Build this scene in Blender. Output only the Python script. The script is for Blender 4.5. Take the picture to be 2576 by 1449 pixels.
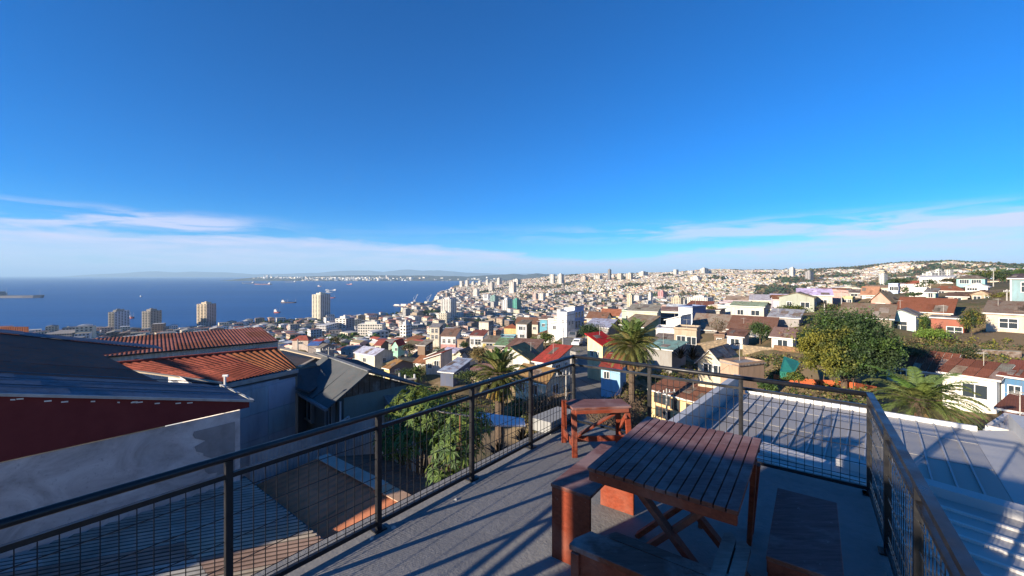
import bpy, math, random
import numpy as np
from mathutils import Vector, Matrix
for o in list(bpy.data.objects): bpy.data.objects.remove(o)
S = bpy.context.scene; COL = S.collection
rnd = random.Random(7); nr = np.random.RandomState(7)

# ---------------------------------------------------------------- camera, sky, sun, exposure
F, CX, YH, H = 1050.0, 1288.0, 692.0, 1.85          # picture 2576 x 1449: focal length, centre, eye level; eye height over the terrace
cam = bpy.data.cameras.new('camera'); co = bpy.data.objects.new('camera', cam); COL.objects.link(co)
co.location = (0, 0, H); co.rotation_euler = (math.pi/2, 0, 0)
cam.sensor_width = 36; cam.lens = 36*F/2576; cam.shift_y = -(724.5-YH)/2576; cam.clip_start = .05; cam.clip_end = 200000
S.camera = co
AZ = math.atan2(.549, .836); EL = math.radians(15.5)
ld = Vector((math.cos(AZ)*math.cos(EL), math.sin(AZ)*math.cos(EL), -math.sin(EL)))   # the way the light travels
sl = bpy.data.lights.new('sun', 'SUN'); so = bpy.data.objects.new('sun', sl); COL.objects.link(so)
sl.energy = 5.0; sl.angle = math.radians(.5); sl.color = (1, .86, .68)
so.rotation_euler = ld.to_track_quat('-Z', 'Y').to_euler(); so.location = (-20, -20, 40)
wd = bpy.data.worlds.new('World'); S.world = wd; wd.use_nodes = True
def world():
    nt = wd.node_tree; N = nt.nodes; L = nt.links; N.clear()
    out = N.new('ShaderNodeOutputWorld'); bg = N.new('ShaderNodeBackground'); bg.inputs[1].default_value = .086
    L.new(bg.outputs[0], out.inputs[0])
    sky = N.new('ShaderNodeTexSky'); sky.sky_type = 'NISHITA'; sky.sun_disc = False
    sky.sun_elevation = EL; sky.sun_rotation = math.atan2(-.836, -.549) % (2*math.pi)
    sky.altitude = 100; sky.air_density = .8; sky.dust_density = .2; sky.ozone_density = 5
    def M(op, a, b=None, c=None):
        n = N.new('ShaderNodeMath'); n.operation = op
        for i, v in enumerate((a, b, c)):
            if v is None: continue
            if isinstance(v, (int, float)): n.inputs[i].default_value = v
            else: L.new(v, n.inputs[i])
        return n.outputs[0]
    hs = N.new('ShaderNodeHueSaturation'); hs.inputs['Saturation'].default_value = 1.32; hs.inputs['Value'].default_value = 1.0
    L.new(sky.outputs[0], hs.inputs['Color'])
    mul = N.new('ShaderNodeMix'); mul.data_type = 'RGBA'; mul.blend_type = 'MULTIPLY'; mul.inputs[0].default_value = 1
    L.new(hs.outputs[0], mul.inputs[6]); mul.inputs[7].default_value = (.40, .88, 1.03, 1)
    tc = N.new('ShaderNodeTexCoord'); sp = N.new('ShaderNodeSeparateXYZ'); L.new(tc.outputs['Generated'], sp.inputs[0])
    az = M('ARCTAN2', sp.outputs[0], sp.outputs[1]); el = M('ARCSINE', sp.outputs[2])
    def noise(sx, sy, off, scale, det=6, rough=.55, dist=0):
        cb = N.new('ShaderNodeCombineXYZ'); L.new(M('MULTIPLY', az, sx), cb.inputs[0]); L.new(M('MULTIPLY', el, sy), cb.inputs[1]); cb.inputs[2].default_value = off
        n = N.new('ShaderNodeTexNoise'); n.inputs['Scale'].default_value = scale; n.inputs['Detail'].default_value = det
        n.inputs['Roughness'].default_value = rough; n.inputs['Distortion'].default_value = dist
        L.new(cb.outputs[0], n.inputs['Vector']); return n.outputs['Fac']
    def curve(pts):                                   # value of a polyline over azimuth (radians)
        v = None
        r = N.new('ShaderNodeFloatCurve'); c = r.mapping.curves[0]
        for i, (a, b) in enumerate(pts):
            p = ((a+math.pi)/(2*math.pi), b)
            if i < 2: c.points[i if i == 0 else -1].location = p
            else: c.points.new(*p)
        r.mapping.update(); L.new(M('DIVIDE', M('ADD', az, math.pi), 2*math.pi), r.inputs['Value']); return r.outputs[0]
    def sstep(v, a, b):
        n = N.new('ShaderNodeMapRange'); n.interpolation_type = 'SMOOTHSTEP'; n.inputs[1].default_value = a; n.inputs[2].default_value = b
        L.new(v, n.inputs[0]); return n.outputs[0]
    d = math.radians
    # long low bank of thin cloud round the horizon
    top = curve([(-math.pi, .10), (math.pi, .10), (d(-51), .088), (d(-42), .080), (d(-28), .085), (d(-14), .078), (d(0), .055), (d(6), .044), (d(16), .048), (d(24), .062), (d(36), .076), (d(50), .098), (d(75), .105)])
    n1 = noise(3.2, 22, 2.0, 1.5, 7, .6, .4)
    n2 = noise(7, 60, 5.0, 1.3, 8, .62, .5)
    e1 = M('ADD', M('SUBTRACT', top, el), M('MULTIPLY', M('SUBTRACT', n1, .5), .055))
    m1 = M('MULTIPLY', sstep(e1, 0, .022), M('ADD', .12, M('MULTIPLY', n2, 1.25)))
    # a brighter streak along its upper edge
    edge = M('MULTIPLY', sstep(e1, 0, .008), M('SUBTRACT', 1, sstep(e1, .010, .032)))
    # wisps floating above the bank
    wtop = curve([(-math.pi, .5), (math.pi, .5), (d(-52), .8), (d(-44), .95), (d(-36), .9), (d(-31), .30), (d(-20), .1), (d(8), .3), (d(18), .7), (d(35), .8), (d(52), .75)])
    band = M('MULTIPLY', sstep(el, .066, .086), M('SUBTRACT', 1, sstep(el, .100, .128)))
    n3 = noise(3.0, 26, 9.3, 1.9, 8, .6, .6)
    m2 = M('MULTIPLY', M('MULTIPLY', band, wtop), sstep(n3, .38, .60))
    a = M('MINIMUM', M('ADD', M('ADD', M('MULTIPLY', m1, .88), M('MULTIPLY', edge, .24)), M('MULTIPLY', m2, .85)), .92)
    a = M('MULTIPLY', a, sstep(el, -.01, .004))
    mix = N.new('ShaderNodeMix'); mix.data_type = 'RGBA'; L.new(a, mix.inputs[0]); L.new(mul.outputs[2], mix.inputs[6])
    mix.inputs[7].default_value = (3.9, 4.0, 5.3, 1)
    L.new(mix.outputs[2], bg.inputs[0])
world()
S.view_settings.view_transform = 'Standard'; S.view_settings.look = 'None'; S.view_settings.exposure = 1.2; S.view_settings.gamma = 1
S.view_settings.use_curve_mapping = False
S.render.engine = 'CYCLES'; S.cycles.max_bounces = 6; S.cycles.volume_bounces = 0; S.cycles.volume_step_rate = 5

# ---------------------------------------------------------------- helpers
def W(x, y, Y): return Vector(((x-CX)/F*Y, Y, H-(y-YH)/F*Y))
def G(x, y, z): return W(x, y, F*(H-z)/(y-YH))
def tag(o, label=None, cat=None, group=None, kind=None):
    if label: o['label'] = label
    if cat: o['category'] = cat
    if group: o['group'] = group
    if kind: o['kind'] = kind
    return o
def empty(name, loc, label, cat, group=None):
    o = bpy.data.objects.new(name, None); COL.objects.link(o); o.location = loc; o.empty_display_size = .3
    return tag(o, label, cat, group)
def link(name, me, parent=None, color=None, loc=None):
    o = bpy.data.objects.new(name, me); COL.objects.link(o)
    if parent is not None:
        o.parent = parent
        pl = parent.location.copy(); p = parent.parent
        while p is not None: pl += p.location; p = p.parent
        o.location = (-pl if loc is None else Vector(loc)-pl)
    elif loc is not None: o.location = loc
    if color is not None: o.color = (*color[:3], 1)
    return o
def perp(d):
    d = d.normalized(); up = Vector((0, 0, 1))
    if abs(d.z) > .95: up = Vector((0, 1, 0))
    a = d.cross(up).normalized(); return a, a.cross(d).normalized()
class MB:
    def __init__(s): s.v = []; s.f = []; s.c = []; s.cur = (1, 1, 1); s.sm = False
    def add(s, vs, fs):
        n = len(s.v); s.v += [tuple(v) for v in vs]
        for f in fs: s.f.append(tuple(i+n for i in f)); s.c.append(s.cur)
    def hexa(s, b, t): s.add(list(b)+list(t), [(3, 2, 1, 0), (4, 5, 6, 7), (0, 1, 5, 4), (1, 2, 6, 5), (2, 3, 7, 6), (3, 0, 4, 7)])
    def box(s, c, sx, sy, sz, rz=0):                  # c = centre of its base
        c = Vector(c); ca, sa = math.cos(rz), math.sin(rz)
        b = [c+Vector((x*ca-y*sa, x*sa+y*ca, 0)) for x, y in ((-sx/2, -sy/2), (sx/2, -sy/2), (sx/2, sy/2), (-sx/2, sy/2))]
        s.hexa(b, [p+Vector((0, 0, sz)) for p in b])
    def frame(s, o, ex, ey, ez, x0, x1, y0, y1, z0, z1):
        P = lambda x, y, z: o+ex*x+ey*y+ez*z
        s.hexa([P(x0, y0, z0), P(x1, y0, z0), P(x1, y1, z0), P(x0, y1, z0)], [P(x0, y0, z1), P(x1, y0, z1), P(x1, y1, z1), P(x0, y1, z1)])
    def bar(s, p, q, w, h, up=None):                  # rectangular bar from p to q; w across, h along `up`
        p, q = Vector(p), Vector(q); d = (q-p).normalized()
        if up is None: a, b = perp(d)
        else: a = d.cross(Vector(up)).normalized(); b = a.cross(d)
        f = lambda c: [c-a*w/2-b*h/2, c+a*w/2-b*h/2, c+a*w/2+b*h/2, c-a*w/2+b*h/2]
        s.hexa(f(p), f(q))
    def tube(s, p, q, r, n=8, r2=None, cap=True):
        p, q = Vector(p), Vector(q); a, b = perp(q-p); r2 = r if r2 is None else r2
        v = [p+(a*math.cos(2*math.pi*i/n)+b*math.sin(2*math.pi*i/n))*r for i in range(n)]+[q+(a*math.cos(2*math.pi*i/n)+b*math.sin(2*math.pi*i/n))*r2 for i in range(n)]
        s.add(v, [(i, (i+1) % n, n+(i+1) % n, n+i) for i in range(n)]+([tuple(range(n))[::-1], tuple(range(n, 2*n))] if cap else []))
    def slab(s, pts, t):                              # polygon with thickness t below it
        pts = [Vector(p) for p in pts]; n = len(pts); lo = [p-Vector((0, 0, t)) for p in pts]
        s.add(pts+lo, [tuple(range(n)), tuple(range(2*n-1, n-1, -1))]+[(i, i+n, (i+1) % n+n, (i+1) % n) for i in range(n)])
    def mesh(s, name, mat):
        me = bpy.data.meshes.new(name); me.from_pydata(s.v, [], s.f); me.materials.append(mat)
        if any(c != (1, 1, 1) for c in s.c):
            at = me.attributes.new('Col', 'FLOAT_COLOR', 'FACE'); at.data.foreach_set('color', np.array([(*c[:3], 1.) for c in s.c], 'f').ravel())
        if s.sm: me.shade_smooth()
        return me
    def build(s, name, mat, parent=None, color=None, loc=None): return link(name, s.mesh(name, mat), parent, color, loc)
def npmesh(name, V, Fq, mat, cols=None):              # V (n,3), Fq (m,k)
    me = bpy.data.meshes.new(name); m, k = Fq.shape
    me.vertices.add(len(V)); me.vertices.foreach_set('co', V.astype('f').ravel())
    me.loops.add(m*k); me.loops.foreach_set('vertex_index', Fq.astype('i').ravel())
    me.polygons.add(m); me.polygons.foreach_set('loop_start', np.arange(0, m*k, k, dtype='i')); me.polygons.foreach_set('loop_total', np.full(m, k, 'i'))
    me.update(calc_edges=True); me.shade_flat(); me.materials.append(mat)
    if cols is not None:
        at = me.attributes.new('Col', 'FLOAT_COLOR', 'FACE'); at.data.foreach_set('color', np.concatenate([cols, np.ones((m, 1))], 1).astype('f').ravel())
    return me

# ---------------------------------------------------------------- materials
class Mat:
    def __init__(s, name, rough=.8, metal=0, spec=.3):
        s.m = bpy.data.materials.new(name); s.m.use_nodes = True; s.nt = s.m.node_tree; s.N = s.nt.nodes; s.L = s.nt.links
        s.b = s.N['Principled BSDF']; s.b.inputs['Roughness'].default_value = rough; s.b.inputs['Metallic'].default_value = metal
        s.b.inputs['Specular IOR Level'].default_value = spec; s._p = None
    def pos(s, scale=(1, 1, 1), rot=(0, 0, 0), obj=False):
        t = s.N.new('ShaderNodeTexCoord') if obj else s.N.new('ShaderNodeNewGeometry')
        mp = s.N.new('ShaderNodeMapping'); mp.inputs['Scale'].default_value = scale; mp.inputs['Rotation'].default_value = rot
        s.L.new(t.outputs['Object' if obj else 'Position'], mp.inputs[0]); return mp.outputs[0]
    def noise(s, scale, det=4, rough=.55, vec=None, dist=0):
        n = s.N.new('ShaderNodeTexNoise'); n.inputs['Scale'].default_value = scale; n.inputs['Detail'].default_value = det
        n.inputs['Roughness'].default_value = rough; n.inputs['Distortion'].default_value = dist
        s.L.new(vec if vec is not None else s.pos(), n.inputs['Vector']); return n.outputs['Fac']
    def ramp(s, v, pts):
        r = s.N.new('ShaderNodeValToRGB'); e = r.color_ramp.elements
        while len(e) < len(pts): e.new(.5)
        for i, (p, c) in enumerate(pts): e[i].position = p; e[i].color = (*c, 1) if len(c) == 3 else c
        s.L.new(v, r.inputs[0]); return r.outputs[0]
    def rng(s, v, a, b, c=0, d=1):
        n = s.N.new('ShaderNodeMapRange'); 
        for i, x in enumerate((a, b, c, d)): n.inputs[i+1].default_value = x
        s.L.new(v, n.inputs[0]); return n.outputs[0]
    def mix(s, f, a, b, mode='MIX'):
        n = s.N.new('ShaderNodeMix'); n.data_type = 'RGBA'; n.blend_type = mode
        for i, x in ((0, f), (6, a), (7, b)):
            if isinstance(x, (int, float)): n.inputs[i].default_value = x
            elif isinstance(x, tuple): n.inputs[i].default_value = (*x[:3], 1)
            else: s.L.new(x, n.inputs[i])
        return n.outputs[2]
    def objcol(s): return s.N.new('ShaderNodeObjectInfo').outputs['Color']
    def objrand(s): return s.N.new('ShaderNodeObjectInfo').outputs['Random']
    def attr(s):
        a = s.N.new('ShaderNodeAttribute'); a.attribute_name = 'Col'; return a.outputs['Color']
    def col(s, c):
        if isinstance(c, tuple): s.b.inputs['Base Color'].default_value = (*c, 1)
        else: s.L.new(c, s.b.inputs['Base Color'])
        return s
    def bump(s, v, strength=.4, dist=.02):
        n = s.N.new('ShaderNodeBump'); n.inputs['Strength'].default_value = strength; n.inputs['Distance'].default_value = dist
        s.L.new(v, n.inputs['Height']); s.L.new(n.outputs[0], s.b.inputs['Normal']); return s
def simple(name, c, rough=.8, metal=0, var=.25, scale=3, spec=.3):
    m = Mat(name, rough, metal, spec); n = m.noise(scale, 5)
    m.col(m.mix(1, tuple(c), m.ramp(n, [(.3, (1-var,)*3), (.7, (1+0*var,)*3)]), 'MULTIPLY')); return m.m
def paint():
    m = Mat('painted_wall', .9, 0, .12)
    st = m.noise(1.6, 6, .65, m.pos((1.3, 1.3, .25))); bl = m.noise(.5, 4)
    hs = m.N.new('ShaderNodeHueSaturation'); hs.inputs['Saturation'].default_value = .84; m.L.new(m.objcol(), hs.inputs['Color']); oc = hs.outputs[0]
    d = m.mix(m.rng(st, .48, .74, 0, .8), oc, m.mix(.6, oc, (.17, .13, .10)))
    d = m.mix(1, d, m.ramp(bl, [(.3, (.82, .8, .77)), (.7, (1, 1, 1))]), 'MULTIPLY')
    m.col(d).bump(m.noise(14, 3), .25, .02); return m.m
def roofm():
    m = Mat('sheet_metal_roof', .85, 0, .15)
    n = m.noise(.9, 6, .7); n2 = m.noise(7, 4)
    d = m.mix(m.rng(n, .48, .62, 0, .9), m.objcol(), m.mix(.65, m.objcol(), (.14, .055, .03)))
    d = m.mix(1, d, m.ramp(n2, [(.3, (.75, .74, .73)), (.7, (1, 1, 1))]), 'MULTIPLY')
    w = m.N.new('ShaderNodeTexWave'); w.inputs['Scale'].default_value = 1.0; w.wave_type = 'BANDS'; w.bands_direction = 'X'
    m.L.new(m.pos((2.2, 2.2, 0), (0, 0, .9)), w.inputs[0])
    m.col(d).bump(w.outputs['Fac'], .5, .04); return m.m
def attrmat(name, rough=.85, var=.2, scale=1.5, spec=.2):
    m = Mat(name, rough, 0, spec); n = m.noise(scale, 3)
    m.col(m.mix(1, m.attr(), m.ramp(n, [(.3, (1-var,)*3), (.7, (1, 1, 1))]), 'MULTIPLY')); return m.m
def leafm():
    m = Mat('leaves', .6, 0, .3); a = m.mix(1, m.attr(), m.objcol(), 'MULTIPLY'); m.col(a)
    t = m.N.new('ShaderNodeBsdfTranslucent'); m.L.new(m.mix(1, a, (1.1, 1.2, .5), 'MULTIPLY'), t.inputs[0])
    mx = m.N.new('ShaderNodeMixShader'); mx.inputs[0].default_value = .22; m.L.new(m.b.outputs[0], mx.inputs[1]); m.L.new(t.outputs[0], mx.inputs[2])
    m.L.new(mx.outputs[0], m.N['Material Output'].inputs[0]); return m.m
PAINT = paint(); ROOF = roofm(); CITY = attrmat('city_surface'); LEAF = leafm()
GLASS = Mat('window_glass', .12, 0, .6).col((.03, .04, .05)).m
TRIM = simple('trim_paint', (.75, .74, .7), .7, 0, .15)
BARK = simple('bark', (.12, .085, .06), .95, 0, .5, 6)
POLE = simple('pole_concrete', (.42, .40, .36), .9, 0, .3, 4)
WIRE = Mat('cable', .6).col((.03, .03, .03)).m
def deckm():
    m = Mat('rough_concrete', .92, 0, .2)
    a = m.noise(1.1, 6, .6); b = m.noise(16, 4, .7, m.pos((1, 1, 1), (0, 0, .6))); c = m.noise(40, 3, .7)
    st = m.noise(3, 6, .7, m.pos((.7, 2.6, 1), (0, 0, -.9)))
    d = m.ramp(a, [(.3, (.185, .182, .176)), (.7, (.25, .243, .232))])
    d = m.mix(1, d, m.ramp(b, [(.35, (.88, .88, .88)), (.6, (1, 1, 1))]), 'MULTIPLY')
    d = m.mix(m.rng(st, .60, .74, 0, .35), d, (.33, .30, .27))
    rs = m.noise(2.2, 5, .6); d = m.mix(m.rng(rs, .70, .78, 0, .5), d, (.30, .13, .06))
    h = m.mix(.45, b, c); m.col(d).bump(h, .5, .015); return m.m
DECK = deckm()
def blackm():
    m = Mat('black_painted_steel', .38, 0, .35); n = m.noise(30, 4)
    m.col(m.ramp(n, [(.4, (.012, .012, .014)), (.75, (.022, .021, .022))])).bump(n, .08, .004)
    m.L.new(m.rng(m.noise(9, 4), .3, .7, .26, .5), m.b.inputs['Roughness']); return m.m
BLACK = blackm()
def woodm(name, top, side, peel, rough=.62, amt=.5):
    m = Mat(name, min(.9, rough+.18), 0, .12)
    g = m.noise(9, 8, .7, m.pos((.7, 5, 5), (0, 0, 0), True), .6); big = m.noise(2.6, 5, .6); sc = m.noise(22, 5, .75)
    up = m.N.new('ShaderNodeSeparateXYZ'); ge = m.N.new('ShaderNodeNewGeometry'); m.L.new(ge.outputs['Normal'], up.inputs[0])
    base = m.mix(m.rng(up.outputs[2], .3, .8), side, top)
    d = m.mix(m.rng(g, .35, .7, 0, 1), base, m.mix(1, base, (.55, .5, .5), 'MULTIPLY'))
    d = m.mix(m.rng(big, .48, .62, 0, amt), d, peel)
    d = m.mix(m.rng(sc, .64, .72, 0, .55), d, m.mix(.5, peel, (.5, .42, .38)))
    m.col(d).bump(m.mix(.5, g, sc), .45, .006); return m.m
WTOP = woodm('weathered_table_paint', (.20, .105, .10), (.19, .06, .035), (.32, .235, .225))
WRED = woodm('faded_red_paint', (.20, .085, .07), (.26, .055, .026), (.30, .13, .09), .6, .4)
WOLD = woodm('greyed_red_board', (.17, .10, .085), (.22, .055, .025), (.34, .26, .24), .75, .8)
WRAW = woodm('bare_grey_board', (.26, .215, .19), (.17, .12, .09), (.34, .30, .27), .85, .5)

# ---------------------------------------------------------------- houses drawn up from the photograph
# xl, xc, xr = left end, near corner, right end; yb, yt = ground and eave at the corner; Y distance; dl = turn away from facing the eye
HS = []
def Hs(label, xl, xc, xr, yb, yt, Y, dl, wall, rk, rc, rise=1.2, wl=None, wr=None, name='house', cat='house', ov=.35, dep=None, **k):
    HS.append(dict(label=label, xl=xl, xc=xc, xr=xr, yb=yb, yt=yt, Y=Y, dl=dl, wall=wall, rk=rk, rc=rc, rise=rise, wl=wl, wr=wr, name=name, cat=cat, ov=ov, dep=dep, **k))
WH = (.72, .70, .66); CR = (.66, .58, .40); YE = (.68, .54, .22); MINT = (.42, .66, .58); TAN = (.46, .36, .26); PINK = (.62, .36, .30)
RUST = (.20, .075, .045); BRN = (.17, .105, .075); GRY = (.26, .25, .235); OLV = (.22, .185, .125); GALV = (.42, .44, .47); REDR = (.34, .06, .045); LBL = (.40, .56, .74)
w1 = lambda f, z, w, h: (f, z, w, h)
# right hand ridge
Hs('mint green board house with a slider window, right of the big round tree', 2230, 2302, 2316, 852, 793, 60, 6, MINT, 'gy', GRY, .7, [w1(.5, .50, 2.2, 1.3)], trim=1)
Hs('red boarded house with one white window, roof edge raked, right of the mint house', 2342, 2425, 2432, 858, 802, 59, 4, (.30, .075, .035), 's4', (.25, .24, .22), .0, [w1(.28, .36, 2.3, 1.5)])
Hs('long rusty brown roof behind the mint and red houses', 2256, 2392, 2400, 800, 786, 68, 8, TAN, 's1', RUST, 1.9, None)
Hs('cream house with a white window and grey brown roof at the right edge', 2480, 2580, 2600, 838, 790, 55, 3, (.60, .47, .34), 's1', (.22, .17, .13), 1.3, [w1(.42, .45, 1.6, 1.3)])
Hs('long low white porch house under a patched rust sheet roof, behind the right hand palm', 2231, 2383, 2400, 985, 938, 42, 10, (.62, .58, .50), 's1', RUST, 1.35, [w1(.2, .5, 1.2, 1.1), w1(.4, .5, 1.2, 1.1), w1(.75, .55, 1.8, 1.4)], panels=(9, 3))
Hs('bright white house with a shuttered window right of the right hand palm', 2371, 2507, 2534, 1052, 953, 37, 12, (.78, .76, .68), 's1', RUST, .8, [w1(.38, .60, 2.3, 1.2)], panels=(5, 2))
Hs('deep blue painted shack at the right edge with white corner boards', 2537, 2590, 2620, 1022, 952, 36, 8, (.03, .17, .36), 's1', (.24, .08, .05), .7, [w1(.55, .42, 1.1, 1.1)], trim=1)
Hs('brick red shed with plank wall at the right edge below the blue shack', 2549, 2600, 2630, 1112, 1040, 30, 8, (.22, .08, .06), 's1', RUST, .3, None)
Hs('small white shed with framed opening at the lower right edge', 2552, 2600, 2640, 1190, 1112, 20, 8, (.72, .66, .6), 'flat', GALV, .2, [w1(.5, .5, .5, .8)])
Hs('turquoise two window house with a dark roof near the right hand skyline', 2406, 2478, 2486, 722, 700, 130, 5, (.22, .48, .46), 'hip', (.16, .14, .12), 1.0, [w1(.3, .6, 2, 1.2), w1(.72, .6, 2, 1.2)])
Hs('pale teal house with white corner posts at the right edge of the ridge', 2543, 2600, 2640, 757, 700, 60, 6, (.20, .34, .38), 's1', (.12, .09, .09), .6, [w1(.3, .6, 1, 1.4)], trim=1)
Hs('tan gable fronted house with small windows on the right ridge', 2436, 2500, 2508, 760, 742, 84, 6, (.40, .29, .19), 'gy', BRN, .9, [w1(.2, .5, .9, .9), w1(.65, .5, 1, .9)])
Hs('white walled lean-to left of the tan gable house', 2385, 2434, 2437, 762, 746, 86, 4, (.5, .42, .34), 's1', BRN, .6, [w1(.5, .5, 1, 1)])
Hs('small pale green house on the right ridge between white walls', 2329, 2353, 2360, 756, 735, 92, 8, (.34, .58, .44), 's1', (.2, .2, .19), .7, [w1(.5, .6, .8, 1)])
Hs('white flat fronted house left of the small pale green house', 2287, 2330, 2336, 746, 730, 105, 6, WH, 'flat', GRY, .5, [w1(.85, .5, .9, 1)])
Hs('salmon house with a wide steep gable above the big round tree', 2191, 2240, 2262, 776, 757, 76, 20, (.62, .24, .17), 'gy', OLV, 1.6, [w1(.5, .35, 1.6, 1.1)])
Hs('low olive brown shed roof running behind the big round tree', 2113, 2243, 2250, 815, 800, 60, 5, OLV, 's1', (.19, .15, .11), 1.6, None)
Hs('pale blue two storey house on the far right ridge', 2235, 2259, 2264, 735, 717, 140, 8, (.38, .50, .70), 'flat', (.25, .1, .08), .4, [w1(.2, .5, 1, 1.2), w1(.65, .5, 2, 1.2)])
Hs('long white hall with a thin roof edge below the far white blocks', 2313, 2399, 2404, 709, 698, 230, 5, (.78, .77, .74), 's1', (.7, .7, .68), 1.0, None, cat='hall', name='hall')
Hs('white house with a wide rust brown hip roof on the right ridge', 2345, 2425, 2430, 742, 731, 112, 5, (.6, .55, .48), 'hip', (.21, .085, .05), 1.2, [w1(.2, .5, 1, 1), w1(.7, .5, 1, 1)])
Hs('white arched gable house below the turquoise house', 2429, 2485, 2490, 733, 721, 104, 5, (.75, .72, .68), 'gy', (.7, .68, .65), .9, [w1(.7, .4, 2, .8)])
Hs('white house under a large tan orange pitched roof left of the pale blue house', 2168, 2206, 2214, 748, 740, 108, 10, WH, 'gx', (.36, .19, .12), 1.9, [w1(.5, .4, 3, .8)])
Hs('coral red two storey house on the ridge left of centre right', 2036, 2072, 2080, 766, 744, 128, 8, (.60, .17, .10), 'flat', (.5, .16, .1), .4, [w1(.25, .3, 1, 1), w1(.7, .3, 1, 1)])
Hs('white house with a brown eave right of the coral red house', 2073, 2108, 2114, 766, 752, 112, 6, WH, 's1', BRN, 1.2, [w1(.2, .5, 1, .9), w1(.7, .5, 1.6, .9)])
Hs('olive yellow two storey house beside a lamp post above the round tree', 2118, 2144, 2150, 773, 751, 100, 8, (.50, .46, .20), 'flat', (.3, .27, .22), .3, [w1(.3, .65, .9, 1), w1(.7, .65, .9, 1)])
Hs('grey brown house with a porch left of the orange roofed white house', 2125, 2165, 2172, 748, 737, 118, 6, (.34, .28, .24), 's1', (.17, .13, .11), .8, [w1(.4, .5, 1.5, .9)])
# centre right
Hs('pale grey green cabin with a shaded side, right of the dark blue box building', 1806, 1857, 1886, 800, 774, 112, 14, (.46, .56, .54), 'flat', (.2, .2, .19), .4, [w1(.13, .42, 1.9, 1.8), w1(.72, .42, 1, 1.8)], [w1(.5, .6, 2, .8)])
Hs('cream house with two windows on the ridge right of the grey green cabin', 1900, 1950, 1960, 793, 777, 118, 6, (.62, .54, .40), 's1', (.25, .2, .16), .9, [w1(.35, .5, 1.6, 1), w1(.8, .5, 1, 1)])
Hs('pale pink boarded house on the ridge above the yellowing trees', 1954, 1994, 2001, 781, 765, 128, 8, (.62, .44, .34), 'flat', (.4, .3, .26), .5, [w1(.3, .5, 1.2, 1)])
Hs('pale tan house with a tan flat top behind the pale pink house', 1975, 2022, 2030, 768, 752, 140, 8, (.42, .24, .10), 's1', (.28, .2, .13), .5, [w1(.5, .5, 1.5, 1)])
Hs('white walled house with a dark green roof on the ridge', 1935, 1988, 1996, 770, 757, 150, 6, (.5, .44, .34), 's1', (.07, .1, .08), 1, None)
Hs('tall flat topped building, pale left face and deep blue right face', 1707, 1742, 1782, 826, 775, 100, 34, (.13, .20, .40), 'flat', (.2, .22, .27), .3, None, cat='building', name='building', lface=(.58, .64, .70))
Hs('white two storey house with a small dark window in front of the blue box building', 1676, 1712, 1745, 862, 806, 84, 22, (.76, .74, .70), 's4', (.72, .72, .72), .9, [w1(.35, .62, .8, .6)], [w1(.5, .7, 1.5, 1)])
Hs('white single storey annex left of the tan block house', 1650, 1696, 1700, 864, 832, 80, 4, (.70, .67, .64), 'flat', (.68, .67, .66), .3, None)
Hs('tan rendered block house with one open window above the stone wall', 1696, 1752, 1762, 905, 832, 69, 8, (.42, .325, .215), 'flat', (.36, .28, .2), .25, [w1(.68, .66, 1.3, 1.15), w1(.22, .64, 1.4, 1.2)])
Hs('house with a wide grey brown sheet roof behind the tan block house', 1742, 1872, 1880, 842, 834, 84, 10, (.22, .2, .18), 's1', (.21, .175, .145), 2.6, None)
Hs('house with a broad rust gable roof and white porch behind the leafy young tree', 1832, 1946, 1955, 852, 834, 78, 6, (.55, .52, .48), 's1', (.185, .10, .07), 2.0, [w1(.8, .4, 1.2, 1.1), w1(.6, .4, 1.6, 1.1)])
Hs('grey sheeted flat roofed shelter right of the rust gable roof', 1935, 2010, 2020, 822, 800, 82, 8, (.30, .28, .27), 's1', (.33, .35, .38), 1.2, None)
Hs('little white house with one curtained window on top of the stone wall', 1823, 1868, 1888, 876, 847, 68, 10, (.74, .72, .68), 's1', (.23, .12, .08), .5, [w1(.42, .5, 1.3, 1.2)])
Hs('brown framed glass shed left of the little white house', 1803, 1822, 1826, 872, 846, 69, 6, (.22, .15, .1), 'flat', (.25, .13, .09), .2, [w1(.5, .5, .9, 1)])
Hs('pale pink white house with an open window left of the big round tree', 1941, 1994, 2003, 880, 850, 61, 8, (.70, .60, .55), 's1', (.25, .16, .13), .9, [w1(.47, .5, 1.3, 1.2)])
Hs('cream house with a broad patched grey sheet roof below the stone wall', 1756, 1817, 1930, 960, 915, 49, 20, (.66, .56, .36), 'gy', (.285, .27, .235), 1.5, [w1(.55, .62, 1.1, 1.2), w1(.15, .60, 1.4, 1.3)], None, panels=(3, 6))
Hs('tan rendered cube with a wavy tin roof in front of the patched grey roof', 1812, 1858, 1922, 985, 922, 44, 40, (.42, .27, .17), 'flat', (.30, .29, .28), .2, [w1(.35, .22, .5, .8)])
Hs('low shed with a flat grey brown roof behind the yellow house', 1726, 1795, 1812, 1000, 984, 57, 18, (.60, .56, .46), 's1', (.24, .20, .15), .4, None)
Hs('yellow clapboard house with three brown windows and a rust roof beyond the table', 1639, 1773, 1800, 1105, 1014, 47, 32, (.74, .56, .24), 's1', (.19, .085, .055), .9, [w1(.77, .78, 2.3, 1.2), w1(.52, .72, 1.2, 1.2), w1(.14, .70, 2.3, 1.2), w1(.76, .36, 2.0, 1.2), w1(.48, .3, 1.0, .9)], clap=1, wcol=(.17, .09, .06))
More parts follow.
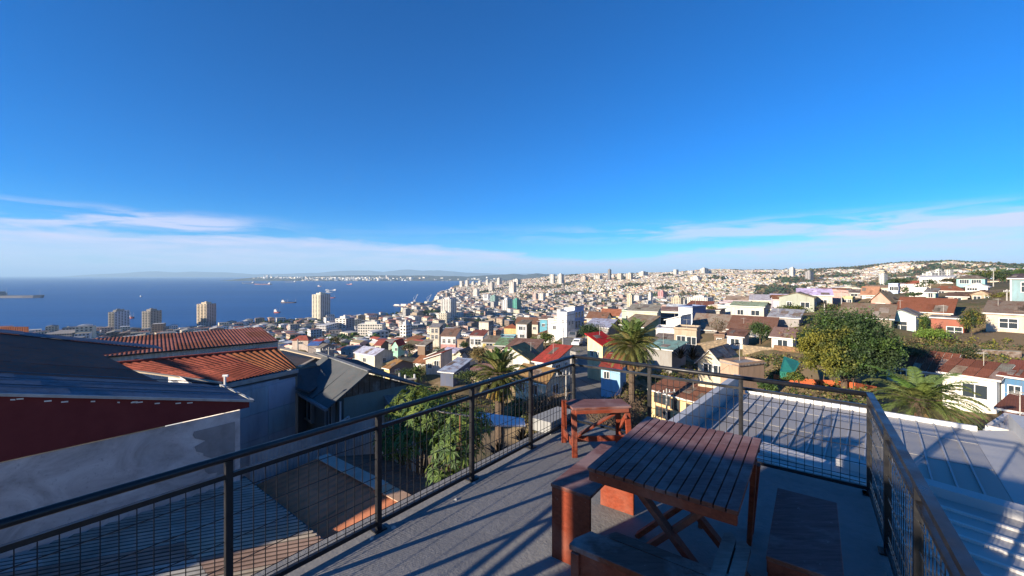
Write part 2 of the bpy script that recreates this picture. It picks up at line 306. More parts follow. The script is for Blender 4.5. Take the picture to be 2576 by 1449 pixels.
# along the street
Hs('pale yellow house with a vivid red roof at the right side of the street', 1478, 1516, 1545, 935, 868, 66, 42, (.66, .58, .30), 's2', (.52, .02, .02), 1.3, [w1(.68, .6, .6, .9), w1(.3, .6, .6, .9)], [w1(.3, .5, .8, .9)])
Hs('bright blue shack under a dark red roof beside the street and the tall palm', 1512, 1560, 1570, 966, 928, 57, 14, (.22, .48, .70), 's1', (.26, .045, .035), 1.3, [w1(.7, .5, .7, .9)], None)
Hs('big pale blue corner building with tall windows at the top of the street', 1419, 1446, 1506, 858, 776, 122, 30, (.27, .38, .66), 's4', (.30, .29, .24), .6, None, [w1(.15, .8, 1, 1.6), w1(.45, .8, 1, 1.6), w1(.78, .8, 1, 1.6), w1(.15, .5, 1.1, 2), w1(.45, .5, 1.1, 2), w1(.8, .45, 1, 1.8)], cat='building', name='building', lface=(.46, .58, .76))
Hs('white rendered tower like block leaning on the pale blue corner building', 1401, 1426, 1446, 862, 794, 116, 24, (.64, .68, .72), 'flat', (.35, .32, .3), .9, None, [w1(.3, .7, .7, 1), w1(.7, .7, .7, 1)])
Hs('white stepped house left of the pale blue corner building', 1378, 1402, 1412, 866, 806, 122, 12, (.74, .68, .60), 'flat', (.6, .3, .2), .4, [w1(.3, .7, .8, 1)])
Hs('turquoise painted tall shack with a wooden frame left of the white stepped house', 1358, 1376, 1384, 833, 803, 128, 12, (.06, .34, .46), 's1', (.3, .2, .15), .4, [w1(.5, .5, .8, .8)])
Hs('cream house under a brown ridge roof left of the turquoise shack', 1298, 1356, 1362, 834, 814, 150, 10, (.60, .54, .44), 'gx', (.17, .10, .07), 1.9, [w1(.2, .4, 1, 1), w1(.5, .4, 1, 1)])
Hs('long brown tiled roof house behind the young street tree', 1512, 1560, 1578, 812, 795, 150, 12, (.45, .38, .3), 'gx', (.28, .11, .065), 2.2, None)
Hs('white gabled house with a rust and brown zigzag roof left of the street tree', 1476, 1524, 1560, 818, 802, 108, 16, (.62, .60, .58), 'gx', (.20, .11, .075), 1.4, [w1(.5, .5, 1.5, .8)])
Hs('shed with a wide bluish tin roof right behind the street tree', 1472, 1530, 1560, 846, 824, 98, 20, (.30, .28, .27), 's1', (.34, .37, .48), 1.3, None)
Hs('large olive roofed hall with a green end wall, behind the tall palm', 1562, 1620, 1672, 846, 822, 92, 36, (.19, .33, .22), 's1', (.205, .17, .125), 1.9, None, cat='hall', name='hall')
Hs('grey roofed shed in the hollow right of the tall palm', 1640, 1690, 1712, 880, 864, 72, 12, (.4, .4, .38), 's1', (.24, .21, .18), .8, [w1(.5, .5, 1, .6)])
Hs('long grey block wall shed with a pale green roof right of the tall palm', 1628, 1690, 1725, 925, 880, 62, 22, (.30, .29, .27), 's1', (.22, .38, .33), .5, None)
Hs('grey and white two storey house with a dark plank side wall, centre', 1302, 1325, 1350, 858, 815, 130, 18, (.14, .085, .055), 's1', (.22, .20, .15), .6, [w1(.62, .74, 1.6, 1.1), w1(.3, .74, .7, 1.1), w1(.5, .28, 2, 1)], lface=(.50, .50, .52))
Hs('small white cottage with a low rust roof right of the plank sided house', 1352, 1380, 1392, 858, 843, 122, 10, (.7, .68, .64), 'gy', (.3, .14, .09), .6, [w1(.4, .5, .8, .8)])
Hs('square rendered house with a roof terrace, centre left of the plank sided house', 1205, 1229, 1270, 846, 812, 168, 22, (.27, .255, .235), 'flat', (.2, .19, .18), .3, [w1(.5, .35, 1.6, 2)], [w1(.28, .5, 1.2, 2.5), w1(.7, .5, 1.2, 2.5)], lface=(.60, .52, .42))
Hs('yellow house with a rust hip roof between two larger houses', 1268, 1303, 1318, 835, 825, 158, 14, (.58, .40, .12), 'hip', (.24, .08, .045), 1.3, None)
Hs('white two storey house with a row of brown windows and rust roof', 1182, 1214, 1240, 884, 845, 118, 16, (.72, .70, .67), 's1', (.24, .08, .06), .8, [w1(.83, .6, .8, 1.5), w1(.36, .6, 2.0, 1.5), w1(.5, .2, 2.5, .8)], [w1(.4, .6, .8, 1)])
Hs('white house with a pink ground floor and a brown roof on the slope', 1109, 1146, 1166, 880, 845, 138, 16, (.70, .67, .66), 's1', (.24, .15, .11), 1.6, [w1(.8, .62, .8, 1.3), w1(.45, .62, .8, 1.3), w1(.1, .6, .8, 1.4)], base=(.55, .24, .22))
Hs('orange tan block house right of the pink based white house', 1150, 1172, 1184, 888, 858, 130, 14, (.42, .28, .17), 'flat', (.3, .2, .13), .3, [w1(.6, .6, .8, .8)])
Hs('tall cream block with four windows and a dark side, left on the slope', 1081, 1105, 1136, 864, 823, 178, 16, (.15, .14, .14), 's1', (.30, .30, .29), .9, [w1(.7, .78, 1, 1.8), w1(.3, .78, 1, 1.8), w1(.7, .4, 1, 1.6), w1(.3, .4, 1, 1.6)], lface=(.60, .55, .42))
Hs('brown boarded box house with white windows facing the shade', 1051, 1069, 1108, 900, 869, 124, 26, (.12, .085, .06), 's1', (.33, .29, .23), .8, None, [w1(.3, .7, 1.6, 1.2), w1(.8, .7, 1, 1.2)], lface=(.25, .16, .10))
Hs('mint green house with a bright red roof on the left slope', 986, 1001, 1018, 890, 868, 148, 30, (.30, .66, .46), 'gy', (.40, .05, .04), 1.6, [w1(.3, .5, .8, 1)], [w1(.5, .5, .8, .8)])
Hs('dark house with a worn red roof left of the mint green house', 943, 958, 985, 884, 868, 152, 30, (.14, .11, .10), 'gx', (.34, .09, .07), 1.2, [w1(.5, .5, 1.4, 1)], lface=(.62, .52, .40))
Hs('narrow cream row house with an olive roof, first of the stepped row', 1078, 1096, 1120, 912, 893, 92, 22, (.66, .55, .30), 's4', (.27, .25, .15), .7, [w1(.5, .5, .8, 1)], [w1(.5, .5, .8, .9)])
Hs('narrow cream row house with a red roof, right of the olive roofed one', 1071, 1108, 1146, 932, 903, 82, 26, (.66, .54, .40), 's4', (.34, .08, .06), 1.1, [w1(.25, .6, .9, 1), w1(.7, .35, .8, 1)])
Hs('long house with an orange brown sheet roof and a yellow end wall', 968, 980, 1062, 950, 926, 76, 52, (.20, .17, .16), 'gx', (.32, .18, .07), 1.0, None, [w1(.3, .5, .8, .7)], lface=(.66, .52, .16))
Hs('dark blue house under a sheet metal roof left of the fruiting palm', 1108, 1140, 1216, 960, 936, 64, 30, (.09, .11, .18), 's1', (.34, .40, .50), .9, None, [w1(.3, .5, 1.6, 1), w1(.75, .5, .9, 1)])
Hs('little cream gable house with a lattice window above the dry willow', 1143, 1165, 1190, 915, 893, 92, 24, (.64, .56, .38), 'gy', (.2, .16, .12), .9, [w1(.5, .5, .8, 1)])
Hs('little gable cabin with a dark roof left of the dry willow', 1168, 1177, 1205, 912, 893, 88, 34, (.6, .56, .46), 'gy', (.16, .13, .10), .8, [w1(.5, .5, .6, .8)])
Hs('house with a broad olive roof beyond the fruiting palm', 1290, 1332, 1362, 925, 905, 66, 24, (.6, .57, .5), 's2', (.27, .24, .115), 1.6, None)
Hs('white walled house with bright brick red roof just beyond the railing corner', 1345, 1388, 1434, 950, 913, 60, 32, (.66, .60, .50), 's1', (.36, .055, .04), 1.6, [w1(.7, .55, .8, 1)], [w1(.3, .5, 1.2, 1.2), w1(.75, .5, .8, 1)])
Hs('cream house with a wide golden brown roof seen through the railing', 1297, 1372, 1418, 1010, 962, 50, 34, (.62, .56, .40), 'gx', (.27, .17, .07), 1.3, [w1(.75, .5, .8, 1.2), w1(.35, .5, 1, 1.2)], [w1(.5, .45, 1.8, 1.3)])
Hs('small tan roofed hut beside the dry thicket below the railing', 1350, 1378, 1412, 1048, 1025, 38, 34, (.58, .46, .32), 's4', (.32, .22, .12), .5, [w1(.5, .5, .5, .6)])
Hs('low house with joined grey and rust roofs above the dry willow', 1212, 1250, 1280, 905, 889, 96, 26, (.38, .33, .27), 'gx', (.27, .25, .21), 1.1, None)
Hs('yellow walled veranda house with an olive roof in the centre', 1214, 1248, 1262, 884, 862, 108, 12, (.55, .42, .08), 's1', (.22, .19, .13), .9, [w1(.5, .75, 3, .7)])
Hs('turquoise fronted house with a green roof right of the yellow veranda house', 1246, 1290, 1312, 890, 870, 104, 14, (.10, .42, .48), 's1', (.19, .32, .17), 1.0, [w1(.3, .5, .8, 1.2), w1(.6, .5, .8, 1)])
Hs('low turquoise topped shed behind the green roofed house', 1254, 1292, 1310, 862, 852, 118, 8, (.2, .5, .56), 'flat', (.4, .45, .45), .3, None)
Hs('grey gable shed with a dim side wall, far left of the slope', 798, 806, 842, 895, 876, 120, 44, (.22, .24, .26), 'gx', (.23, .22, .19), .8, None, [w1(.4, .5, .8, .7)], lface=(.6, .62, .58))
Hs('blue roofed house in the shade left of the slope', 776, 800, 830, 882, 868, 155, 26, (.3, .26, .24), 'gx', (.06, .16, .42), .9, None)
Hs('cream house with a wide brick red hip roof on the left slope', 735, 775, 812, 868, 855, 185, 24, (.60, .48, .38), 'hip', (.36, .10, .07), 1.6, [w1(.5, .4, 2, 1)])
Hs('house with a low scarlet roof above the blue roofed one', 780, 800, 824, 872, 863, 170, 26, (.5, .4, .35), 's1', (.42, .07, .05), .7, None)
print('hand placed houses', len(HS))
def geo(h):
    uc = (h['xc']-CX)/F; ul = (h['xl']-CX)/F; ur = (h['xr']-CX)/F; Y = h['Y']; th = math.atan(uc)+math.radians(h['dl'])
    P = W(h['xc'], h['yb'], Y); zt = W(h['xc'], h['yt'], Y).z
    a = (P.x-ul*Y)/max(.15, math.cos(th)+ul*math.sin(th)); den = math.sin(th)-ur*math.cos(th)
    b = (ur*Y-P.x)/den if den > .08 else 99
    b = h['dep'] or min(b, max(5.5, a*.8)); a = min(max(a, 1.5), 26); b = min(max(b, 3.5), 16)
    return P, zt, Vector((-math.cos(th), math.sin(th), 0)), Vector((math.sin(th), math.cos(th), 0)), a, b
for h in HS:
    P, zt, ex, ey, a, b = geo(h); h['g'] = (P, zt, ex, ey, a, b); h['cen'] = P+ex*a/2+ey*b/2

# ---------------------------------------------------------------- terrain
TC = {
 -700: [(0, -9), (20, -11), (60, -20), (150, -32), (300, -52), (500, -84), (650, -103), (700, -107.5), (745, -110.3), (800, -116), (4500, -125)],
 250: [(0, -9), (20, -11), (60, -20), (150, -32), (300, -52), (500, -84), (700, -104), (790, -108), (815, -110.3), (870, -116), (4500, -125)],
 700: [(0, -9), (20, -10), (60, -21), (150, -34), (300, -52), (500, -80), (700, -100), (960, -107.5), (1000, -110.3), (1050, -116), (4500, -125)],
 950: [(0, -9), (20, -10), (60, -20), (120, -27), (300, -50), (500, -76), (700, -98), (1080, -107), (1140, -110.3), (1200, -116), (4500, -125)],
 1050: [(0, -9), (20, -10), (60, -18), (120, -26), (300, -48), (500, -78), (700, -98), (1500, -107), (1560, -110.3), (1620, -116), (4500, -125)],
 1120: [(0, -9), (20, -10), (60, -17), (140, -26), (300, -48), (500, -80), (700, -99), (2700, -107), (2850, -110.3), (3000, -116), (4500, -125)],
 1165: [(0, -9), (20, -10), (50, -15), (150, -28), (300, -50), (500, -84), (700, -101), (2400, -104), (3300, -84), (4200, -92), (4500, -100)],
 1260: [(0, -9), (20, -10), (45, -14), (110, -23), (170, -26), (300, -52), (500, -88), (700, -102), (1500, -104), (2100, -92), (2700, -62), (3300, -50), (4500, -70)],
 1380: [(0, -9), (20, -11), (45, -15), (70, -17), (120, -18), (150, -22), (300, -58), (500, -94), (700, -103), (1350, -103), (1800, -84), (2400, -48), (3100, -24), (4500, -50)],
 1480: [(0, -9), (20, -12), (40, -15.6), (52, -16.4), (68, -15.6), (98, -14.2), (130, -15), (180, -30), (350, -75), (600, -101), (1300, -102), (1700, -84), (2300, -42), (3000, -8), (4500, -20)],
 1600: [(0, -9), (20, -12), (40, -17), (60, -15.5), (100, -14), (140, -15), (200, -30), (400, -75), (700, -98), (1200, -98), (1500, -86), (2000, -42), (2700, 5), (4500, -10)],
 1750: [(0, -9), (15, -10), (30, -15), (45, -18.5), (60, -16.5), (72, -13.5), (100, -11), (140, -12), (220, -30), (450, -65), (800, -88), (1150, -88), (1500, -60), (2000, -16), (2600, 20), (4500, 0)],
 1950: [(0, -9), (12, -8), (30, -10.5), (45, -12), (62, -8.5), (90, -7.5), (140, -9), (190, -12), (350, -42), (700, -76), (1000, -74), (1400, -42), (1800, -10), (2350, 28), (4500, 10)],
 2150: [(0, -9), (12, -7), (30, -8.2), (45, -8.5), (60, -6.5), (100, -5), (160, -6.5), (230, -12), (450, -42), (750, -58), (1000, -52), (1400, -20), (1800, 8), (2200, 38), (4500, 20)],
 2300: [(0, -9), (12, -7.5), (28, -9.5), (40, -10.5), (52, -7), (75, -4.5), (110, -3.5), (200, -6), (450, -32), (700, -40), (1000, -28), (1400, 4), (1950, 50), (4500, 30)],
 2400: [(0, -9), (12, -8), (28, -10.5), (38, -11.5), (52, -6.5), (75, -3.5), (120, -2.5), (220, -3.5), (420, -18), (700, -22), (1000, -4), (1400, 24), (1850, 60), (4500, 35)],
 2576: [(0, -9), (12, -8), (28, -11), (36, -11.5), (52, -6.3), (80, -2), (140, -.5), (240, -1), (420, -4), (700, 0), (1000, 15), (1400, 30), (1850, 44), (4500, 25)],
 3300: [(0, -9), (12, -8), (28, -11), (36, -11), (52, -6), (80, -2), (140, 0), (240, 0), (420, 0), (700, 8), (1000, 22), (1400, 36), (1850, 46), (4500, 25)]}
tk = sorted(TC)
def vnoise(x, y, seed=0):                              # value noise, arrays
    xi = np.floor(x).astype(int); yi = np.floor(y).astype(int); fx = x-xi; fy = y-yi; fx = fx*fx*(3-2*fx); fy = fy*fy*(3-2*fy)
    def h(a, b):
        n = (a*374761393+b*668265263+seed*1442695041) & 0x7fffffff; n = ((n ^ (n >> 13))*1274126177) & 0x7fffffff
        return ((n ^ (n >> 16)) & 0xffff)/65535.
    return (h(xi, yi)*(1-fx)+h(xi+1, yi)*fx)*(1-fy)+(h(xi, yi+1)*(1-fx)+h(xi+1, yi+1)*fx)*fy
def fbm(x, y, seed=0, o=4):
    s = 0; a = .5
    for i in range(o): s = s+a*vnoise(x, y, seed+i*17); x = x*2.03+3.1; y = y*2.03+7.7; a *= .5
    return s/(1-.5**o)
ANC = [(h['cen'].x, h['cen'].y, h['g'][0].z-.1, max(h['g'][4], h['g'][5])*.62) for h in HS]
ANCA = np.array(ANC)
ST = [W(1438, 850, 104), W(1446, 868, 96), W(1458, 905, 84), W(1466, 960, 66), W(1490, 1060, 48.5), W(1512, 1160, 36), W(1500, 1290, 27)]   # street centre line
def terr(X, Y, anchors=True):
    X = np.atleast_1d(np.asarray(X, float)); Y = np.atleast_1d(np.asarray(Y, float))
    u = np.clip(X/np.maximum(Y, 20)*F+CX, tk[0], tk[-1]); ly = np.log(np.maximum(Y, 0)+8)
    tabs = np.array([np.interp(ly, np.log(np.array([p[0] for p in TC[k]])+8.), [p[1] for p in TC[k]]) for k in tk])
    i = np.clip(np.searchsorted(tk, u)-1, 0, len(tk)-2); kk = np.array(tk, float); f = (u-kk[i])/(kk[i+1]-kk[i])
    f = f*f*(3-2*f)*.5+f*.5
    r = np.arange(len(u)); z = tabs[i, r]*(1-f)+tabs[i+1, r]*f
    far = np.clip((Y-900)/700, 0, 1)*np.clip((z+104)/25, 0, 1)
    z = z+far*(fbm(X/330+5, Y/330, 3)-.5)*38+far*(fbm(X/90, Y/90, 9)-.5)*9
    z = z+np.clip((Y-12)/60, 0, 1)*np.clip((z+109)/10, 0, 1)*(fbm(X/14, Y/14, 5)-.5)*1.6
    if anchors:
        m = Y < 260
        if m.any():
            d2 = (X[m, None]-ANCA[None, :, 0])**2+(Y[m, None]-ANCA[None, :, 1])**2
            w = np.exp(-d2/ANCA[None, :, 3]**2); z[m] = (z[m]*.12+(w*ANCA[None, :, 2]).sum(1))/(.12+w.sum(1))
            P = np.array([[p.x, p.y, p.z] for p in ST]); best = np.full(m.sum(), 1e9); zz = np.zeros(m.sum())
            for a, b in zip(P[:-1], P[1:]):
                ab = b[:2]-a[:2]; t = np.clip(((X[m]-a[0])*ab[0]+(Y[m]-a[1])*ab[1])/(ab@ab), 0, 1)
                d = np.hypot(X[m]-a[0]-t*ab[0], Y[m]-a[1]-t*ab[1]); c = d < best; best = np.where(c, d, best); zz = np.where(c, a[2]+t*(b[2]-a[2]), zz)
            w = np.clip((5.5-best)/2.5, 0, 1); z[m] = z[m]*(1-w)+(zz-.12)*w
    return z
def tz(x, y): return float(terr(x, y)[0])
def groundm():
    m = Mat('dry_earth', .95, 0, .1)
    a = m.noise(.05, 5); b = m.noise(.6, 5, .65); c = m.noise(.006, 4)
    d = m.mix(m.rng(b, .4, .6), (.16, .115, .065), (.095, .095, .04)); d = m.mix(m.rng(a, .45, .6), d, (.20, .145, .085))
    d = m.mix(m.rng(c, .45, .6, 0, .6), d, (.07, .075, .045)); m.col(d).bump(b, .6, .2); return m.m
GROUND = groundm()
def build_terrain():
    us = np.concatenate([np.linspace(-3600, -760, 18), np.linspace(-700, 3300, 330), np.linspace(3400, 6500, 16)]); ys = np.concatenate([np.linspace(-60, 8, 12), np.exp(np.linspace(math.log(10), math.log(4500), 300))])
    U, YY = np.meshgrid(us, ys); XX = (U-CX)/F*np.maximum(YY, 20); Z = terr(XX.ravel(), YY.ravel()); V = np.stack([XX.ravel(), YY.ravel(), Z], 1)
    n, m = len(us), len(ys); i = np.arange(n-1)[None, :]+n*np.arange(m-1)[:, None]; i = i.ravel()
    me = npmesh('terrain', V, np.stack([i, i+1, i+n+1, i+n], 1), GROUND); me.shade_smooth()
    tag(link('terrain', me), kind='structure')
build_terrain()
def seam():
    m = Mat('sea_water', .42, 0, .22)
    a = m.noise(.02, 6, .6, m.pos((.35, 1, 1), (0, 0, .12))); b = m.noise(.0016, 5, .6, m.pos((.25, 1.6, 1), (0, 0, .1))); c = m.noise(.004, 5, .7, m.pos((.2, 2.2, 1), (0, 0, -.08)))
    d = m.ramp(b, [(.3, (.006, .060, .19)), (.7, (.010, .085, .26))]); d = m.mix(m.rng(c, .62, .75, 0, .35), d, (.04, .12, .27))
    m.col(d).bump(a, .9, 4.0); return m.m
sea = MB(); sea.add([(-90000, 300, -110), (90000, 300, -110), (90000, 90000, -110), (-90000, 90000, -110)], [(0, 1, 2, 3)])
tag(sea.build('sea', seam()), kind='structure')
def haze():
    m = bpy.data.materials.new('haze_air'); m.use_nodes = True; nt = m.node_tree; nt.nodes.clear()
    out = nt.nodes.new('ShaderNodeOutputMaterial'); v = nt.nodes.new('ShaderNodeVolumePrincipled'); v.inputs['Color'].default_value = (.50, .76, 1, 1)
    v.inputs['Density'].default_value = 5.2e-5; v.inputs['Anisotropy'].default_value = .0; nt.links.new(v.outputs[0], out.inputs['Volume'])
    b = MB(); b.hexa([(-91000, -4000, -140), (91000, -4000, -140), (91000, 91000, -140), (-91000, 91000, -140)], [(-91000, -4000, 560), (91000, -4000, 560), (91000, 91000, 560), (-91000, 91000, 560)])
    tag(b.build('haze', m), kind='stuff')
haze()
# far hills: ridge profiles stand where they are, with real depth
def ridge(name, pts, Y, depth, mat, kind='structure'):
    n = 160; xs = np.linspace(pts[0][0], pts[-1][0], n); ys = np.interp(xs, [p[0] for p in pts], [p[1] for p in pts]); V = []; rows = 9
    for r in range(rows):
        t = r/(rows-1); YY = Y+(t-.45)*depth; prof = math.sin(math.pi*min(1, max(0, t)))**.8
        for x, y in zip(xs, ys):
            X = (x-CX)/F*Y; top = H+(YH-y)/F*Y+(fbm(np.array([x/14.]), np.array([t*3.]), 4)[0]-.5)*Y*.0022
            V.append((X, YY, -112+(top+112)*prof))
    i = np.array([r*n+c for r in range(rows-1) for c in range(n-1)])
    me = npmesh(name, np.array(V), np.stack([i, i+1, i+n+1, i+n], 1), mat); me.shade_smooth(); return tag(link(name, me), kind=kind)
HILL = simple('far_hill', (.085, .085, .055), .95, 0, .5, .0012); HILL2 = simple('far_scrub', (.10, .095, .06), .95, 0, .55, .004)
ridge('far_mountains', [(250, 690), (330, 686), (380, 682), (430, 686), (480, 683), (560, 685), (620, 690), (700, 689), (800, 686), (860, 681), (930, 680), (960, 684), (1000, 679), (1025, 677), (1060, 681), (1100, 679), (1150, 684), (1230, 688), (1260, 690), (1330, 688), (1500, 690), (1700, 688)], 26000, 5000, HILL)
ridge('far_hills', [(1100, 700), (1200, 694), (1262, 691), (1290, 688), (1320, 692), (1350, 687), (1380, 690), (1420, 695), (1500, 697), (1700, 699)], 9500, 1800, HILL)
ridge('far_shore', [(640, 701), (660, 697), (700, 696), (760, 697), (800, 694), (860, 693.5), (930, 692.5), (1000, 693), (1060, 693), (1120, 694), (1200, 696), (1260, 699), (1330, 702)], 9200, 2600, HILL2)

# ---------------------------------------------------------------- building a house from its drawing
def win_meshes(w, h):
    k = (round(w, 2), round(h, 2))
    if k in WM: return WM[k]
    f = MB(); t = .07
    X, Yv, Z = Vector((1, 0, 0)), Vector((0, 1, 0)), Vector((0, 0, 1)); o = Vector((0, 0, 0))
    for x0, x1, z0, z1 in ((-w/2-t, w/2+t, -h/2-t, -h/2), (-w/2-t, w/2+t, h/2, h/2+t), (-w/2-t, -w/2, -h/2, h/2), (w/2, w/2+t, -h/2, h/2), (-.03, .03, -h/2, h/2)): f.frame(o, X, Yv, Z, x0, x1, -.06, .05, z0, z1)
    if w > 1.7:
        for x in (-w/4, w/4): f.frame(o, X, Yv, Z, x-.025, x+.025, -.05, .05, -h/2, h/2)
    if h > 1.25: f.frame(o, X, Yv, Z, -w/2, w/2, -.045, .05, -.025+h*.1, .025+h*.1)
    g = MB(); g.add([(-w/2, -.015, -h/2), (w/2, -.015, -h/2), (w/2, -.015, h/2), (-w/2, -.015, h/2)], [(0, 1, 2, 3)])
    WM[k] = (f.mesh('window', TRIMO), g.mesh('pane', GLASS)); return WM[k]
WM = {}
def trimobj():
    m = Mat('joinery_paint', .7); m.col(m.objcol()); return m.m
TRIMO = trimobj()
def put_window(root, p, ex, nrm, w, h, col=(.75, .73, .68)):
    f, g = win_meshes(w, h); o = link('window', f, root, col)
    R = Matrix((( ex.x, -nrm.x, 0), (ex.y, -nrm.y, 0), (0, 0, 1))).to_3x3()   # local -y looks outwards
    o.location = p-root.location; o.rotation_euler = R.to_euler() if R.determinant() > 0 else Matrix(((-ex.x, -nrm.x, 0), (-ex.y, -nrm.y, 0), (0, 0, 1))).to_euler()
    q = bpy.data.objects.new('pane', g); COL.objects.link(q); q.parent = o
    return o
def roof_geo(h, P0, zt, ex, ey, a, b):                # list of planes (4 or 3 corners) plus gable fills
    ov, r = h['ov'], h['rise']; L = lambda x, y, z: Vector((P0.x, P0.y, 0))+ex*x+ey*y+Vector((0, 0, zt+z)); k = h['rk']
    if k == 'flat': return [[L(-.12, -.12, .14), L(a+.12, -.12, .14), L(a+.12, b+.12, .14), L(-.12, b+.12, .14)]], []
    if k[0] == 's':
        hz = {'s1': (0, 0, r, r), 's2': (0, r, r, 0), 's3': (r, r, 0, 0), 's4': (r, 0, 0, r)}[k]
        e = ov; gx = (hz[1]-hz[0])/a; gy = (hz[3]-hz[0])/b; z = lambda x, y: hz[0]+gx*x+gy*y+.06
        pts = [L(x, y, z(x, y)) for x, y in ((-e, -e), (a+e, -e), (a+e, b+e), (-e, b+e))]
        cor = [L(0, 0, hz[0]), L(a, 0, hz[1]), L(a, b, hz[2]), L(0, b, hz[3])]
        return [pts], [cor]
    if k == 'gx':
        s = r/(b/2); e = ov
        A = [L(-e, -e, -s*e+.06), L(a+e, -e, -s*e+.06), L(a+e, b/2, r+.06), L(-e, b/2, r+.06)]; B = [L(-e, b/2, r+.06), L(a+e, b/2, r+.06), L(a+e, b+e, -s*e+.06), L(-e, b+e, -s*e+.06)]
        return [A, B], [('g', L(0, 0, 0), L(0, b, 0), L(0, b/2, r)), ('g', L(a, 0, 0), L(a, b, 0), L(a, b/2, r))]
    if k == 'gy':
        s = r/(a/2); e = ov
        A = [L(-e, -e, -s*e+.06), L(-e, b+e, -s*e+.06), L(a/2, b+e, r+.06), L(a/2, -e, r+.06)]; B = [L(a/2, -e, r+.06), L(a/2, b+e, r+.06), L(a+e, b+e, -s*e+.06), L(a+e, -e, -s*e+.06)]
        return [A, B], [('g', L(0, 0, 0), L(a, 0, 0), L(a/2, 0, r)), ('g', L(0, b, 0), L(a, b, 0), L(a/2, b, r))]
    e = ov; q = min(a, b)*.35; z0 = -.1
    c = [L(-e, -e, z0), L(a+e, -e, z0), L(a+e, b+e, z0), L(-e, b+e, z0)]
    if a >= b: r0, r1 = L(q, b/2, r), L(a-q, b/2, r); return [[c[0], c[1], r1, r0], [c[2], c[3], r0, r1], [c[1], c[2], r1], [c[3], c[0], r0]], []
    r0, r1 = L(a/2, q, r), L(a/2, b-q, r); return [[c[0], c[1], r0], [c[1], c[2], r1, r0], [c[2], c[3], r1], [c[3], c[0], r0, r1]], []
def build_house(h, group=None):
    P, zt, ex, ey, a, b = h['g']; g = min(tz(P.x, P.y), tz(*(P+ex*a).xy), tz(*(P+ey*b).xy), P.z)-.6
    root = empty(h['name'], (P.x, P.y, P.z), h['label'], h['cat'], group or h.get('group'))
    m = MB(); L = lambda x, y, z: Vector((P.x, P.y, 0))+ex*x+ey*y+Vector((0, 0, z))
    planes, fills = roof_geo(h, P, zt, ex, ey, a, b); tops = [zt]*4
    if fills and not isinstance(fills[0][0], str): tops = [v.z for v in fills[0]]
    c4 = [(0, 0), (a, 0), (a, b), (0, b)]; zb = g
    if h.get('base'):
        zm = P.z+(zt-P.z)*.38; bb = MB(); bb.frame(Vector((P.x, P.y, 0)), ex, ey, Vector((0, 0, 1)), -.02, a+.02, -.02, b+.02, g, zm); bb.build('plinth', PAINT, root, h['base'])
    m.add([L(x, y, zb) for x, y in c4]+[L(x, y, t) for (x, y), t in zip(c4, tops)], [(0, 1, 5, 4), (1, 2, 6, 5), (2, 3, 7, 6), (3, 0, 4, 7), (4, 5, 6, 7)])
    for f in fills:
        if isinstance(f[0], str): m.add(f[1:], [(0, 1, 2)])
    m.build('wall', PAINT, root, h['wall'])
    if h.get('lface'):                                # left face gets its own, paler colour
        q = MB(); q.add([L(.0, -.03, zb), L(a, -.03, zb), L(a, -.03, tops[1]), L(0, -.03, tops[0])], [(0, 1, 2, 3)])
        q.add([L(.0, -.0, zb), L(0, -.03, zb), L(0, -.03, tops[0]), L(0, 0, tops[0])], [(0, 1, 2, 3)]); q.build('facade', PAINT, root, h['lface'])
    if h.get('clap'):
        q = MB(); z = P.z-1
        while z < zt-.1: q.frame(Vector((P.x, P.y, 0)), ex, ey, Vector((0, 0, 1)), .0, a, -.045, -.002, z, z+.17); z += .2
        q.build('clapboards', PAINT, root, h['wall'])['kind'] = 'stuff'
    if h.get('trim'):
        for x in (0, a): q = MB(); q.frame(Vector((P.x, P.y, 0)), ex, ey, Vector((0, 0, 1)), x-.08, x+.08, -.06, .04, P.z-.3, zt); q.build('corner_board', TRIMO, root, (.78, .76, .7))
    rc = h['rc']
    if h.get('panels'):
        nx, ny = h['panels']; rf = MB()
        for pl in planes: rf.slab([p-Vector((0, 0, .09)) for p in pl], .05)
        ro = rf.build('roof', TRIM, root)
        for pl in planes:
            if len(pl) < 4: continue
            for i in range(nx):
                for j in range(ny):
                    f = lambda s, t: pl[0].lerp(pl[1], s).lerp(pl[3].lerp(pl[2], s), t)
                    e = .004; q = MB(); off = Vector((0, 0, rnd.uniform(0, .03)))
                    q.slab([f(i/nx+e, j/ny+e)+off, f((i+1)/nx-e, j/ny+e)+off, f((i+1)/nx-e, (j+1)/ny-e)+off, f(i/nx+e, (j+1)/ny-e)+off], .05)
                    v = rnd.uniform(.72, 1.2); c = tuple(x*v for x in rc)
                    if rnd.random() < .14: c = tuple(x*rnd.uniform(.8, 1.2) for x in ((.27, .25, .21) if rc[0] < .25 else (.21, .17, .10)))
                    if rnd.random() < .05: c = (.33, .28, .25)
                    q.build('roof_sheet', ROOF, ro, c)
    else:
        rf = MB()
        for pl in planes: rf.slab(pl, .12)
        rf.build('roof', ROOF, root, rc)
        if h['rk'] in ('flat',) and h['rise'] > .15:
            q = MB(); o = Vector((P.x, P.y, zt+.14))
            for x0, x1, y0, y1 in ((-.05, a+.05, -.05, .12), (-.05, a+.05, b-.12, b+.05), (-.05, .12, .12, b-.12), (a-.12, a+.05, .12, b-.12)): q.frame(o, ex, ey, Vector((0, 0, 1)), x0, x1, y0, y1, 0, h['rise'])
            q.build('parapet', PAINT, root, h['wall'])
    if h['rk'] in ('s1', 's4', 'gx', 'hip') and len(planes[0]) == 4 and h['Y'] < 130:
        q = MB(); p0, p1 = planes[0][0], planes[0][1]; dz = Vector((0, 0, -.1)); q.bar(p0+dz-ey*.03, p1+dz-ey*.03, .05, .16, (0, 0, 1)); q.build('fascia', TRIMO, root, (.6, .58, .54))
    rq = random.Random(int(abs(P.x*13+P.y*7)))
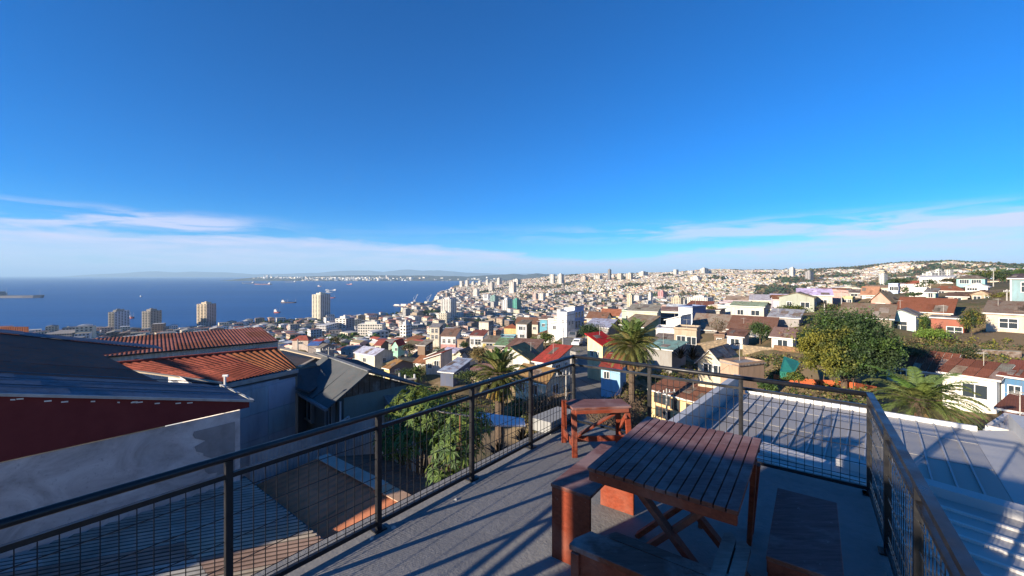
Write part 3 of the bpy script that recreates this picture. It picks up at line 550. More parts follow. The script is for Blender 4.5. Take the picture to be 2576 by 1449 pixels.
    if h['Y'] < 150 and not h.get('panels') and len(planes[0]) == 4 and h['rk'] != 'flat':
        for pl in planes[:1]:
            for _ in range(3):
                s0, t0 = rq.uniform(.02, .75), rq.uniform(.02, .6); s1, t1 = s0+rq.uniform(.1, .25), t0+rq.uniform(.25, .4); f = lambda s_, t_: pl[0].lerp(pl[1], s_).lerp(pl[3].lerp(pl[2], s_), t_)+Vector((0, 0, .035))
                q = MB(); q.slab([f(s0, t0), f(s1, t0), f(s1, t1), f(s0, t1)], .03); k = rq.uniform(.7, 1.35); q.build('roof_patch', ROOF, root, tuple(c*k for c in (rc if rq.random() < .6 else (.22, .19, .16))))
    if h['Y'] < 120 and rq.random() < .55:
        q = MB(); p = Vector((P.x, P.y, zt))+ex*a*rq.uniform(.2, .8)+ey*b*rq.uniform(.4, .8); hh_ = rq.uniform(1.6, 2.8); q.tube(p, p+Vector((0, 0, hh_)), .028, 4); q.tube(p+Vector((-.6, 0, hh_-.1)), p+Vector((.6, .2, hh_-.1)), .02, 4)
        for k in range(4): c = p+Vector((-.45+.3*k, .1*k, hh_-.1)); q.tube(c+Vector((0, -.3, 0)), c+Vector((0, .3, 0)), .014, 3)
        q.build('aerial', POLE, root)
    hz = zt-P.z; wc = h.get('wcol', (.74, .72, .68))
    for wl, face in ((h['wl'], 0), (h['wr'], 1)):
        for (fx, fz, w, hh) in (wl or []):
            if face == 0: p = L(a*fx, -.09 if h.get('clap') or h.get('lface') else -.05, P.z+hz*fz); put_window(root, p, -ex, -ey, min(w, a*.45), min(hh, hz*.5), wc)
            else: p = L(-.05, b*fx, P.z+hz*fz); put_window(root, p, ey, -ex, min(w, b*.3), min(hh, hz*.5), wc)
    return root
for h in HS: build_house(h)

# ---------------------------------------------------------------- the rest of the town
WALLC = [('white', (.74, .72, .68), 9), ('cream', (.66, .58, .42), 8), ('tan', (.44, .33, .22), 5), ('grey', (.38, .37, .35), 5), ('pink', (.60, .38, .31), 3), ('yellow', (.62, .47, .17), 3),
         ('pale green', (.36, .54, .42), 2), ('pale blue', (.36, .48, .64), 2), ('orange', (.52, .24, .10), 2), ('brown', (.20, .13, .09), 2)]
ROOFC = [('rust', (.20, .085, .05), 6), ('grey', (.24, .235, .22), 7), ('tin', (.42, .44, .47), 6), ('brown', (.17, .115, .085), 5), ('dull red', (.32, .08, .055), 3), ('olive', (.22, .19, .12), 3), ('pale', (.52, .50, .46), 3), ('dark', (.10, .10, .11), 3)]
ROOFC = [(n_, tuple(v*1.3 for v in c_), k_) for n_, c_, k_ in ROOFC]
def pick(l, r): 
    t = r.uniform(0, sum(x[2] for x in l))
    for x in l:
        t -= x[2]
        if t <= 0: return x
    return l[-1]
def scr(p): return CX+F*p[0]/p[1], YH+F*(H-p[2])/p[1]
LANDM = [('the pale blue corner building', 1460, 815), ('the big round tree', 2130, 860), ('the mint green house', 1001, 880), ('the tall palm', 1590, 860), ('the white slab block', 930, 828),
         ('the slim white tower', 1022, 833), ('the dark blue box building', 1745, 800), ('the turquoise house', 2440, 710), ('the square rendered house', 1237, 828), ('the brown boarded box house', 1080, 880),
         ('the orange brown roof', 1015, 925), ('the grey gable shed', 815, 885), ('the coral red house', 2054, 755), ('the tall cream block', 1100, 840), ('the olive roofed hall', 1620, 830), ('the pale green cabin', 1845, 785), ('the brick red hip roof', 775, 862)]
used = {}
def where_label(size, wc, rc, sh, x, y):
    d = sorted(LANDM, key=lambda l: (l[1]-x)**2+((l[2]-y)*2.2)**2)[0]; dx, dy = x-d[1], y-d[2]
    side = ('left of' if dx < 0 else 'right of') if abs(dx) > 26 else ('beyond' if dy < 0 else 'below')
    s = f'{size} {wc} house with {rc} {sh} roof {side} {d[0]}'; k = used.get(s, 0); used[s] = k+1
    if k: s += ', ' + ['second', 'third', 'fourth', 'fifth', 'sixth', 'seventh', 'eighth'][min(k-1, 6)] + ' along'
    return s
cand = []
hx = ANCA[:, 0]; hy = ANCA[:, 1]; hr = ANCA[:, 3]
sarr = np.array([[p.x, p.y] for p in ST])
def add_cands(y0, y1, cell, xlim):
    r = random.Random(int(y0)); y = y0
    while y < y1:
        x = (xlim[0]-CX)/F*y
        while x < (xlim[1]-CX)/F*y:
            px, py = x+r.uniform(-.28, .28)*cell, y+r.uniform(-.28, .28)*cell; x += cell*r.uniform(.85, 1.15)
            cand.append((px, py, cell))
        y += cell*.9
add_cands(62, 170, 10.5, (560, 2680)); add_cands(170, 330, 12.5, (560, 2680)); add_cands(330, 470, 14, (500, 2680))
ca = np.array(cand); cz = terr(ca[:, 0], ca[:, 1]); sx = CX+F*ca[:, 0]/ca[:, 1]; sy = YH+F*(H-cz)/ca[:, 1]
ok = np.ones(len(ca), bool)
for i in range(len(HS)): ok &= np.hypot(ca[:, 0]-hx[i], ca[:, 1]-hy[i]) > hr[i]*1.05+4.2
for a, b in zip(sarr[:-1], sarr[1:]):
    ab = b-a; t = np.clip(((ca[:, :2]-a)@ab)/(ab@ab), 0, 1); ok &= np.hypot(*(ca[:, :2]-a-t[:, None]*ab).T) > 8
ok &= ~((sx > 1330) & (ca[:, 1] < 92)); ok &= ~((sx < 1120) & (ca[:, 1] < 72)); ok &= ~((sx > 1640) & (sx < 1800) & (ca[:, 1] < 110)); ok &= ~((sx > 1150) & (sx <= 1330) & (ca[:, 1] < 78))
ok &= cz > -106; ok &= ~((sx > 1750) & (sy-F*6.5/ca[:, 1] < 703))
veg = fbm(ca[:, 0]/38+9, ca[:, 1]/38, 21); ok &= veg < .62
# hidden ground behind nearer ground is skipped cheaply: the running minimum of the picture height per column
vis = np.ones(len(ca), bool)
for i in np.where(ok)[0]:
    yy = np.linspace(30, ca[i, 1]*.93, 16); z = terr(ca[i, 0]/ca[i, 1]*yy, yy, False); vis[i] = (YH+F*(H-z)/yy).min() > sy[i]-F*5.0/ca[i, 1]
near = [i for i in np.argsort(ca[:, 1]) if ok[i] and vis[i]]
restn = near[300-len(HS)-8:]; near = near[:300-len(HS)-8]
r = random.Random(11)
for i in near:
    x, y, cell = ca[i]; z = cz[i]; wn, wc, _ = pick(WALLC, r); rn, rc, _ = pick(ROOFC, r); tall = r.random() < .3 and not (sx[i] > 1650 and y < 190)
    a, b = cell*r.uniform(.62, .85), cell*r.uniform(.55, .8); hgt = r.uniform(2.6, 3.4)*(1.9 if tall else 1)+.4
    th = math.radians(36+(fbm(np.array([x/60]), np.array([y/60]), 2)[0]-.5)*70)+r.uniform(-.08, .08); ex = Vector((-math.cos(th), math.sin(th), 0)); ey = Vector((math.sin(th), math.cos(th), 0))
    P = Vector((x, y, z))-ex*a/2-ey*b/2; rk = r.choice(['gx', 'gy', 's1', 's1', 's4', 'flat', 'gx', 'hip']); s = scr((x, y, z+hgt))
    wc = tuple(c*r.uniform(.85, 1.05) for c in wc); rc = tuple(c*r.uniform(.8, 1.15) for c in rc)
    wl = []; wr = []; rows = (.28, .74) if tall else (.55,)
    if y < 330:
        for fz in rows:
            for fx in ((.25, .7) if r.random() < .7 else (.5,)): wl.append((fx, fz, r.choice([.9, 1.2, 1.6]), 1.1))
            wr += [(.5, fz, r.choice([.9, 1.4]), 1.1)]
    shn = {'gx': 'ridge', 'gy': 'gable', 's1': 'sloping', 's4': 'tilted', 'flat': 'flat', 'hip': 'hipped'}[rk]
    h = dict(label=where_label('two storey' if tall else 'low', wn, rn, shn, *s), name='house', cat='house', rk=rk, rc=rc, rise=.35 if rk == 'flat' else r.uniform(.7, 1.5), ov=.3, wall=wc, wl=wl, wr=wr, Y=y, group='houses packed over the slopes of the town',
             g=(P, P.z+hgt, ex, ey, a, b))
    build_house(h)

def citymesh(name, x, y, z, a, b, hg, th, rise, wc, rc, wcols=0, floors=3.0):
    n = len(x); ex = np.stack([-np.cos(th), np.sin(th)], 1); ey = np.stack([np.sin(th), np.cos(th)], 1); c = np.stack([x, y], 1)
    def p(fx, fy, zz): return np.concatenate([c+ex*(a*fx)[:, None]+ey*(b*fy)[:, None], zz[:, None]], 1)
    lo = z-4; t = z+hg; V = [p(-.5, -.5, lo), p(.5, -.5, lo), p(.5, .5, lo), p(-.5, .5, lo), p(-.5, -.5, t), p(.5, -.5, t), p(.5, .5, t), p(-.5, .5, t),
                             p(-.5, 0, t), p(.5, 0, t), p(-.5, 0, t+rise), p(.5, 0, t+rise)]
    V = np.stack(V, 1).reshape(-1, 3); o = (np.arange(n)*12)[:, None, None]
    fq = np.array([(0, 1, 5, 4), (1, 2, 6, 5), (2, 3, 7, 6), (3, 0, 4, 7), (4, 5, 11, 10), (6, 7, 10, 11), (5, 9, 6, 11), (7, 8, 4, 10)])[None]
    Fq = (fq+o).reshape(-1, 4); C = np.stack([wc, wc, wc, wc, rc, rc, wc, wc], 1).reshape(-1, 3)
    if wcols:
        nf = np.maximum(1, (hg/floors).astype(int)); VV = []; CC = []
        for s in range(int(nf.max())):
            m = nf > s; zz = z[m]+hg[m]*(s+.32)/nf[m]; z2 = z[m]+hg[m]*(s+.80)/nf[m]
            for face in (0, 1):
                for k in range(wcols):
                    f0 = -.5+(k+.25)/wcols; f1 = -.5+(k+.75)/wcols; e = -.5-.05/(b[m] if face == 0 else a[m])
                    g = lambda f, zq: np.concatenate([c[m]+ex[m]*(a[m]*(f if face == 0 else e))[:, None]+ey[m]*(b[m]*(e if face == 0 else f))[:, None], zq[:, None]], 1)
                    VV.append(np.stack([g(f0, zz), g(f1, zz), g(f1, z2), g(f0, z2)], 1).reshape(-1, 3)); CC.append(np.full((m.sum(), 3), .05))
        v2 = np.concatenate(VV); f2 = np.arange(len(v2)).reshape(-1, 4)+len(V); V = np.concatenate([V, v2]); Fq = np.concatenate([Fq, f2]); C = np.concatenate([C, np.concatenate(CC)])
    return npmesh(name, V, Fq, CITY, C)
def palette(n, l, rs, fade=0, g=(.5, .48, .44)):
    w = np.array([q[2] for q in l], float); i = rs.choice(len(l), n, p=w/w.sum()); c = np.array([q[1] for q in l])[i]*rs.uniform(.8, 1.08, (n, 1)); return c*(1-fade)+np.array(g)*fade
rs = np.random.RandomState(3)
if len(restn):
    q = np.array(restn); n = len(q); th = math.radians(36)+(fbm(ca[q, 0]/60, ca[q, 1]/60, 2)-.5)*1.2
    me = citymesh('packed_houses', ca[q, 0], ca[q, 1], cz[q], ca[q, 2]*rs.uniform(.6, .85, n), ca[q, 2]*rs.uniform(.55, .8, n), rs.choice([3, 3.4, 5.8], n), th, rs.choice([.1, 1.0, 1.4], n), palette(n, WALLC, rs), palette(n, ROOFC, rs), 2)
    tag(link('packed_houses', me), 'dense mass of small coloured houses filling the middle slopes', 'houses', kind='stuff')
# flat town by the port and the far hillsides
def jgrid(y0, y1, cell, x0, x1, seed, ry=1.0):
    rg = np.random.RandomState(seed); P = []
    th = math.radians(24); ct, st = math.cos(th), math.sin(th); R = y1*1.9; g = np.arange(-R, R, cell); A, B = np.meshgrid(g, np.arange(-R, R, cell*ry)); A = A.ravel()+rg.uniform(-.2, .2, A.size)*cell; B = B.ravel()+rg.uniform(-.2, .2, B.size)*cell*ry
    X = A*ct-B*st; Y = A*st+B*ct; m = (Y > y0) & (Y < y1); X, Y = X[m], Y[m]; s = CX+F*X/Y; m = (s > x0) & (s < x1); return X[m], Y[m], th
X, Y, th0 = jgrid(470, 3300, 21, -100, 1900, 4)
Z = terr(X, Y, False); s = CX+F*X/Y; m = (Z > -108.5) & ((Z < -84) | (Y < 700)) & ((Y < 1750) | (Z < -102)) & (fbm(X/70, Y/70, 33) < .63); X, Y, Z = X[m], Y[m], Z[m]; n = len(X)
hh = rs.choice([4, 6, 7, 9, 12, 16, 24], n, p=[.16, .26, .24, .18, .11, .04, .01])
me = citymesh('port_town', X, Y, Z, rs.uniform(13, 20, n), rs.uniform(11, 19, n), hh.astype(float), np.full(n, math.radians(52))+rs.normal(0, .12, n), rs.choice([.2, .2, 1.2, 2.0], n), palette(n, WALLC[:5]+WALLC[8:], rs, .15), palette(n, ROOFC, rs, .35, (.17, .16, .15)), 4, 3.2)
tag(link('port_town', me), 'flat packed port district of pale blocks and sheds behind the shore', 'buildings', kind='stuff'); print('port', n)
lines = [((1419, 708), (1423, 736)), ((1486, 702), (1470, 745)), ((1497, 708), (1478, 742)), ((1525, 705), (1512, 725)), ((1598, 700), (1566, 728)), ((1540, 715), (1528, 745)), ((1468, 738), (1473, 760))]
X, Y, _ = jgrid(1150, 3300, 11.2, 1150, 2700, 5, .95)
Z = terr(X, Y, False); s = CX+F*X/Y; t = YH+F*(H-Z)/Y; v = fbm(X/150, Y/150, 41, 5); ravine = fbm(X/330+5, Y/330, 3)
m = (Z > -103.5) & (v < np.where(s < 1900, .68, .585)) & (ravine > np.where(s < 1900, .22, .30))
m &= ~((s > 1900) & (s < 2010) & (t > 722) & (t < 752) & (v > .43)); m &= ~((s > 2330) & (t < 674) & (v > .42))
for (xa, ya), (xb, yb) in lines:
    q = np.clip(((s-xa)*(xb-xa)+(t-ya)*(yb-ya))/((xb-xa)**2+(yb-ya)**2), 0, 1); m &= np.hypot(s-xa-q*(xb-xa), (t-ya-q*(yb-ya))) > 2.0
X, Y, Z = X[m], Y[m], Z[m]; n = len(X); th = math.radians(30)+np.round((fbm(X/260, Y/260, 8)-.5)*6)*.35
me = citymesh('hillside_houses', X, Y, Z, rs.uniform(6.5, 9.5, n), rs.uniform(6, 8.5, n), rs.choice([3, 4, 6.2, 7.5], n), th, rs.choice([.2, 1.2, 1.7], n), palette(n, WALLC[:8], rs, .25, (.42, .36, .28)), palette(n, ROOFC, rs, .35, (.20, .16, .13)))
tag(link('hillside_houses', me), 'thousands of small pale houses covering the far hillsides', 'houses', kind='stuff'); print('hillside', n)
X, Y, _ = jgrid(470, 1150, 13.5, 1560, 2700, 6)
Z = terr(X, Y, False); v = fbm(X/60, Y/60, 44); m = (v < .6) & (Z > -90); X, Y, Z = X[m], Y[m], Z[m]; n = len(X)
me = citymesh('valley_houses', X, Y, Z, rs.uniform(7, 11, n), rs.uniform(6, 10, n), rs.choice([3, 3.4, 6], n), math.radians(36)+rs.normal(0, .3, n), rs.choice([.2, 1.2, 1.6], n), palette(n, WALLC, rs), palette(n, ROOFC, rs), 2)
tag(link('valley_houses', me), 'rows of small houses in the valley behind the near ridge', 'houses', kind='stuff')

# ---------------------------------------------------------------- leaves and trees
def leaves(cs, n, size, tones, seed, clump=26, spread=.22, asp=1.6, shell=.5):
    """cs: ellipsoids (c, r); leaf quads gathered in clumps near the surface, gaps between"""
    g = np.random.RandomState(seed); V = []; C = []; tot = sum(r[0]*r[1] for _, r in cs)
    for c, r in cs:
        k = max(40, int(n*(r[0]*r[1])/tot)); nc = max(5, k//clump); d = g.normal(size=(nc, 3)); d /= np.linalg.norm(d, axis=1)[:, None]; d[:, 2] = np.where(d[:, 2] < -.55, -d[:, 2], d[:, 2])
        cc = np.array(c)+d*np.array(r)*g.uniform(shell, 1.02, (nc, 1)); i = g.randint(0, nc, k); cs_ = .6+.8*g.rand(nc)
        p = cc[i]+g.normal(size=(k, 3))*np.array(r)*spread*cs_[i][:, None]; ctone = g.randint(0, len(tones), nc); br = g.uniform(.75, 1.15, nc)
        a = g.normal(size=(k, 3)); a += d[i]*.2; a /= np.linalg.norm(a, axis=1)[:, None]; b = np.cross(a, g.normal(size=(k, 3))); b /= np.linalg.norm(b, axis=1)[:, None]
        L = size*g.uniform(.6, 1.3, (k, 1)); a = a*L*asp/2; b = b*L/2; V.append(np.stack([p-a, p+b, p+a, p-b], 1).reshape(-1, 3))
        C.append(np.array(tones)[ctone[i]]*br[i][:, None]*g.uniform(.8, 1.2, (k, 1)))
    V = np.concatenate(V); return V, np.arange(len(V)).reshape(-1, 4), np.concatenate(C)
GT = [(.045, .085, .022), (.06, .11, .028), (.075, .12, .025)]; DK = [(.03, .055, .022), (.04, .07, .026), (.05, .08, .03)]; YL = [(.20, .19, .03), (.16, .17, .03), (.10, .13, .03)]; BR = [(.13, .09, .05), (.10, .075, .045), (.15, .12, .06)]; LM = [(.13, .22, .03), (.11, .19, .03), (.16, .22, .04)]
def TG(x, y, y0=9):
    Y = TGY; X = (x-CX)/F*Y; m = np.where(terr(X, Y) >= H-(y-YH)/F*Y)[0]
    return W(x, y, float(Y[m[0]]) if len(m) else 900.)
TGY = np.concatenate([np.arange(9, 140, .8), np.arange(140, 900, 8)])
def tree(name, label, x, yb, yt, wpx, tones, seed, Y=None, n=1500, lobes=1, size=None, group=None, cat='tree', flat=1.0, extra=None, trunk=True, spread=.22, clump=26, bare=0, low=None):
    p = TG(x, yb) if Y is None else W(x, yb, Y); Y = p.y; k = Y/F; hgt = (yb-yt)*k; wd_ = wpx*k; root = empty(name, p, label, cat, group); g = random.Random(seed)
    hb = hgt*low if low is not None else (hgt*.12 if cat in ('bush', 'shrub') else hgt*.30); cz_ = p.z+(hb+hgt)/2; rz = (hgt-hb)/2
    cs = [((p.x, p.y, cz_), (wd_/2*.9, wd_/2*.9*flat, rz*.95))]
    for j in range(lobes):
        an = g.uniform(0, 6.28); q = g.uniform(.3, .55); cs.append(((p.x+math.cos(an)*wd_*.5*q, p.y+math.sin(an)*wd_*.5*q*flat, cz_+g.uniform(-.45, .45)*rz), (wd_*.5*g.uniform(.4, .6), wd_*.5*g.uniform(.4, .6), rz*g.uniform(.4, .6))))
    size = size or max(.10, 1.9*k)
    V, Fq, C = leaves(cs, n, size, tones, seed, clump=clump, spread=spread)
    if extra: C = extra(V.reshape(-1, 4, 3).mean(1), C, p, wd_)
    link('crown', npmesh('crown', V, Fq, LEAF, C), root, (1, 1, 1))
    if trunk:
        t = MB(); r0 = max(.06, wd_*.035); top = Vector((p.x, p.y, p.z+hgt*.5)); t.tube(p-Vector((0, 0, .5)), top, r0, 7, r0*.6)
        for j in range(6+bare):
            an = g.uniform(0, 6.28); f = g.uniform(.45, .95); st = p.lerp(top, g.uniform(.5, 1)); en = Vector((p.x+math.cos(an)*wd_*.42*f, p.y+math.sin(an)*wd_*.42*f, cz_+g.uniform(-.3, .8)*rz)); t.tube(st, en, r0*.45, 5, r0*.12)
            if bare:
                for _ in range(4): q = st.lerp(en, g.uniform(.3, .9)); t.tube(q, q+Vector((g.uniform(-1, 1), g.uniform(-1, 1), g.uniform(.2, 1.4)))*wd_*.18, r0*.15, 4, r0*.04)
        t.build('trunk', BARK, root)
    return root
def yellowside(P, C, p, w):
    f = np.clip((-(P[:, 0]-p.x)/(w*.5)-.42)*2.0+(fbm(P[:, 0]*1.3, P[:, 2]*1.3+P[:, 1], 3)-.5)*2.4, 0, 1)[:, None]; return C*(1-f)+np.array([(.20, .19, .03)])*f*np.random.RandomState(1).uniform(.7, 1.15, (len(C), 1))
tree('round_tree', 'big dense round green tree yellowing on its left side, behind the orange fence', 2124, 962, 779, 222, GT+DK+DK, 1, Y=38, n=90000, lobes=12, size=.115, extra=yellowside, spread=.11, clump=110, low=0.0)
tree('street_tree', 'bushy dark green tree at the top of the street beside the white car', 1488, 868, 815, 62, DK, 2, n=5000, lobes=5, Y=92)
tree('young_tree', 'small leafy dark green tree in front of the rust gable roof', 1912, 874, 812, 56, DK+GT, 3, n=4200, lobes=5, Y=70)
tree('bare_tree', 'thin nearly bare brown tree beside the tan block house', 1806, 862, 802, 60, BR, 4, n=500, lobes=3, Y=74, bare=6)
tree('lime_tree', 'small bright lime green tree in front of the red boarded house', 2346, 872, 828, 72, LM, 5, n=4200, lobes=4, Y=53)
tree('climbing_tree', 'tall dull green creeper covered tree right of the red boarded house', 2444, 866, 776, 54, DK+YL[:1]+BR[:1], 6, n=4500, lobes=6, Y=54, flat=.7)
tree('creeper_arch', 'leafy creeper arch between the mint and red houses', 2327, 870, 790, 34, GT+YL[:1], 7, n=2200, lobes=4, Y=57, flat=.6, cat='shrub')
for i, (x, yb, yt, w, tn, Y, lab) in enumerate([
    (1985, 800, 768, 70, YL+DK, 96, 'yellowing hedge tree left of the grey shelter on the ridge'), (2030, 792, 750, 74, YL[1:]+BR, 100, 'autumn orange green tree highest of the yellowing trees on the ridge'), (2085, 790, 764, 60, DK+BR, 94, 'reddish green tree behind the round tree'),
    (1960, 806, 784, 50, YL, 90, 'low yellow green bush below the yellowing hedge'), (1912, 808, 788, 36, DK+YL, 96, 'small green bush under the cream two window house'), (1790, 795, 770, 26, YL+BR, 116, 'straw coloured tree left of the pale green cabin'),
    (1372, 872, 838, 44, YL[1:]+GT, 112, 'green shrub mass below the white stepped house'), (1345, 882, 850, 42, GT+YL[1:], 104, 'rounded olive shrub left of the street wall'), (1400, 884, 862, 40, GT+DK, 100, 'dark shrub beside the street wall'), (1330, 892, 872, 60, BR+YL, 96, 'dry brown shrub bank in the centre'),
    (1305, 888, 866, 22, DK, 98, 'slim dark green shrub in front of the green roof'), (1168, 880, 858, 22, DK, 122, 'small dark tree between the tan block and white row house'), (1128, 905, 880, 44, YL+BR, 118, 'dry yellow bush under the pink based house'),
    (1030, 892, 866, 36, BR+DK, 138, 'brown rounded tree between mint house and box house'), (845, 870, 848, 30, DK+BR, 170, 'dark scruffy tree left of centre above the dark roofs'), (1040, 960, 930, 70, DK+GT, 58, 'dark bush under the little palm on the left'),
    (1190, 972, 938, 90, DK+YL[1:], 52, 'grey green shrub mass left of the fruiting palm'), (2280, 905, 872, 96, DK+BR, 46, 'dark ivy hedge below the mint house'), (2380, 905, 876, 110, DK+BR, 48, 'mixed brown green hedge below the red house'), (2432, 902, 868, 50, BR+DK, 48, 'rusty brown bush at the end of the hedge'),
    (1998, 962, 938, 56, YL+GT, 36, 'straggly green plant by the teal netting'), (1933, 985, 962, 46, GT, 33, 'rounded green bush above the metal roof'), (1745, 825, 802, 24, DK, 105, 'green bush below the blue box building'), (1632, 872, 850, 50, BR+GT, 74, 'brownish shrub right of the tall palm'),
    (2262, 718, 702, 44, DK, 150, 'dark rounded tree above the pale blue house'), (2338, 718, 704, 32, DK, 150, 'second dark tree right of it above the ridge'), (2480, 702, 680, 84, YL[1:]+DK, 170, 'olive trees on the right hand skyline'), (2400, 716, 700, 54, BR+DK, 160, 'reddish trees left of the turquoise house'), (2520, 770, 735, 46, BR+YL, 80, 'brown olive tree left of the pale teal house'),
    (2565, 705, 688, 50, DK, 200, 'dark trees at the right end of the skyline'), (2190, 782, 762, 30, DK, 80, 'small green tree left of the salmon gable'), (2300, 748, 736, 36, DK, 98, 'dark bush against the white flat fronted house'), (1895, 836, 818, 60, BR, 82, 'dry hedge in front of the rust gable roof')]):
    tree('tree' if yb-yt > 27 else 'bush', lab, x, yb, yt, w, tn, 20+i, Y=Y, n=int(min(3800, 500+w*(yb-yt)*.9)), lobes=3, cat='tree' if yb-yt > 27 else 'bush')
tree('willow', 'dry straw coloured weeping tree in the centre left', 1203, 930, 875, 40, [(.26, .19, .08), (.22, .17, .07), (.18, .15, .06)], 70, Y=78, n=3800, lobes=4, spread=.3)
tree('willow', 'smaller straw coloured tree right behind the weeping one', 1230, 925, 884, 26, [(.26, .19, .08), (.2, .16, .07)], 71, Y=80, n=1600, lobes=3, spread=.3)
# scattered small trees too many to draw one by one: the near ones singly, the far ones as one mass
ok2 = (veg >= .60) & (cz > -106) & (ca[:, 1] > 80)
for i in range(len(HS)): ok2 &= np.hypot(ca[:, 0]-hx[i], ca[:, 1]-hy[i]) > hr[i]*.8+2.5
for a, b in zip(sarr[:-1], sarr[1:]):
    ab = b-a; t = np.clip(((ca[:, :2]-a)@ab)/(ab@ab), 0, 1); ok2 &= np.hypot(*(ca[:, :2]-a-t[:, None]*ab).T) > 6
cnt = 0; g = random.Random(9); vt = []
for i in [i for i in np.argsort(ca[:, 1]) if ok2[i]]:
    x, y = ca[i, :2]
    if cnt < 60 and sx[i] > 600:
        k = F/y; hgt = g.uniform(3, 5.5)
        d = sorted(LANDM, key=lambda l: (l[1]-sx[i])**2+((l[2]-sy[i])*2.2)**2)[0]; q = f"{'dark' if cnt % 2 else 'olive'} {'spreading' if hgt > 4.2 else 'small'} tree {'left of' if sx[i] < d[1] else 'right of'} {d[0]}"; c = used.get(q, 0); used[q] = c+1
        if c: q += ', ' + ['second', 'third', 'fourth', 'fifth', 'sixth', 'seventh', 'eighth', 'ninth'][min(7, c-1)] + ' one'
        tree('tree', q, sx[i], sy[i], sy[i]-hgt*k, g.uniform(4, 6.5)*k, DK if cnt % 2 else GT+YL[1:2], 100+cnt, Y=y, n=420, lobes=2, group='trees scattered between the houses'); cnt += 1
    else: vt.append((x, y, cz[i]))
def blobs(name, X, Y, Z, R, label, tones, k=14, seed=1, sf=1.):
    g = np.random.RandomState(seed); n = len(X); c = np.stack([X, Y, Z], 1); R = R[:, None, None]
    d = g.normal(size=(n, k, 3)); d /= np.linalg.norm(d, axis=2)[..., None]; p = c[:, None]+d*R*g.uniform(.3, 1, (n, k, 1))*[1, 1, .8]+np.array([0, 0, .6])*R
    a = g.normal(size=(n, k, 3)); a /= np.linalg.norm(a, axis=2)[..., None]; b = np.cross(a, g.normal(size=(n, k, 3))); b /= np.linalg.norm(b, axis=2)[..., None]; s = R*sf*g.uniform(.35, .7, (n, k, 1))
    V = np.stack([p-a*s, p+b*s, p+a*s, p-b*s], 2).reshape(-1, 3); t = np.array(tones)[g.randint(0, len(tones), n)]; C = (t[:, None]*g.uniform(.7, 1.2, (n, k, 1))).reshape(-1, 3)
    o = link(name, npmesh(name, V, np.arange(len(V)).reshape(-1, 4), LEAF, C), None, (1, 1, 1)); tag(o, label, 'trees', kind='stuff')
X, Y, _ = jgrid(1150, 3300, 13, 1150, 2700, 15); Z = terr(X, Y, False); v = fbm(X/150, Y/150, 41, 5); rv = fbm(X/330+5, Y/330, 3); s = CX+F*X/Y; t = YH+F*(H-Z)/Y
rr = np.random.RandomState(2).rand(len(X)); m = (Z > -100) & (((v > np.where(s < 1900, .67, .56)) | (rv < np.where(s < 1900, .23, .33)) | ((s > 1900) & (s < 2010) & (t > 722) & (v > .42)) | ((s > 2330) & (t < 674) & (v > .41))) & (rr < .8) | (rr < .05))
blobs('hillside_trees', X[m], Y[m], Z[m]+1, np.random.RandomState(3).uniform(4, 8, m.sum()), 'dark scrub and trees filling the ravines of the far hillsides', DK+BR, 12, 2)
X, Y, _ = jgrid(330, 1700, 16, 500, 2700, 16); Z = terr(X, Y, False); v = fbm(X/70, Y/70, 33); v2 = fbm(X/60, Y/60, 44); s = CX+F*X/Y; rr = np.random.RandomState(5).rand(len(X))
m = (Z > -108.5) & (((v > .60) & (s < 1900)) | ((v2 > .58) & (s > 1560) & (Y < 1150)) | (rr < .05)); Xa, Ya, Za = X[m], Y[m], Z[m]; vt = [q for q in vt if not (CX+F*q[0]/q[1] > 1750 and YH+F*(H-q[2]-5)/q[1] < 700)]; va = np.array(vt); blobs('slope_trees', va[:, 0], va[:, 1], va[:, 2]+.6, np.random.RandomState(4).uniform(1.5, 3, len(va)), 'small dark trees filling the gaps between the slope houses', DK+GT+BR, 130, 6, .24)
blobs('town_trees', Xa, Ya, Za+1.5, np.random.RandomState(3).uniform(2.5, 5.5, len(Xa)), 'dark tree tops between the blocks of the port town', DK+GT, 24, 4)
Y = np.linspace(7600, 10200, 400); X = (np.random.RandomState(8).uniform(700, 1280, 400)-CX)/F*Y

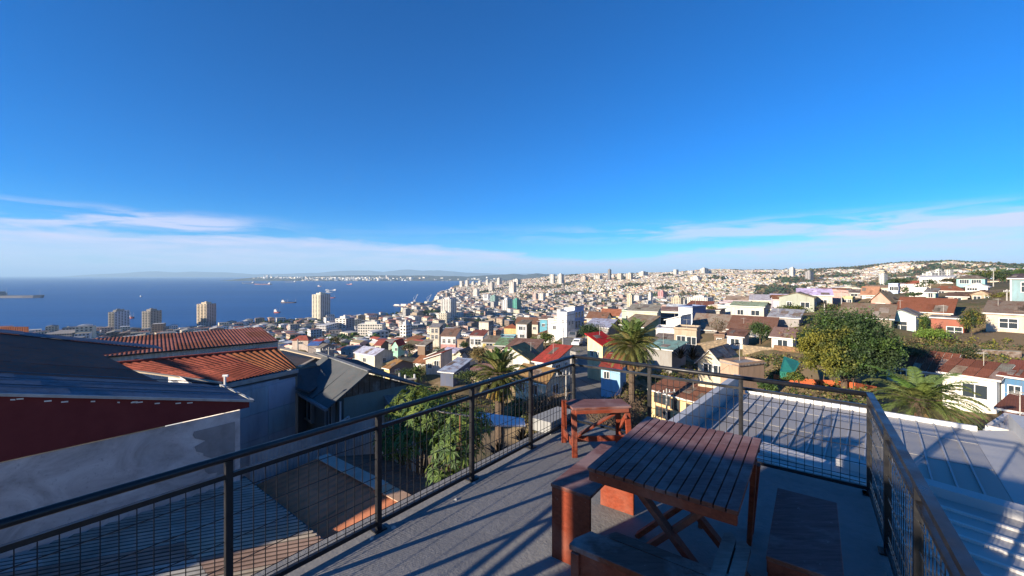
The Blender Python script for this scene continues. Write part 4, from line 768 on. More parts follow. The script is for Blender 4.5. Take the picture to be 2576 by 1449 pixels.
# ---------------------------------------------------------------- towers and blocks
def tower(label, xl, xc, xr, yb, yt, Y, wall, dl=30, rface=None, balc=True, crown=True, cols=(4, 4), name='apartment_tower', cat='tower', group=None, fl=2.9, b=None):
    h = dict(xl=xl, xc=xc, xr=xr, yb=yb, yt=yt, Y=Y, dl=dl, dep=b); uc = (xc-CX)/F; ul = (xl-CX)/F; ur = (xr-CX)/F; th = math.atan(uc)+math.radians(dl); P = W(xc, yb, Y); zt = W(xc, yt, Y).z
    a = (P.x-ul*Y)/(math.cos(th)+ul*math.sin(th)); den = math.sin(th)-ur*math.cos(th); b = b or min(60, (ur*Y-P.x)/max(den, .1)); a = max(6, min(90, a)); b = max(6, b)
    ex = Vector((-math.cos(th), math.sin(th), 0)); ey = Vector((math.sin(th), math.cos(th), 0)); Zv = Vector((0, 0, 1)); root = empty(name, P, label, cat, group); m = MB(); zb = P.z-8
    m.frame(Vector((P.x, P.y, 0)), ex, ey, Zv, 0, a, 0, b, zb, zt); m.build('wall', PAINT, root, wall)
    o = Vector((P.x, P.y, 0)); q = MB(); nf = max(2, int((zt-P.z)/fl)); dz = (zt-P.z)/nf
    for f in range(nf):
        z0, z1 = P.z+dz*(f+.30), P.z+dz*(f+.82)
        for k in range(cols[0]): q.frame(o, ex, ey, Zv, a*(k+.22)/cols[0], a*(k+.78)/cols[0], -.12, .05, z0, z1)
        for k in range(cols[1]): q.frame(o, ex, ey, Zv, -.12, .05, b*(k+.25)/cols[1], b*(k+.75)/cols[1], z0, z1)
    q.build('windows', GLASS, root)['kind'] = 'stuff'
    if rface: q = MB(); q.frame(o, ex, ey, Zv, -.06, -.0, 0, b, zb, zt); q.build('side_wall', PAINT, root, rface)
    if balc:
        q = MB()
        for f in range(nf):
            z0 = P.z+dz*f
            for k in range(0, cols[0], 1): q.frame(o, ex, ey, Zv, a*(k+.1)/cols[0], a*(k+.9)/cols[0], -1.3, -.0, z0+dz*.02, z0+dz*.34)
        q.build('balconies', PAINT, root, tuple(min(.8, c*1.06) for c in wall))['kind'] = 'stuff'
    if crown:
        q = MB(); q.frame(o, ex, ey, Zv, a*.25, a*.75, b*.2, b*.75, zt, zt+3.2); q.frame(o, ex, ey, Zv, a*.35, a*.5, b*.3, b*.5, zt+3.2, zt+5); q.build('roof_block', PAINT, root, tuple(c*.9 for c in wall))
    return root
TW = (.66, .63, .56)
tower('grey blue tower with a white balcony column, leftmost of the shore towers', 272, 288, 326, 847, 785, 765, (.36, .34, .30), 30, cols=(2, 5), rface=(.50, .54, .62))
tower('grey brown tower on the shore, second of the shore towers from the left', 357, 378, 407, 845, 783, 775, (.34, .31, .27), 40, cols=(3, 4))
tower('cream tower with stacked balconies and a pink side, third shore tower from the left', 495, 520, 544, 828, 765, 840, (.62, .50, .34), 42, rface=(.48, .33, .32), cols=(3, 4))
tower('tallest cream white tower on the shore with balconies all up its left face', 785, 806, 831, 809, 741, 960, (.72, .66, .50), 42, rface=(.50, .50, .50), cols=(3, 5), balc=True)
tower('white tower with a stepped top above the port, right of the pier', 1109, 1134, 1148, 806, 753, 930, (.66, .64, .60), 30, cols=(4, 3))
tower('cream mid rise block in front of the stepped white tower', 1103, 1124, 1134, 824, 788, 800, (.68, .62, .48), 24, cols=(4, 3))
tower('long white slab block with rows of horizontal windows', 900, 961, 971, 843, 816, 560, (.74, .70, .60), 16, cols=(10, 2), balc=False, name='apartment_block', cat='block')
tower('slim white tower with a dark window strip on its side', 1006, 1021, 1037, 851, 818, 455, (.74, .70, .64), 38, cols=(2, 3), balc=False)
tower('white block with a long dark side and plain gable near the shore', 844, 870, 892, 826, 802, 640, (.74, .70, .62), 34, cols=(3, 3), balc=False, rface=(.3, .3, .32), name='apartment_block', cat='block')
tower('low white block with three rows of windows left of the white block', 796, 820, 852, 832, 819, 600, (.68, .66, .62), 26, cols=(6, 6), balc=False, name='apartment_block', cat='block', crown=False)
tower('long low grey apartment row on the shore at the far left', 105, 180, 222, 856, 838, 560, (.30, .28, .25), 20, cols=(12, 4), balc=False, name='apartment_block', cat='block', crown=False)
tower('pale house block with a white front left of the shore road', 578, 600, 622, 838, 829, 620, (.5, .48, .42), 26, cols=(4, 4), balc=False, name='apartment_block', cat='block', crown=False)
tower('long grey villa row beside the tall cream tower', 745, 765, 800, 818, 811, 900, (.40, .38, .33), 26, cols=(4, 4), balc=False, name='apartment_block', cat='block', crown=False)
tower('grey white tower joined to the bright teal tower', 1262, 1276, 1291, 783, 755, 1150, (.60, .60, .60), 34, cols=(3, 3), balc=False)
tower('bright teal green tower in the middle of the port town', 1290, 1300, 1311, 784, 754, 1130, (.04, .33, .25), 40, cols=(2, 2), balc=False)
tower('pale teal block on the slope above the port', 1233, 1245, 1254, 758, 745, 1500, (.20, .36, .33), 34, cols=(3, 3), balc=False)
tower('flat white billboard like block left of the pale teal block', 1215, 1228, 1232, 751, 741, 1600, (.8, .8, .8), 10, cols=(1, 1), balc=False, crown=False)
tower('cream yellow tower standing alone in the middle distance', 1577, 1589, 1594, 777, 742, 1100, (.70, .60, .38), 24, cols=(2, 2), balc=False)
tower('thin white twin column tower right of the cream yellow tower', 1630, 1637, 1642, 770, 738, 1150, (.70, .68, .64), 24, cols=(2, 2), balc=False)
tower('tan striped tower left of the white stepped slab', 1689, 1712, 1719, 780, 749, 900, (.54, .45, .30), 22, cols=(4, 2), balc=False)
tower('long white stepped slab block behind the blue box building', 1729, 1780, 1795, 777, 749, 880, (.72, .70, .62), 20, cols=(9, 3), name='apartment_block', cat='block', balc=True)
tower('wide white tower block alone on the hillside', 1736, 1756, 1766, 721, 697, 1800, (.68, .64, .60), 26, cols=(5, 3), balc=False)
tower('grey tower with a pale frame on the far hillside', 2025, 2038, 2047, 712, 683, 1500, (.36, .34, .33), 24, cols=(3, 3), balc=False)
tower('white tower on the skyline left of the grey framed tower', 1986, 1995, 2001, 700, 674, 1750, (.70, .66, .60), 24, cols=(2, 2), balc=False)
tower('white stubby tower in front of the dark ravine on the right', 2211, 2224, 2233, 715, 691, 1150, (.66, .68, .62), 26, cols=(3, 2), balc=False)
for i, (a, b, c, yb, yt, Y, cl, lab) in enumerate([(1383, 1392, 1397, 712, 690, 2300, TW, 'left one of the twin towers breaking the bay skyline'), (1403, 1412, 1419, 712, 690, 2300, TW, 'right one of the twin towers breaking the bay skyline'), (1529, 1534, 1538, 706, 678, 2350, (.26, .26, .26), 'slim dark tower, tallest on the middle skyline'),
    (1552, 1562, 1568, 709, 688, 2300, (.68, .56, .42), 'cream orange tower right of the slim dark one'), (1576, 1587, 1593, 709, 688, 2300, (.68, .56, .42), 'cream orange tower second right of the slim dark one'), (1607, 1618, 1631, 699, 684, 2450, TW, 'pair of white slabs on the skyline right of the orange towers'),
    (1494, 1508, 1516, 707, 693, 2400, TW, 'white slab row left of the slim dark tower'), (1462, 1472, 1480, 710, 696, 2350, (.6, .5, .42), 'pinkish slab left of the white slab row'), (1538, 1544, 1548, 706, 692, 2500, TW, 'small white tower touching the slim dark one'), (1281, 1292, 1299, 734, 709, 1900, (.58, .52, .46), 'tan tower among the hillside blocks above the port'),
    (1291, 1302, 1310, 714, 703, 2500, TW, 'pale slab pair behind the tan hillside tower'), (1229, 1238, 1244, 728, 712, 2200, (.5, .45, .4), 'brownish slab on the hillside above the white billboard block'), (1694, 1701, 1707, 693, 678, 2350, TW, 'white tower on the skyline left of the tall white pair'), (1763, 1772, 1782, 693, 675, 2250, TW, 'tall white pair on the skyline right of centre'),
    (1782, 1787, 1790, 692, 681, 2300, TW, 'small white tower beside the tall white pair'), (1732, 1742, 1746, 690, 681, 2350, (.6, .6, .58), 'low pale slab on the skyline between two white towers'), (2320, 2344, 2360, 696, 687, 900, TW, 'long white low block of the right hand estate'), (2348, 2362, 2376, 694, 681, 930, TW, 'stepped white block of the right hand estate'),
    (2376, 2390, 2399, 694, 678, 930, TW, 'tallest pinkish white block of the right hand estate'), (2378, 2400, 2420, 664, 657, 1800, (.6, .48, .36), 'cream row building crowning the right hand summit'), (1250, 1256, 1262, 714, 700, 2700, TW, 'pale tower on the spur above the bay'), (1156, 1162, 1168, 718, 707, 3000, TW, 'first pale tower where the bay meets the town'), (1170, 1176, 1181, 718, 706, 3000, TW, 'second pale tower where the bay meets the town'),
    (1186, 1191, 1196, 718, 709, 3000, TW, 'third pale tower where the bay meets the town'), (1203, 1208, 1212, 716, 706, 2900, TW, 'fourth pale tower where the bay meets the town'), (1222, 1227, 1232, 716, 704, 2800, TW, 'fifth pale tower where the bay meets the town'),
    (1190, 1200, 1206, 742, 728, 1900, TW, 'pink cream block on the slope over the port road'), (1355, 1366, 1372, 752, 738, 1500, TW, 'cream block with many storeys in the hillside centre'), (1340, 1348, 1354, 752, 740, 1550, (.6, .42, .36), 'pink block beside the cream hillside block'), (1655, 1668, 1678, 745, 734, 1400, (.55, .22, .22), 'rose pink block with a stepped top in the valley')]):
    tower(lab, a, b, c, yb, yt, Y, cl, 28, cols=(2, 2), balc=False, crown=i % 3 != 0, group=None)
g = random.Random(4)
for i in range(48):                                    # white towers of the far shore
    x = g.choice([g.uniform(655, 700), g.gauss(860, 50), g.gauss(845, 45), g.uniform(770, 1000), g.gauss(900, 40)]); Y = 8700+g.uniform(-500, 500); k = Y/F; w = g.uniform(2.2, 4.5)
    yb = g.uniform(699, 706) if 770 < x < 1000 else g.uniform(698, 701); tower('small white apartment tower on the far shore across the bay', x, x+w*.6, x+w, yb, yb-g.uniform(3, 7.5), Y, (.78, .76, .72), 26, cols=(1, 1), balc=False, crown=False, group='white towers on the far shore', fl=9)
rg = np.random.RandomState(12); n = 1500; sxx = np.concatenate([rg.normal(870, 62, n-n//6), rg.uniform(650, 1260, n//6)]); Y = rg.uniform(7900, 9100, n); X = (sxx-CX)/F*Y; yy = rg.uniform(699, 710, n); yy = np.where(sxx < 760, rg.uniform(698, 701, n), yy); Z = H-(yy-YH)/F*Y
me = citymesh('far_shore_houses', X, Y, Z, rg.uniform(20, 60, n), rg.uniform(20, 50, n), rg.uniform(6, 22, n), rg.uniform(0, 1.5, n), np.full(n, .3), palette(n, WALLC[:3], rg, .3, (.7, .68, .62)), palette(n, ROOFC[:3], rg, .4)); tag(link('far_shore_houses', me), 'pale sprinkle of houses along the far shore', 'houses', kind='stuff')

# ---------------------------------------------------------------- ships, pier, cranes
def ship(label, x0, x1, y, hull, sup, bow=1, h=1.0, mast=True, house=.12):
    Y = F*(H+110)/(y-YH); L = (x1-x0)/F*Y; X0 = (x0-CX)/F*Y; root = empty('ship', (X0+L/2, Y, -110), label, 'ship'); w = L*.075+3; hh = max(2.6, L*.045)*h
    def P(t, s, z): t = t if bow > 0 else 1-t; return Vector((X0+L*t, Y+s, -110+z))
    m = MB(); st = [(0, .75), (.04, 1), (.75, 1), (.9, .75), (.97, .35), (1, .03)]; n = len(st)
    for z, k in ((-2, .9), (hh, 1)):
        for t, f in st:
            tt = t*(.965 if z < 0 else 1)+(.012 if z < 0 else 0)
            m.v += [tuple(P(tt, -w*f*k, z+(hh*.25 if t > .85 and z > 0 else 0))), tuple(P(tt, w*f*k, z+(hh*.25 if t > .85 and z > 0 else 0)))]
    for i in range(n-1):
        a, b = 2*i, 2*i+2; A, B = a+2*n, b+2*n
        for f in ((a, b, B, A), (a+1, A+1, B+1, b+1), (A, B, B+1, A+1)): m.f.append(f); m.c.append((1, 1, 1))
    m.f.append((0, 2*n, 2*n+1, 1)); m.c.append((1, 1, 1)); m.build('hull', PAINT, root, hull)
    q = MB()
    def bx(t0, t1, s, z0, z1): q.hexa([P(t0, -s, z0), P(t1, -s, z0), P(t1, s, z0), P(t0, s, z0)], [P(t0, -s, z1), P(t1, -s, z1), P(t1, s, z1), P(t0, s, z1)])
    hd = hh*1.5+max(2, L*.02); bx(.05, .05+house, w*.8, hh, hh+hd*.6); bx(.06, .05+house*.85, w*.95, hh+hd*.6, hh+hd*.85); bx(.07, .05+house*.5, w*.4, hh+hd*.85, hh+hd*1.1); q.build('superstructure', PAINT, root, sup)
    d = MB(); d.hexa([P(.06, -1.5, hh+hd*.85), P(.085, -1.5, hh+hd*.85), P(.085, 1.5, hh+hd*.85), P(.06, 1.5, hh+hd*.85)], [P(.062, -1.5, hh+hd*1.45), P(.083, -1.5, hh+hd*1.45), P(.083, 1.5, hh+hd*1.45), P(.062, 1.5, hh+hd*1.45)]); d.build('funnel', PAINT, root, (.12, .12, .14))
    if mast:
        q = MB()
        for t in (.06+house*.4, .42, .93): q.tube(P(t, 0, hh), P(t, 0, hh+hd*(1.5 if t > .5 else 1.7)), max(.2, Y*.00016), 5)
        q.build('masts', PAINT, root, (.6, .6, .6))
    return root
WHS = (.75, .75, .73)
ship('long grey naval ship low in the water at the far left edge', -52, 112, 749, (.16, .16, .19), (.22, .22, .25), 1, .75, house=.30)
ship('red and white ship half hidden behind the leftmost shore tower', 322, 337, 801, (.45, .07, .05), WHS, 1, 1.4, house=.5)
ship('small red and white tug alone off the shore', 690, 705, 787, (.42, .05, .04), WHS, 1, 1.2, house=.45)
ship('dark hulled tanker with white stern house in mid bay', 708, 746, 762, (.10, .07, .09), WHS, 1, 1.3, house=.2)
ship('orange red ship behind the tallest cream tower', 812, 844, 750, (.50, .10, .05), WHS, 1, 1.2, house=.15)
ship('grey patrol ship, lower of the three moored together', 820, 838, 736, (.36, .38, .40), (.5, .52, .54), 1, 1, house=.5)
ship('grey patrol ship, upper left of the three moored together', 818, 838, 731, (.32, .34, .37), (.5, .52, .54), 1, 1, house=.5)
ship('white grey ship, right of the three moored together', 832, 846, 731, (.42, .44, .46), WHS, -1, 1, house=.5)
ship('small white topped ship with an orange hull line', 799, 809, 721, (.40, .18, .12), WHS, 1, 1.4, house=.5)
ship('red lifeboat coloured ship farthest right in the bay', 872, 886, 716, (.50, .08, .05), (.7, .4, .34), -1, 1.5, house=.4)
ship('far dark tanker, leftmost of the two overlapping far tankers', 608, 640, 713, (.10, .08, .10), WHS, -1, .9, house=.12)
ship('far red brown tanker, right of the two overlapping far tankers', 640, 683, 716, (.32, .10, .08), WHS, -1, .9, house=.12)
ship('far slender tanker in front of the far shore', 717, 745, 710, (.14, .10, .12), WHS, -1, .8, house=.14)
ship('small white motor boat leaving a wake in the harbour', 1073, 1078, 806-5, (.7, .7, .68), WHS, 1, 1, mast=False, house=.4)
ship('tiny speedboat with a white wake on the open bay', 353, 358, 747, (.3, .3, .3), WHS, 1, .8, mast=False, house=.4)
FOAM = simple('wake_foam', (.30, .40, .52), .8, 0, .3, .05)
for (xa, ya, xb, yb2, w) in ((300, 749.5, 352, 747, 2.5), (1035, 815, 1070, 803, 2.2)):
    m = MB(); a, b = G(xa, ya, -109.9), G(xb, yb2, -109.9); d = (b-a).normalized(); nn = Vector((-d.y, d.x, 0)); m.add([a-nn*w*.2, b-nn*w, b+nn*w, a+nn*w*.2], [(0, 1, 2, 3)]); tag(m.build('wake', FOAM), kind='structure')
def pier():
    root = empty('pier', G(1040, 769, -108), 'long harbour pier on piles carrying two cranes', 'pier'); m = MB(); a, b = G(993, 768, -107), G(1104, 772, -107); d = (b-a).normalized(); nn = Vector((-d.y, d.x, 0))
    m.hexa([a-nn*9-Vector((0, 0, 1.5)), b-nn*9-Vector((0, 0, 1.5)), b+nn*9-Vector((0, 0, 1.5)), a+nn*9-Vector((0, 0, 1.5))], [a-nn*9, b-nn*9, b+nn*9, a+nn*9]); m.build('pier_deck', CITYP, root, (.46, .40, .34))
    q = MB(); n = 18
    for i in range(n): p = a.lerp(b, (i+.5)/n)-nn*8; q.tube(p-Vector((0, 0, 5)), p-Vector((0, 0, 1.4)), 1.1, 6)
    q.build('piles', CITYP, root, (.30, .27, .24)); q = MB()
    for i in range(5): p = a.lerp(b, .06+i*.16); q.box(p, 22, 8, 4+i % 2*2, math.atan2(d.y, d.x))
    q.build('shed', PAINT, root, (.66, .62, .56))
    for i, f in enumerate((.46, .76)):
        p = a.lerp(b, f); r = empty('harbour_crane', p, ['harbour crane on the pier, left of the two', 'harbour crane on the pier, right of the two'][i], 'crane'); m = MB(); lg = MB()
        for sx_ in (-4, 4):
            for sy_ in (-4, 4): lg.tube(p+Vector((sx_, sy_, 0)), p+Vector((sx_*.4, sy_*.4, 14)), .6, 5)
        lg.build('legs', PAINT, r, (.3, .36, .42)); m.box(p+Vector((0, 0, 14)), 8, 6, 5); m.build('cabin', PAINT, r, (.5, .52, .55)); m = MB(); m.bar(p+Vector((0, 0, 18)), p+Vector((12, 0, 42)), 1.1, 1.1); m.bar(p+Vector((0, 0, 18)), p+Vector((-4, 0, 30)), .8, .8); m.bar(p+Vector((-4, 0, 30)), p+Vector((12, 0, 42)), .4, .4); m.build('jib', PAINT, r, (.45, .48, .5))
CITYP = PAINT; pier()

# ---------------------------------------------------------------- palms
def palm(label, x, yc, yb, Y, L, seed, n=64, dead=24, fruit=False, young=False, wide=False, lw=.04):
    g = random.Random(seed); c = W(x, yc, Y); base = Vector((c.x, c.y, min(tz(c.x, c.y), W(x, yb, Y).z))); root = empty('palm', base, label, 'palm')
    t = MB(); t.sm = False; k = 14; Rt = .34 if not young else .3; prev = None
    for i in range(k):
        a = base.lerp(c, i/k); b = base.lerp(c, (i+1)/k); t.tube(a, b+Vector((0, 0, .03)), Rt*(1.12 if i % 2 else .95), 10, Rt*(.92 if i % 2 else 1.08))
    t.tube(c-Vector((0, 0, .7)), c+Vector((0, 0, .1)), .3, 10, .62); t.build('trunk', BARK, root)
    def frond(e0, droop, L, seed, drop=False):
        r = random.Random(seed); m = MB(); pts = []; p = Vector((0.15, 0, 0)); e = e0; ns = 12
        for i in range(ns+1): pts.append(p.copy()); p = p+Vector((math.cos(e), 0, math.sin(e)))*L/ns; e -= droop/ns*(.5+i/ns)
        for i in range(ns): m.tube(pts[i], pts[i+1], .022*(1-i/ns*.8)+.004, 4, cap=False)
        nl = 34
        for i in range(nl):
            f = .10+.9*i/nl; q = f*ns; j = min(ns-1, int(q)); o = pts[j].lerp(pts[j+1], q-j); d = (pts[j+1]-pts[j]).normalized(); up = Vector((-d.z, 0, d.x)); ll = L*(.17*math.sin(math.pi*min(1, f*.9+.12))**.6+.03)
            for s in (-1, 1):
                dr = (d*.75+Vector((0, s*.8, 0))+up*(.28 if not drop else -.1)+Vector((0, 0, -.18-(.5 if drop else 0)))+Vector((r.uniform(-.12, .12), 0, r.uniform(-.12, .12)))).normalized(); wv = d*lw*.8+up*lw*.3
                e1 = o+dr*ll*.55; e2 = o+dr*ll+Vector((0, 0, -ll*.22)); v = r.uniform(.8, 1.15); m.cur = (v, v, v); m.add([o-wv*.5, o+wv*.5, e1+wv, e1-wv], [(0, 1, 2, 3)]); m.add([e1-wv, e1+wv, e2], [(0, 1, 2)])
        return m.mesh('frond', LEAF)
    kinds = []
    for e0, dr in (((1.35, .7), (1.05, 1.0), (.75, 1.3), (.45, 1.5), (.12, 1.5), (-.2, 1.2)) if not wide else ((1.0, 1.2), (.8, 1.4), (.6, 1.5), (.42, 1.5), (.2, 1.3), (-.05, 1.2))):
        kinds.append([frond(e0, dr, L*g.uniform(.92, 1.05), g.random()) for _ in range(2)])
    ga = 2.39996
    for i in range(n):
        f = i/n; ks = kinds[min(5, int(f*6))]; o = link('frond', ks[i % 2], root, tuple(v*g.uniform(.85, 1.15) for v in (((.15, .16, .05) if not wide else (.125, .155, .045)) if f > .12 else (.09, .15, .035)) ), c+Vector((0, 0, .1-.45*f))); o.rotation_euler = (g.uniform(-.12, .12), g.uniform(-.06, .06), i*ga); s = g.uniform(.86, 1.06); o.scale = (s, s, s)
    dm = [frond(-.75, .75, L*.72, 91+seed, True), frond(-1.05, .4, L*.66, 92+seed, True)]
    for i in range(dead):
        o = link('frond', dm[i % 2], root, tuple(v*g.uniform(.7, 1.2) for v in ((.30, .20, .065) if fruit else (.24, .16, .075))), c-Vector((0, 0, .55))); o.rotation_euler = (g.uniform(-.1, .1), g.uniform(-.1, .15), i*ga*1.01)
    if fruit:
        fm = MB()
        for i in range(70): a = g.uniform(0, .9); p = Vector((a, 0, -.05-.5*a*a))+Vector((g.gauss(0, .07), g.gauss(0, .09), g.gauss(0, .07))); fm.box(p, .09, .09, .08)
        fm = fm.mesh('fruit_cluster', LEAF)
        for i in range(9): o = link('fruit_cluster', fm, root, (.42, .17, .012), c-Vector((0, 0, .35))); o.rotation_euler = (0, g.uniform(-.1, .3), i*.7)
palm('tall date palm with a round crown and dead brown skirt beside the blue shack', 1590, 866, 965, 46, 3.2, 1, 110, 30, lw=.05)
palm('date palm with hanging yellow dead fronds and orange fruit clusters below the railing', 1257, 938, 1056, 30, 2.05, 2, 70, 44, fruit=True, lw=.037)
palm('wide palm with arching fronds standing behind the sheet metal roof', 2312, 1004, 1075, 22, 2.55, 3, 50, 8, young=True, wide=True, lw=.034)
palm('little bright green fan like palm above the dark bush on the left', 1048, 940, 958, 58, 1.5, 4, 26, 0, young=True)
def agave(label, x, yb, Y, s, n, col, seed, name='agave', group=None):
    p = W(x, yb, Y); g = random.Random(seed); root = empty(name, p, label, 'plant', group)
    m = MB(); m.add([(0, -.06, 0), (0, .06, 0), (.5, .075, .10), (.5, -.075, .10), (1, 0, .05)], [(0, 1, 2, 3), (3, 2, 4)]); me = m.mesh('leaf', LEAF)
    for i in range(n): o = link('leaf', me, root, tuple(v*g.uniform(.7, 1.25) for v in col), p); o.rotation_euler = (0, -g.uniform(.1, 1.45), i*2.4+g.uniform(-.3, .3)); o.scale = (s*g.uniform(.75, 1.15),)*3
agave('big brownish agave by the stone wall, left of the pair', 1712, 902, 62, 2.0, 26, (.17, .13, .09), 1, group='agaves below the stone wall'); agave('big brownish agave by the stone wall, right of the pair', 1742, 905, 61, 2.4, 30, (.18, .13, .09), 2, group='agaves below the stone wall')
agave('spiky yellow green plant at the deck edge, nearer of the two', 1253, 1150, 5.9, .26, 46, (.26, .30, .08), 3, 'spiky_plant'); agave('spiky yellow green plant at the deck edge, farther of the two', 1314, 1112, 6.6, .26, 46, (.28, .33, .09), 4, 'spiky_plant')

# ---------------------------------------------------------------- leafy tree under the terrace
def bigleaf(name, label, cs, n, size, tones, seed, base, whorl=7, cat='tree'):
    g = random.Random(seed); m = MB(); root = empty(name, base, label, cat)
    for c, r in cs:
        k = int(n*r[0]*r[2]/sum(q[0]*q[2] for _, q in cs)); c = Vector(c)
        for i in range(k//whorl):
            d = Vector((g.gauss(0, 1), g.gauss(0, 1), abs(g.gauss(0, 1))*.9-.25)).normalized(); o = c+Vector((d.x*r[0], d.y*r[1], d.z*r[2]))*g.uniform(.55, 1.05); tone = g.choice(tones); ax = (d+Vector((0, 0, .5))).normalized(); s1, s2 = perp(ax)
            for j in range(whorl):
                an = j*6.283/whorl+g.uniform(-.3, .3); out = (s1*math.cos(an)+s2*math.sin(an)+ax*g.uniform(-.1, .5)-Vector((0, 0, .25))).normalized(); sd = out.cross(ax).normalized(); L = size*g.uniform(.7, 1.2); w = L*.16; nn = sd.cross(out)*w*.35
                v = g.uniform(.75, 1.2); m.cur = tuple(t*v for t in tone); dn = Vector((0, 0, -L*.12))
                m.add([o, o+out*L*.45+sd*w+nn, o+out*L+dn*1.5, o+out*L*.45-sd*w+nn, o+out*L*.5], [(0, 1, 4), (1, 2, 4), (2, 3, 4), (3, 0, 4)])
    m.build('foliage', LEAF, root, (1, 1, 1)); t = MB(); b = Vector(base)
    for c, r in cs:
        c = Vector(c); t.tube(b, c, .06, 6, .03)
        for j in range(5): t.tube(b.lerp(c, .7), c+Vector((g.uniform(-1, 1)*r[0], g.uniform(-1, 1)*r[1], g.uniform(-.5, .9)*r[2]))*.8, .022, 5, .008)
    t.build('branches', BARK, root)
LF = [(.10, .15, .03), (.13, .17, .03), (.07, .12, .03), (.05, .09, .03)]
bigleaf('loquat_tree', 'large leaved green tree close under the terrace fence', [(W(1150, 1125, 8.6), (.52, .6, .62)), (W(1175, 1070, 9.2), (.55, .6, .45)), (W(1120, 1190, 8.2), (.35, .5, .3)), (W(1090, 1040, 10.4), (.7, .7, .5)), (W(1065, 1100, 10.4), (.8, .7, .8)), (W(990, 1120, 11.2), (.5, .6, .7))], 5200, .17, LF, 5, W(1110, 1420, 9.2))
bigleaf('garden_tree', 'sunlit yellow green tree top behind the large leaved tree', [(W(1050, 1012, 13), (.75, .7, .5)), (W(1095, 1000, 13.4), (.6, .6, .42)), (W(1010, 1035, 12.6), (.5, .5, .35)), (W(1070, 1060, 13), (1.0, .8, .6))], 4200, .15, [(.16, .20, .03), (.12, .17, .03), (.09, .13, .03)], 6, W(1050, 1300, 13))
def twigs(name, label, c, r, n, seed, col=(.16, .11, .07), cat='thicket'):
    g = random.Random(seed); m = MB(); c = Vector(c)
    for i in range(n):
        p = c+Vector((g.uniform(-1, 1)*r[0], g.uniform(-1, 1)*r[1], g.uniform(-1, .3)*r[2])); d = Vector((g.gauss(0, .6), g.gauss(0, .6), g.uniform(.3, 1.2))).normalized(); L = g.uniform(.3, .9)*r[2]; e = p+d*L; w = .012*c.y/20+.004; m.tube(p, e, w, 3, w*.4, False)
        for _ in range(2): q = p.lerp(e, g.uniform(.3, .8)); m.tube(q, q+(d+Vector((g.gauss(0, .6), g.gauss(0, .6), g.gauss(0, .3))))*L*.4, w*.6, 3, w*.3, False)
    tag(m.build(name, simple(name+'_wood', col, .95, 0, .4, 5)), label, cat, kind='stuff')
twigs('dry_thicket', 'tangle of bare brown branches beyond the fence corner', W(1378, 1030, 19), (.85, .7, .75), 900, 3)
twigs('dry_brush', 'dry brown brush on the slope right of the street', W(1560, 1050, 32), (2.2, 3, 1.2), 900, 4)
# scrub on the open slopes
def scrub():
    g = np.random.RandomState(6); cs = []; C0 = []
    for (xa, xb, ya, yb2, n, tn) in ((1560, 1680, 930, 1150, 260, 0), (1640, 1790, 895, 990, 200, 1), (1930, 2200, 965, 1050, 130, 2), (1330, 1430, 985, 1080, 90, 1), (1140, 1340, 1000, 1080, 120, 0), (1860, 2010, 900, 958, 190, 0), (2190, 2420, 860, 912, 120, 1), (2200, 2560, 860, 930, 160, 0), (1270, 1470, 860, 900, 80, 1), (1100, 1180, 870, 920, 60, 1)):
        for _ in range(n):
            p = TG(g.uniform(xa, xb), g.uniform(ya, yb2))
            if p.y < 140 and min(np.hypot(sarr[:, 0]-p.x, sarr[:, 1]-p.y)) > 3.4: cs.append((tuple(p), (g.uniform(.3, .9),)*2+(g.uniform(.25, .7),))); C0.append(tn)
    V, Fq, C = leaves(cs, 60000, .16, DK+BR+YL+[(.22, .17, .08)], 4, clump=30, spread=.3); o = link('scrub', npmesh('scrub', V, Fq, LEAF, C), None, (1, 1, 1)); tag(o, 'low dry scrub and weeds over the open slopes', 'scrub', kind='stuff')
scrub()

# ---------------------------------------------------------------- street, wall, poles, cars
ROADM = simple('worn_concrete_road', (.20, .19, .175), .9, 0, .35, .8)
def ribbon(name, pts, w, mat, dz):
    m = MB(); n = len(pts); L = []
    for i, p in enumerate(pts):
        d = (pts[min(n-1, i+1)]-pts[max(0, i-1)]); d.z = 0; d.normalize(); nn = Vector((-d.y, d.x, 0)); L += [p-nn*w/2+Vector((0, 0, dz)), p+nn*w/2+Vector((0, 0, dz))]
    m.add(L, [(2*i, 2*i+1, 2*i+3, 2*i+2) for i in range(n-1)]); return m.build(name, mat)
dense = []
for a, b in zip(ST[:-1], ST[1:]): dense += [a.lerp(b, t/8) for t in range(8)]
tag(ribbon('street', dense, 5.4, ROADM, 0.0), kind='structure')
def wallrun(name, label, p, q, h, t, mat, col, below=1.5, parts=0, cat='wall'):
    root = empty(name, p, label, cat); d = (q-p); L = Vector((d.x, d.y, 0)).normalized(); n = Vector((-L.y, L.x, 0)); m = MB(); dz = Vector((0, 0, -below)); u = Vector((0, 0, h))
    m.hexa([p+dz, q+dz, q+n*t+dz, p+n*t+dz], [p+u, q+u, q+n*t+u, p+n*t+u]); m.build('wall', mat, root, col); return root, L, n
def stonem():
    m = Mat('stone_wall', .95, 0, .1); v = m.N.new('ShaderNodeTexVoronoi'); v.inputs['Scale'].default_value = 2.2; m.L.new(m.pos((1, 1, 1.9)), v.inputs['Vector'])
    m.col(m.mix(m.rng(v.outputs['Distance'], .0, .6), m.mix(1, m.objcol(), m.ramp(m.noise(1.5, 4), [(.3, (.7, .66, .6)), (.7, (1.1, 1.05, 1))]), 'MULTIPLY'), m.mix(.6, m.objcol(), (.06, .05, .04)))).bump(v.outputs['Distance'], .8, -.15); return m.m
STONE = stonem()
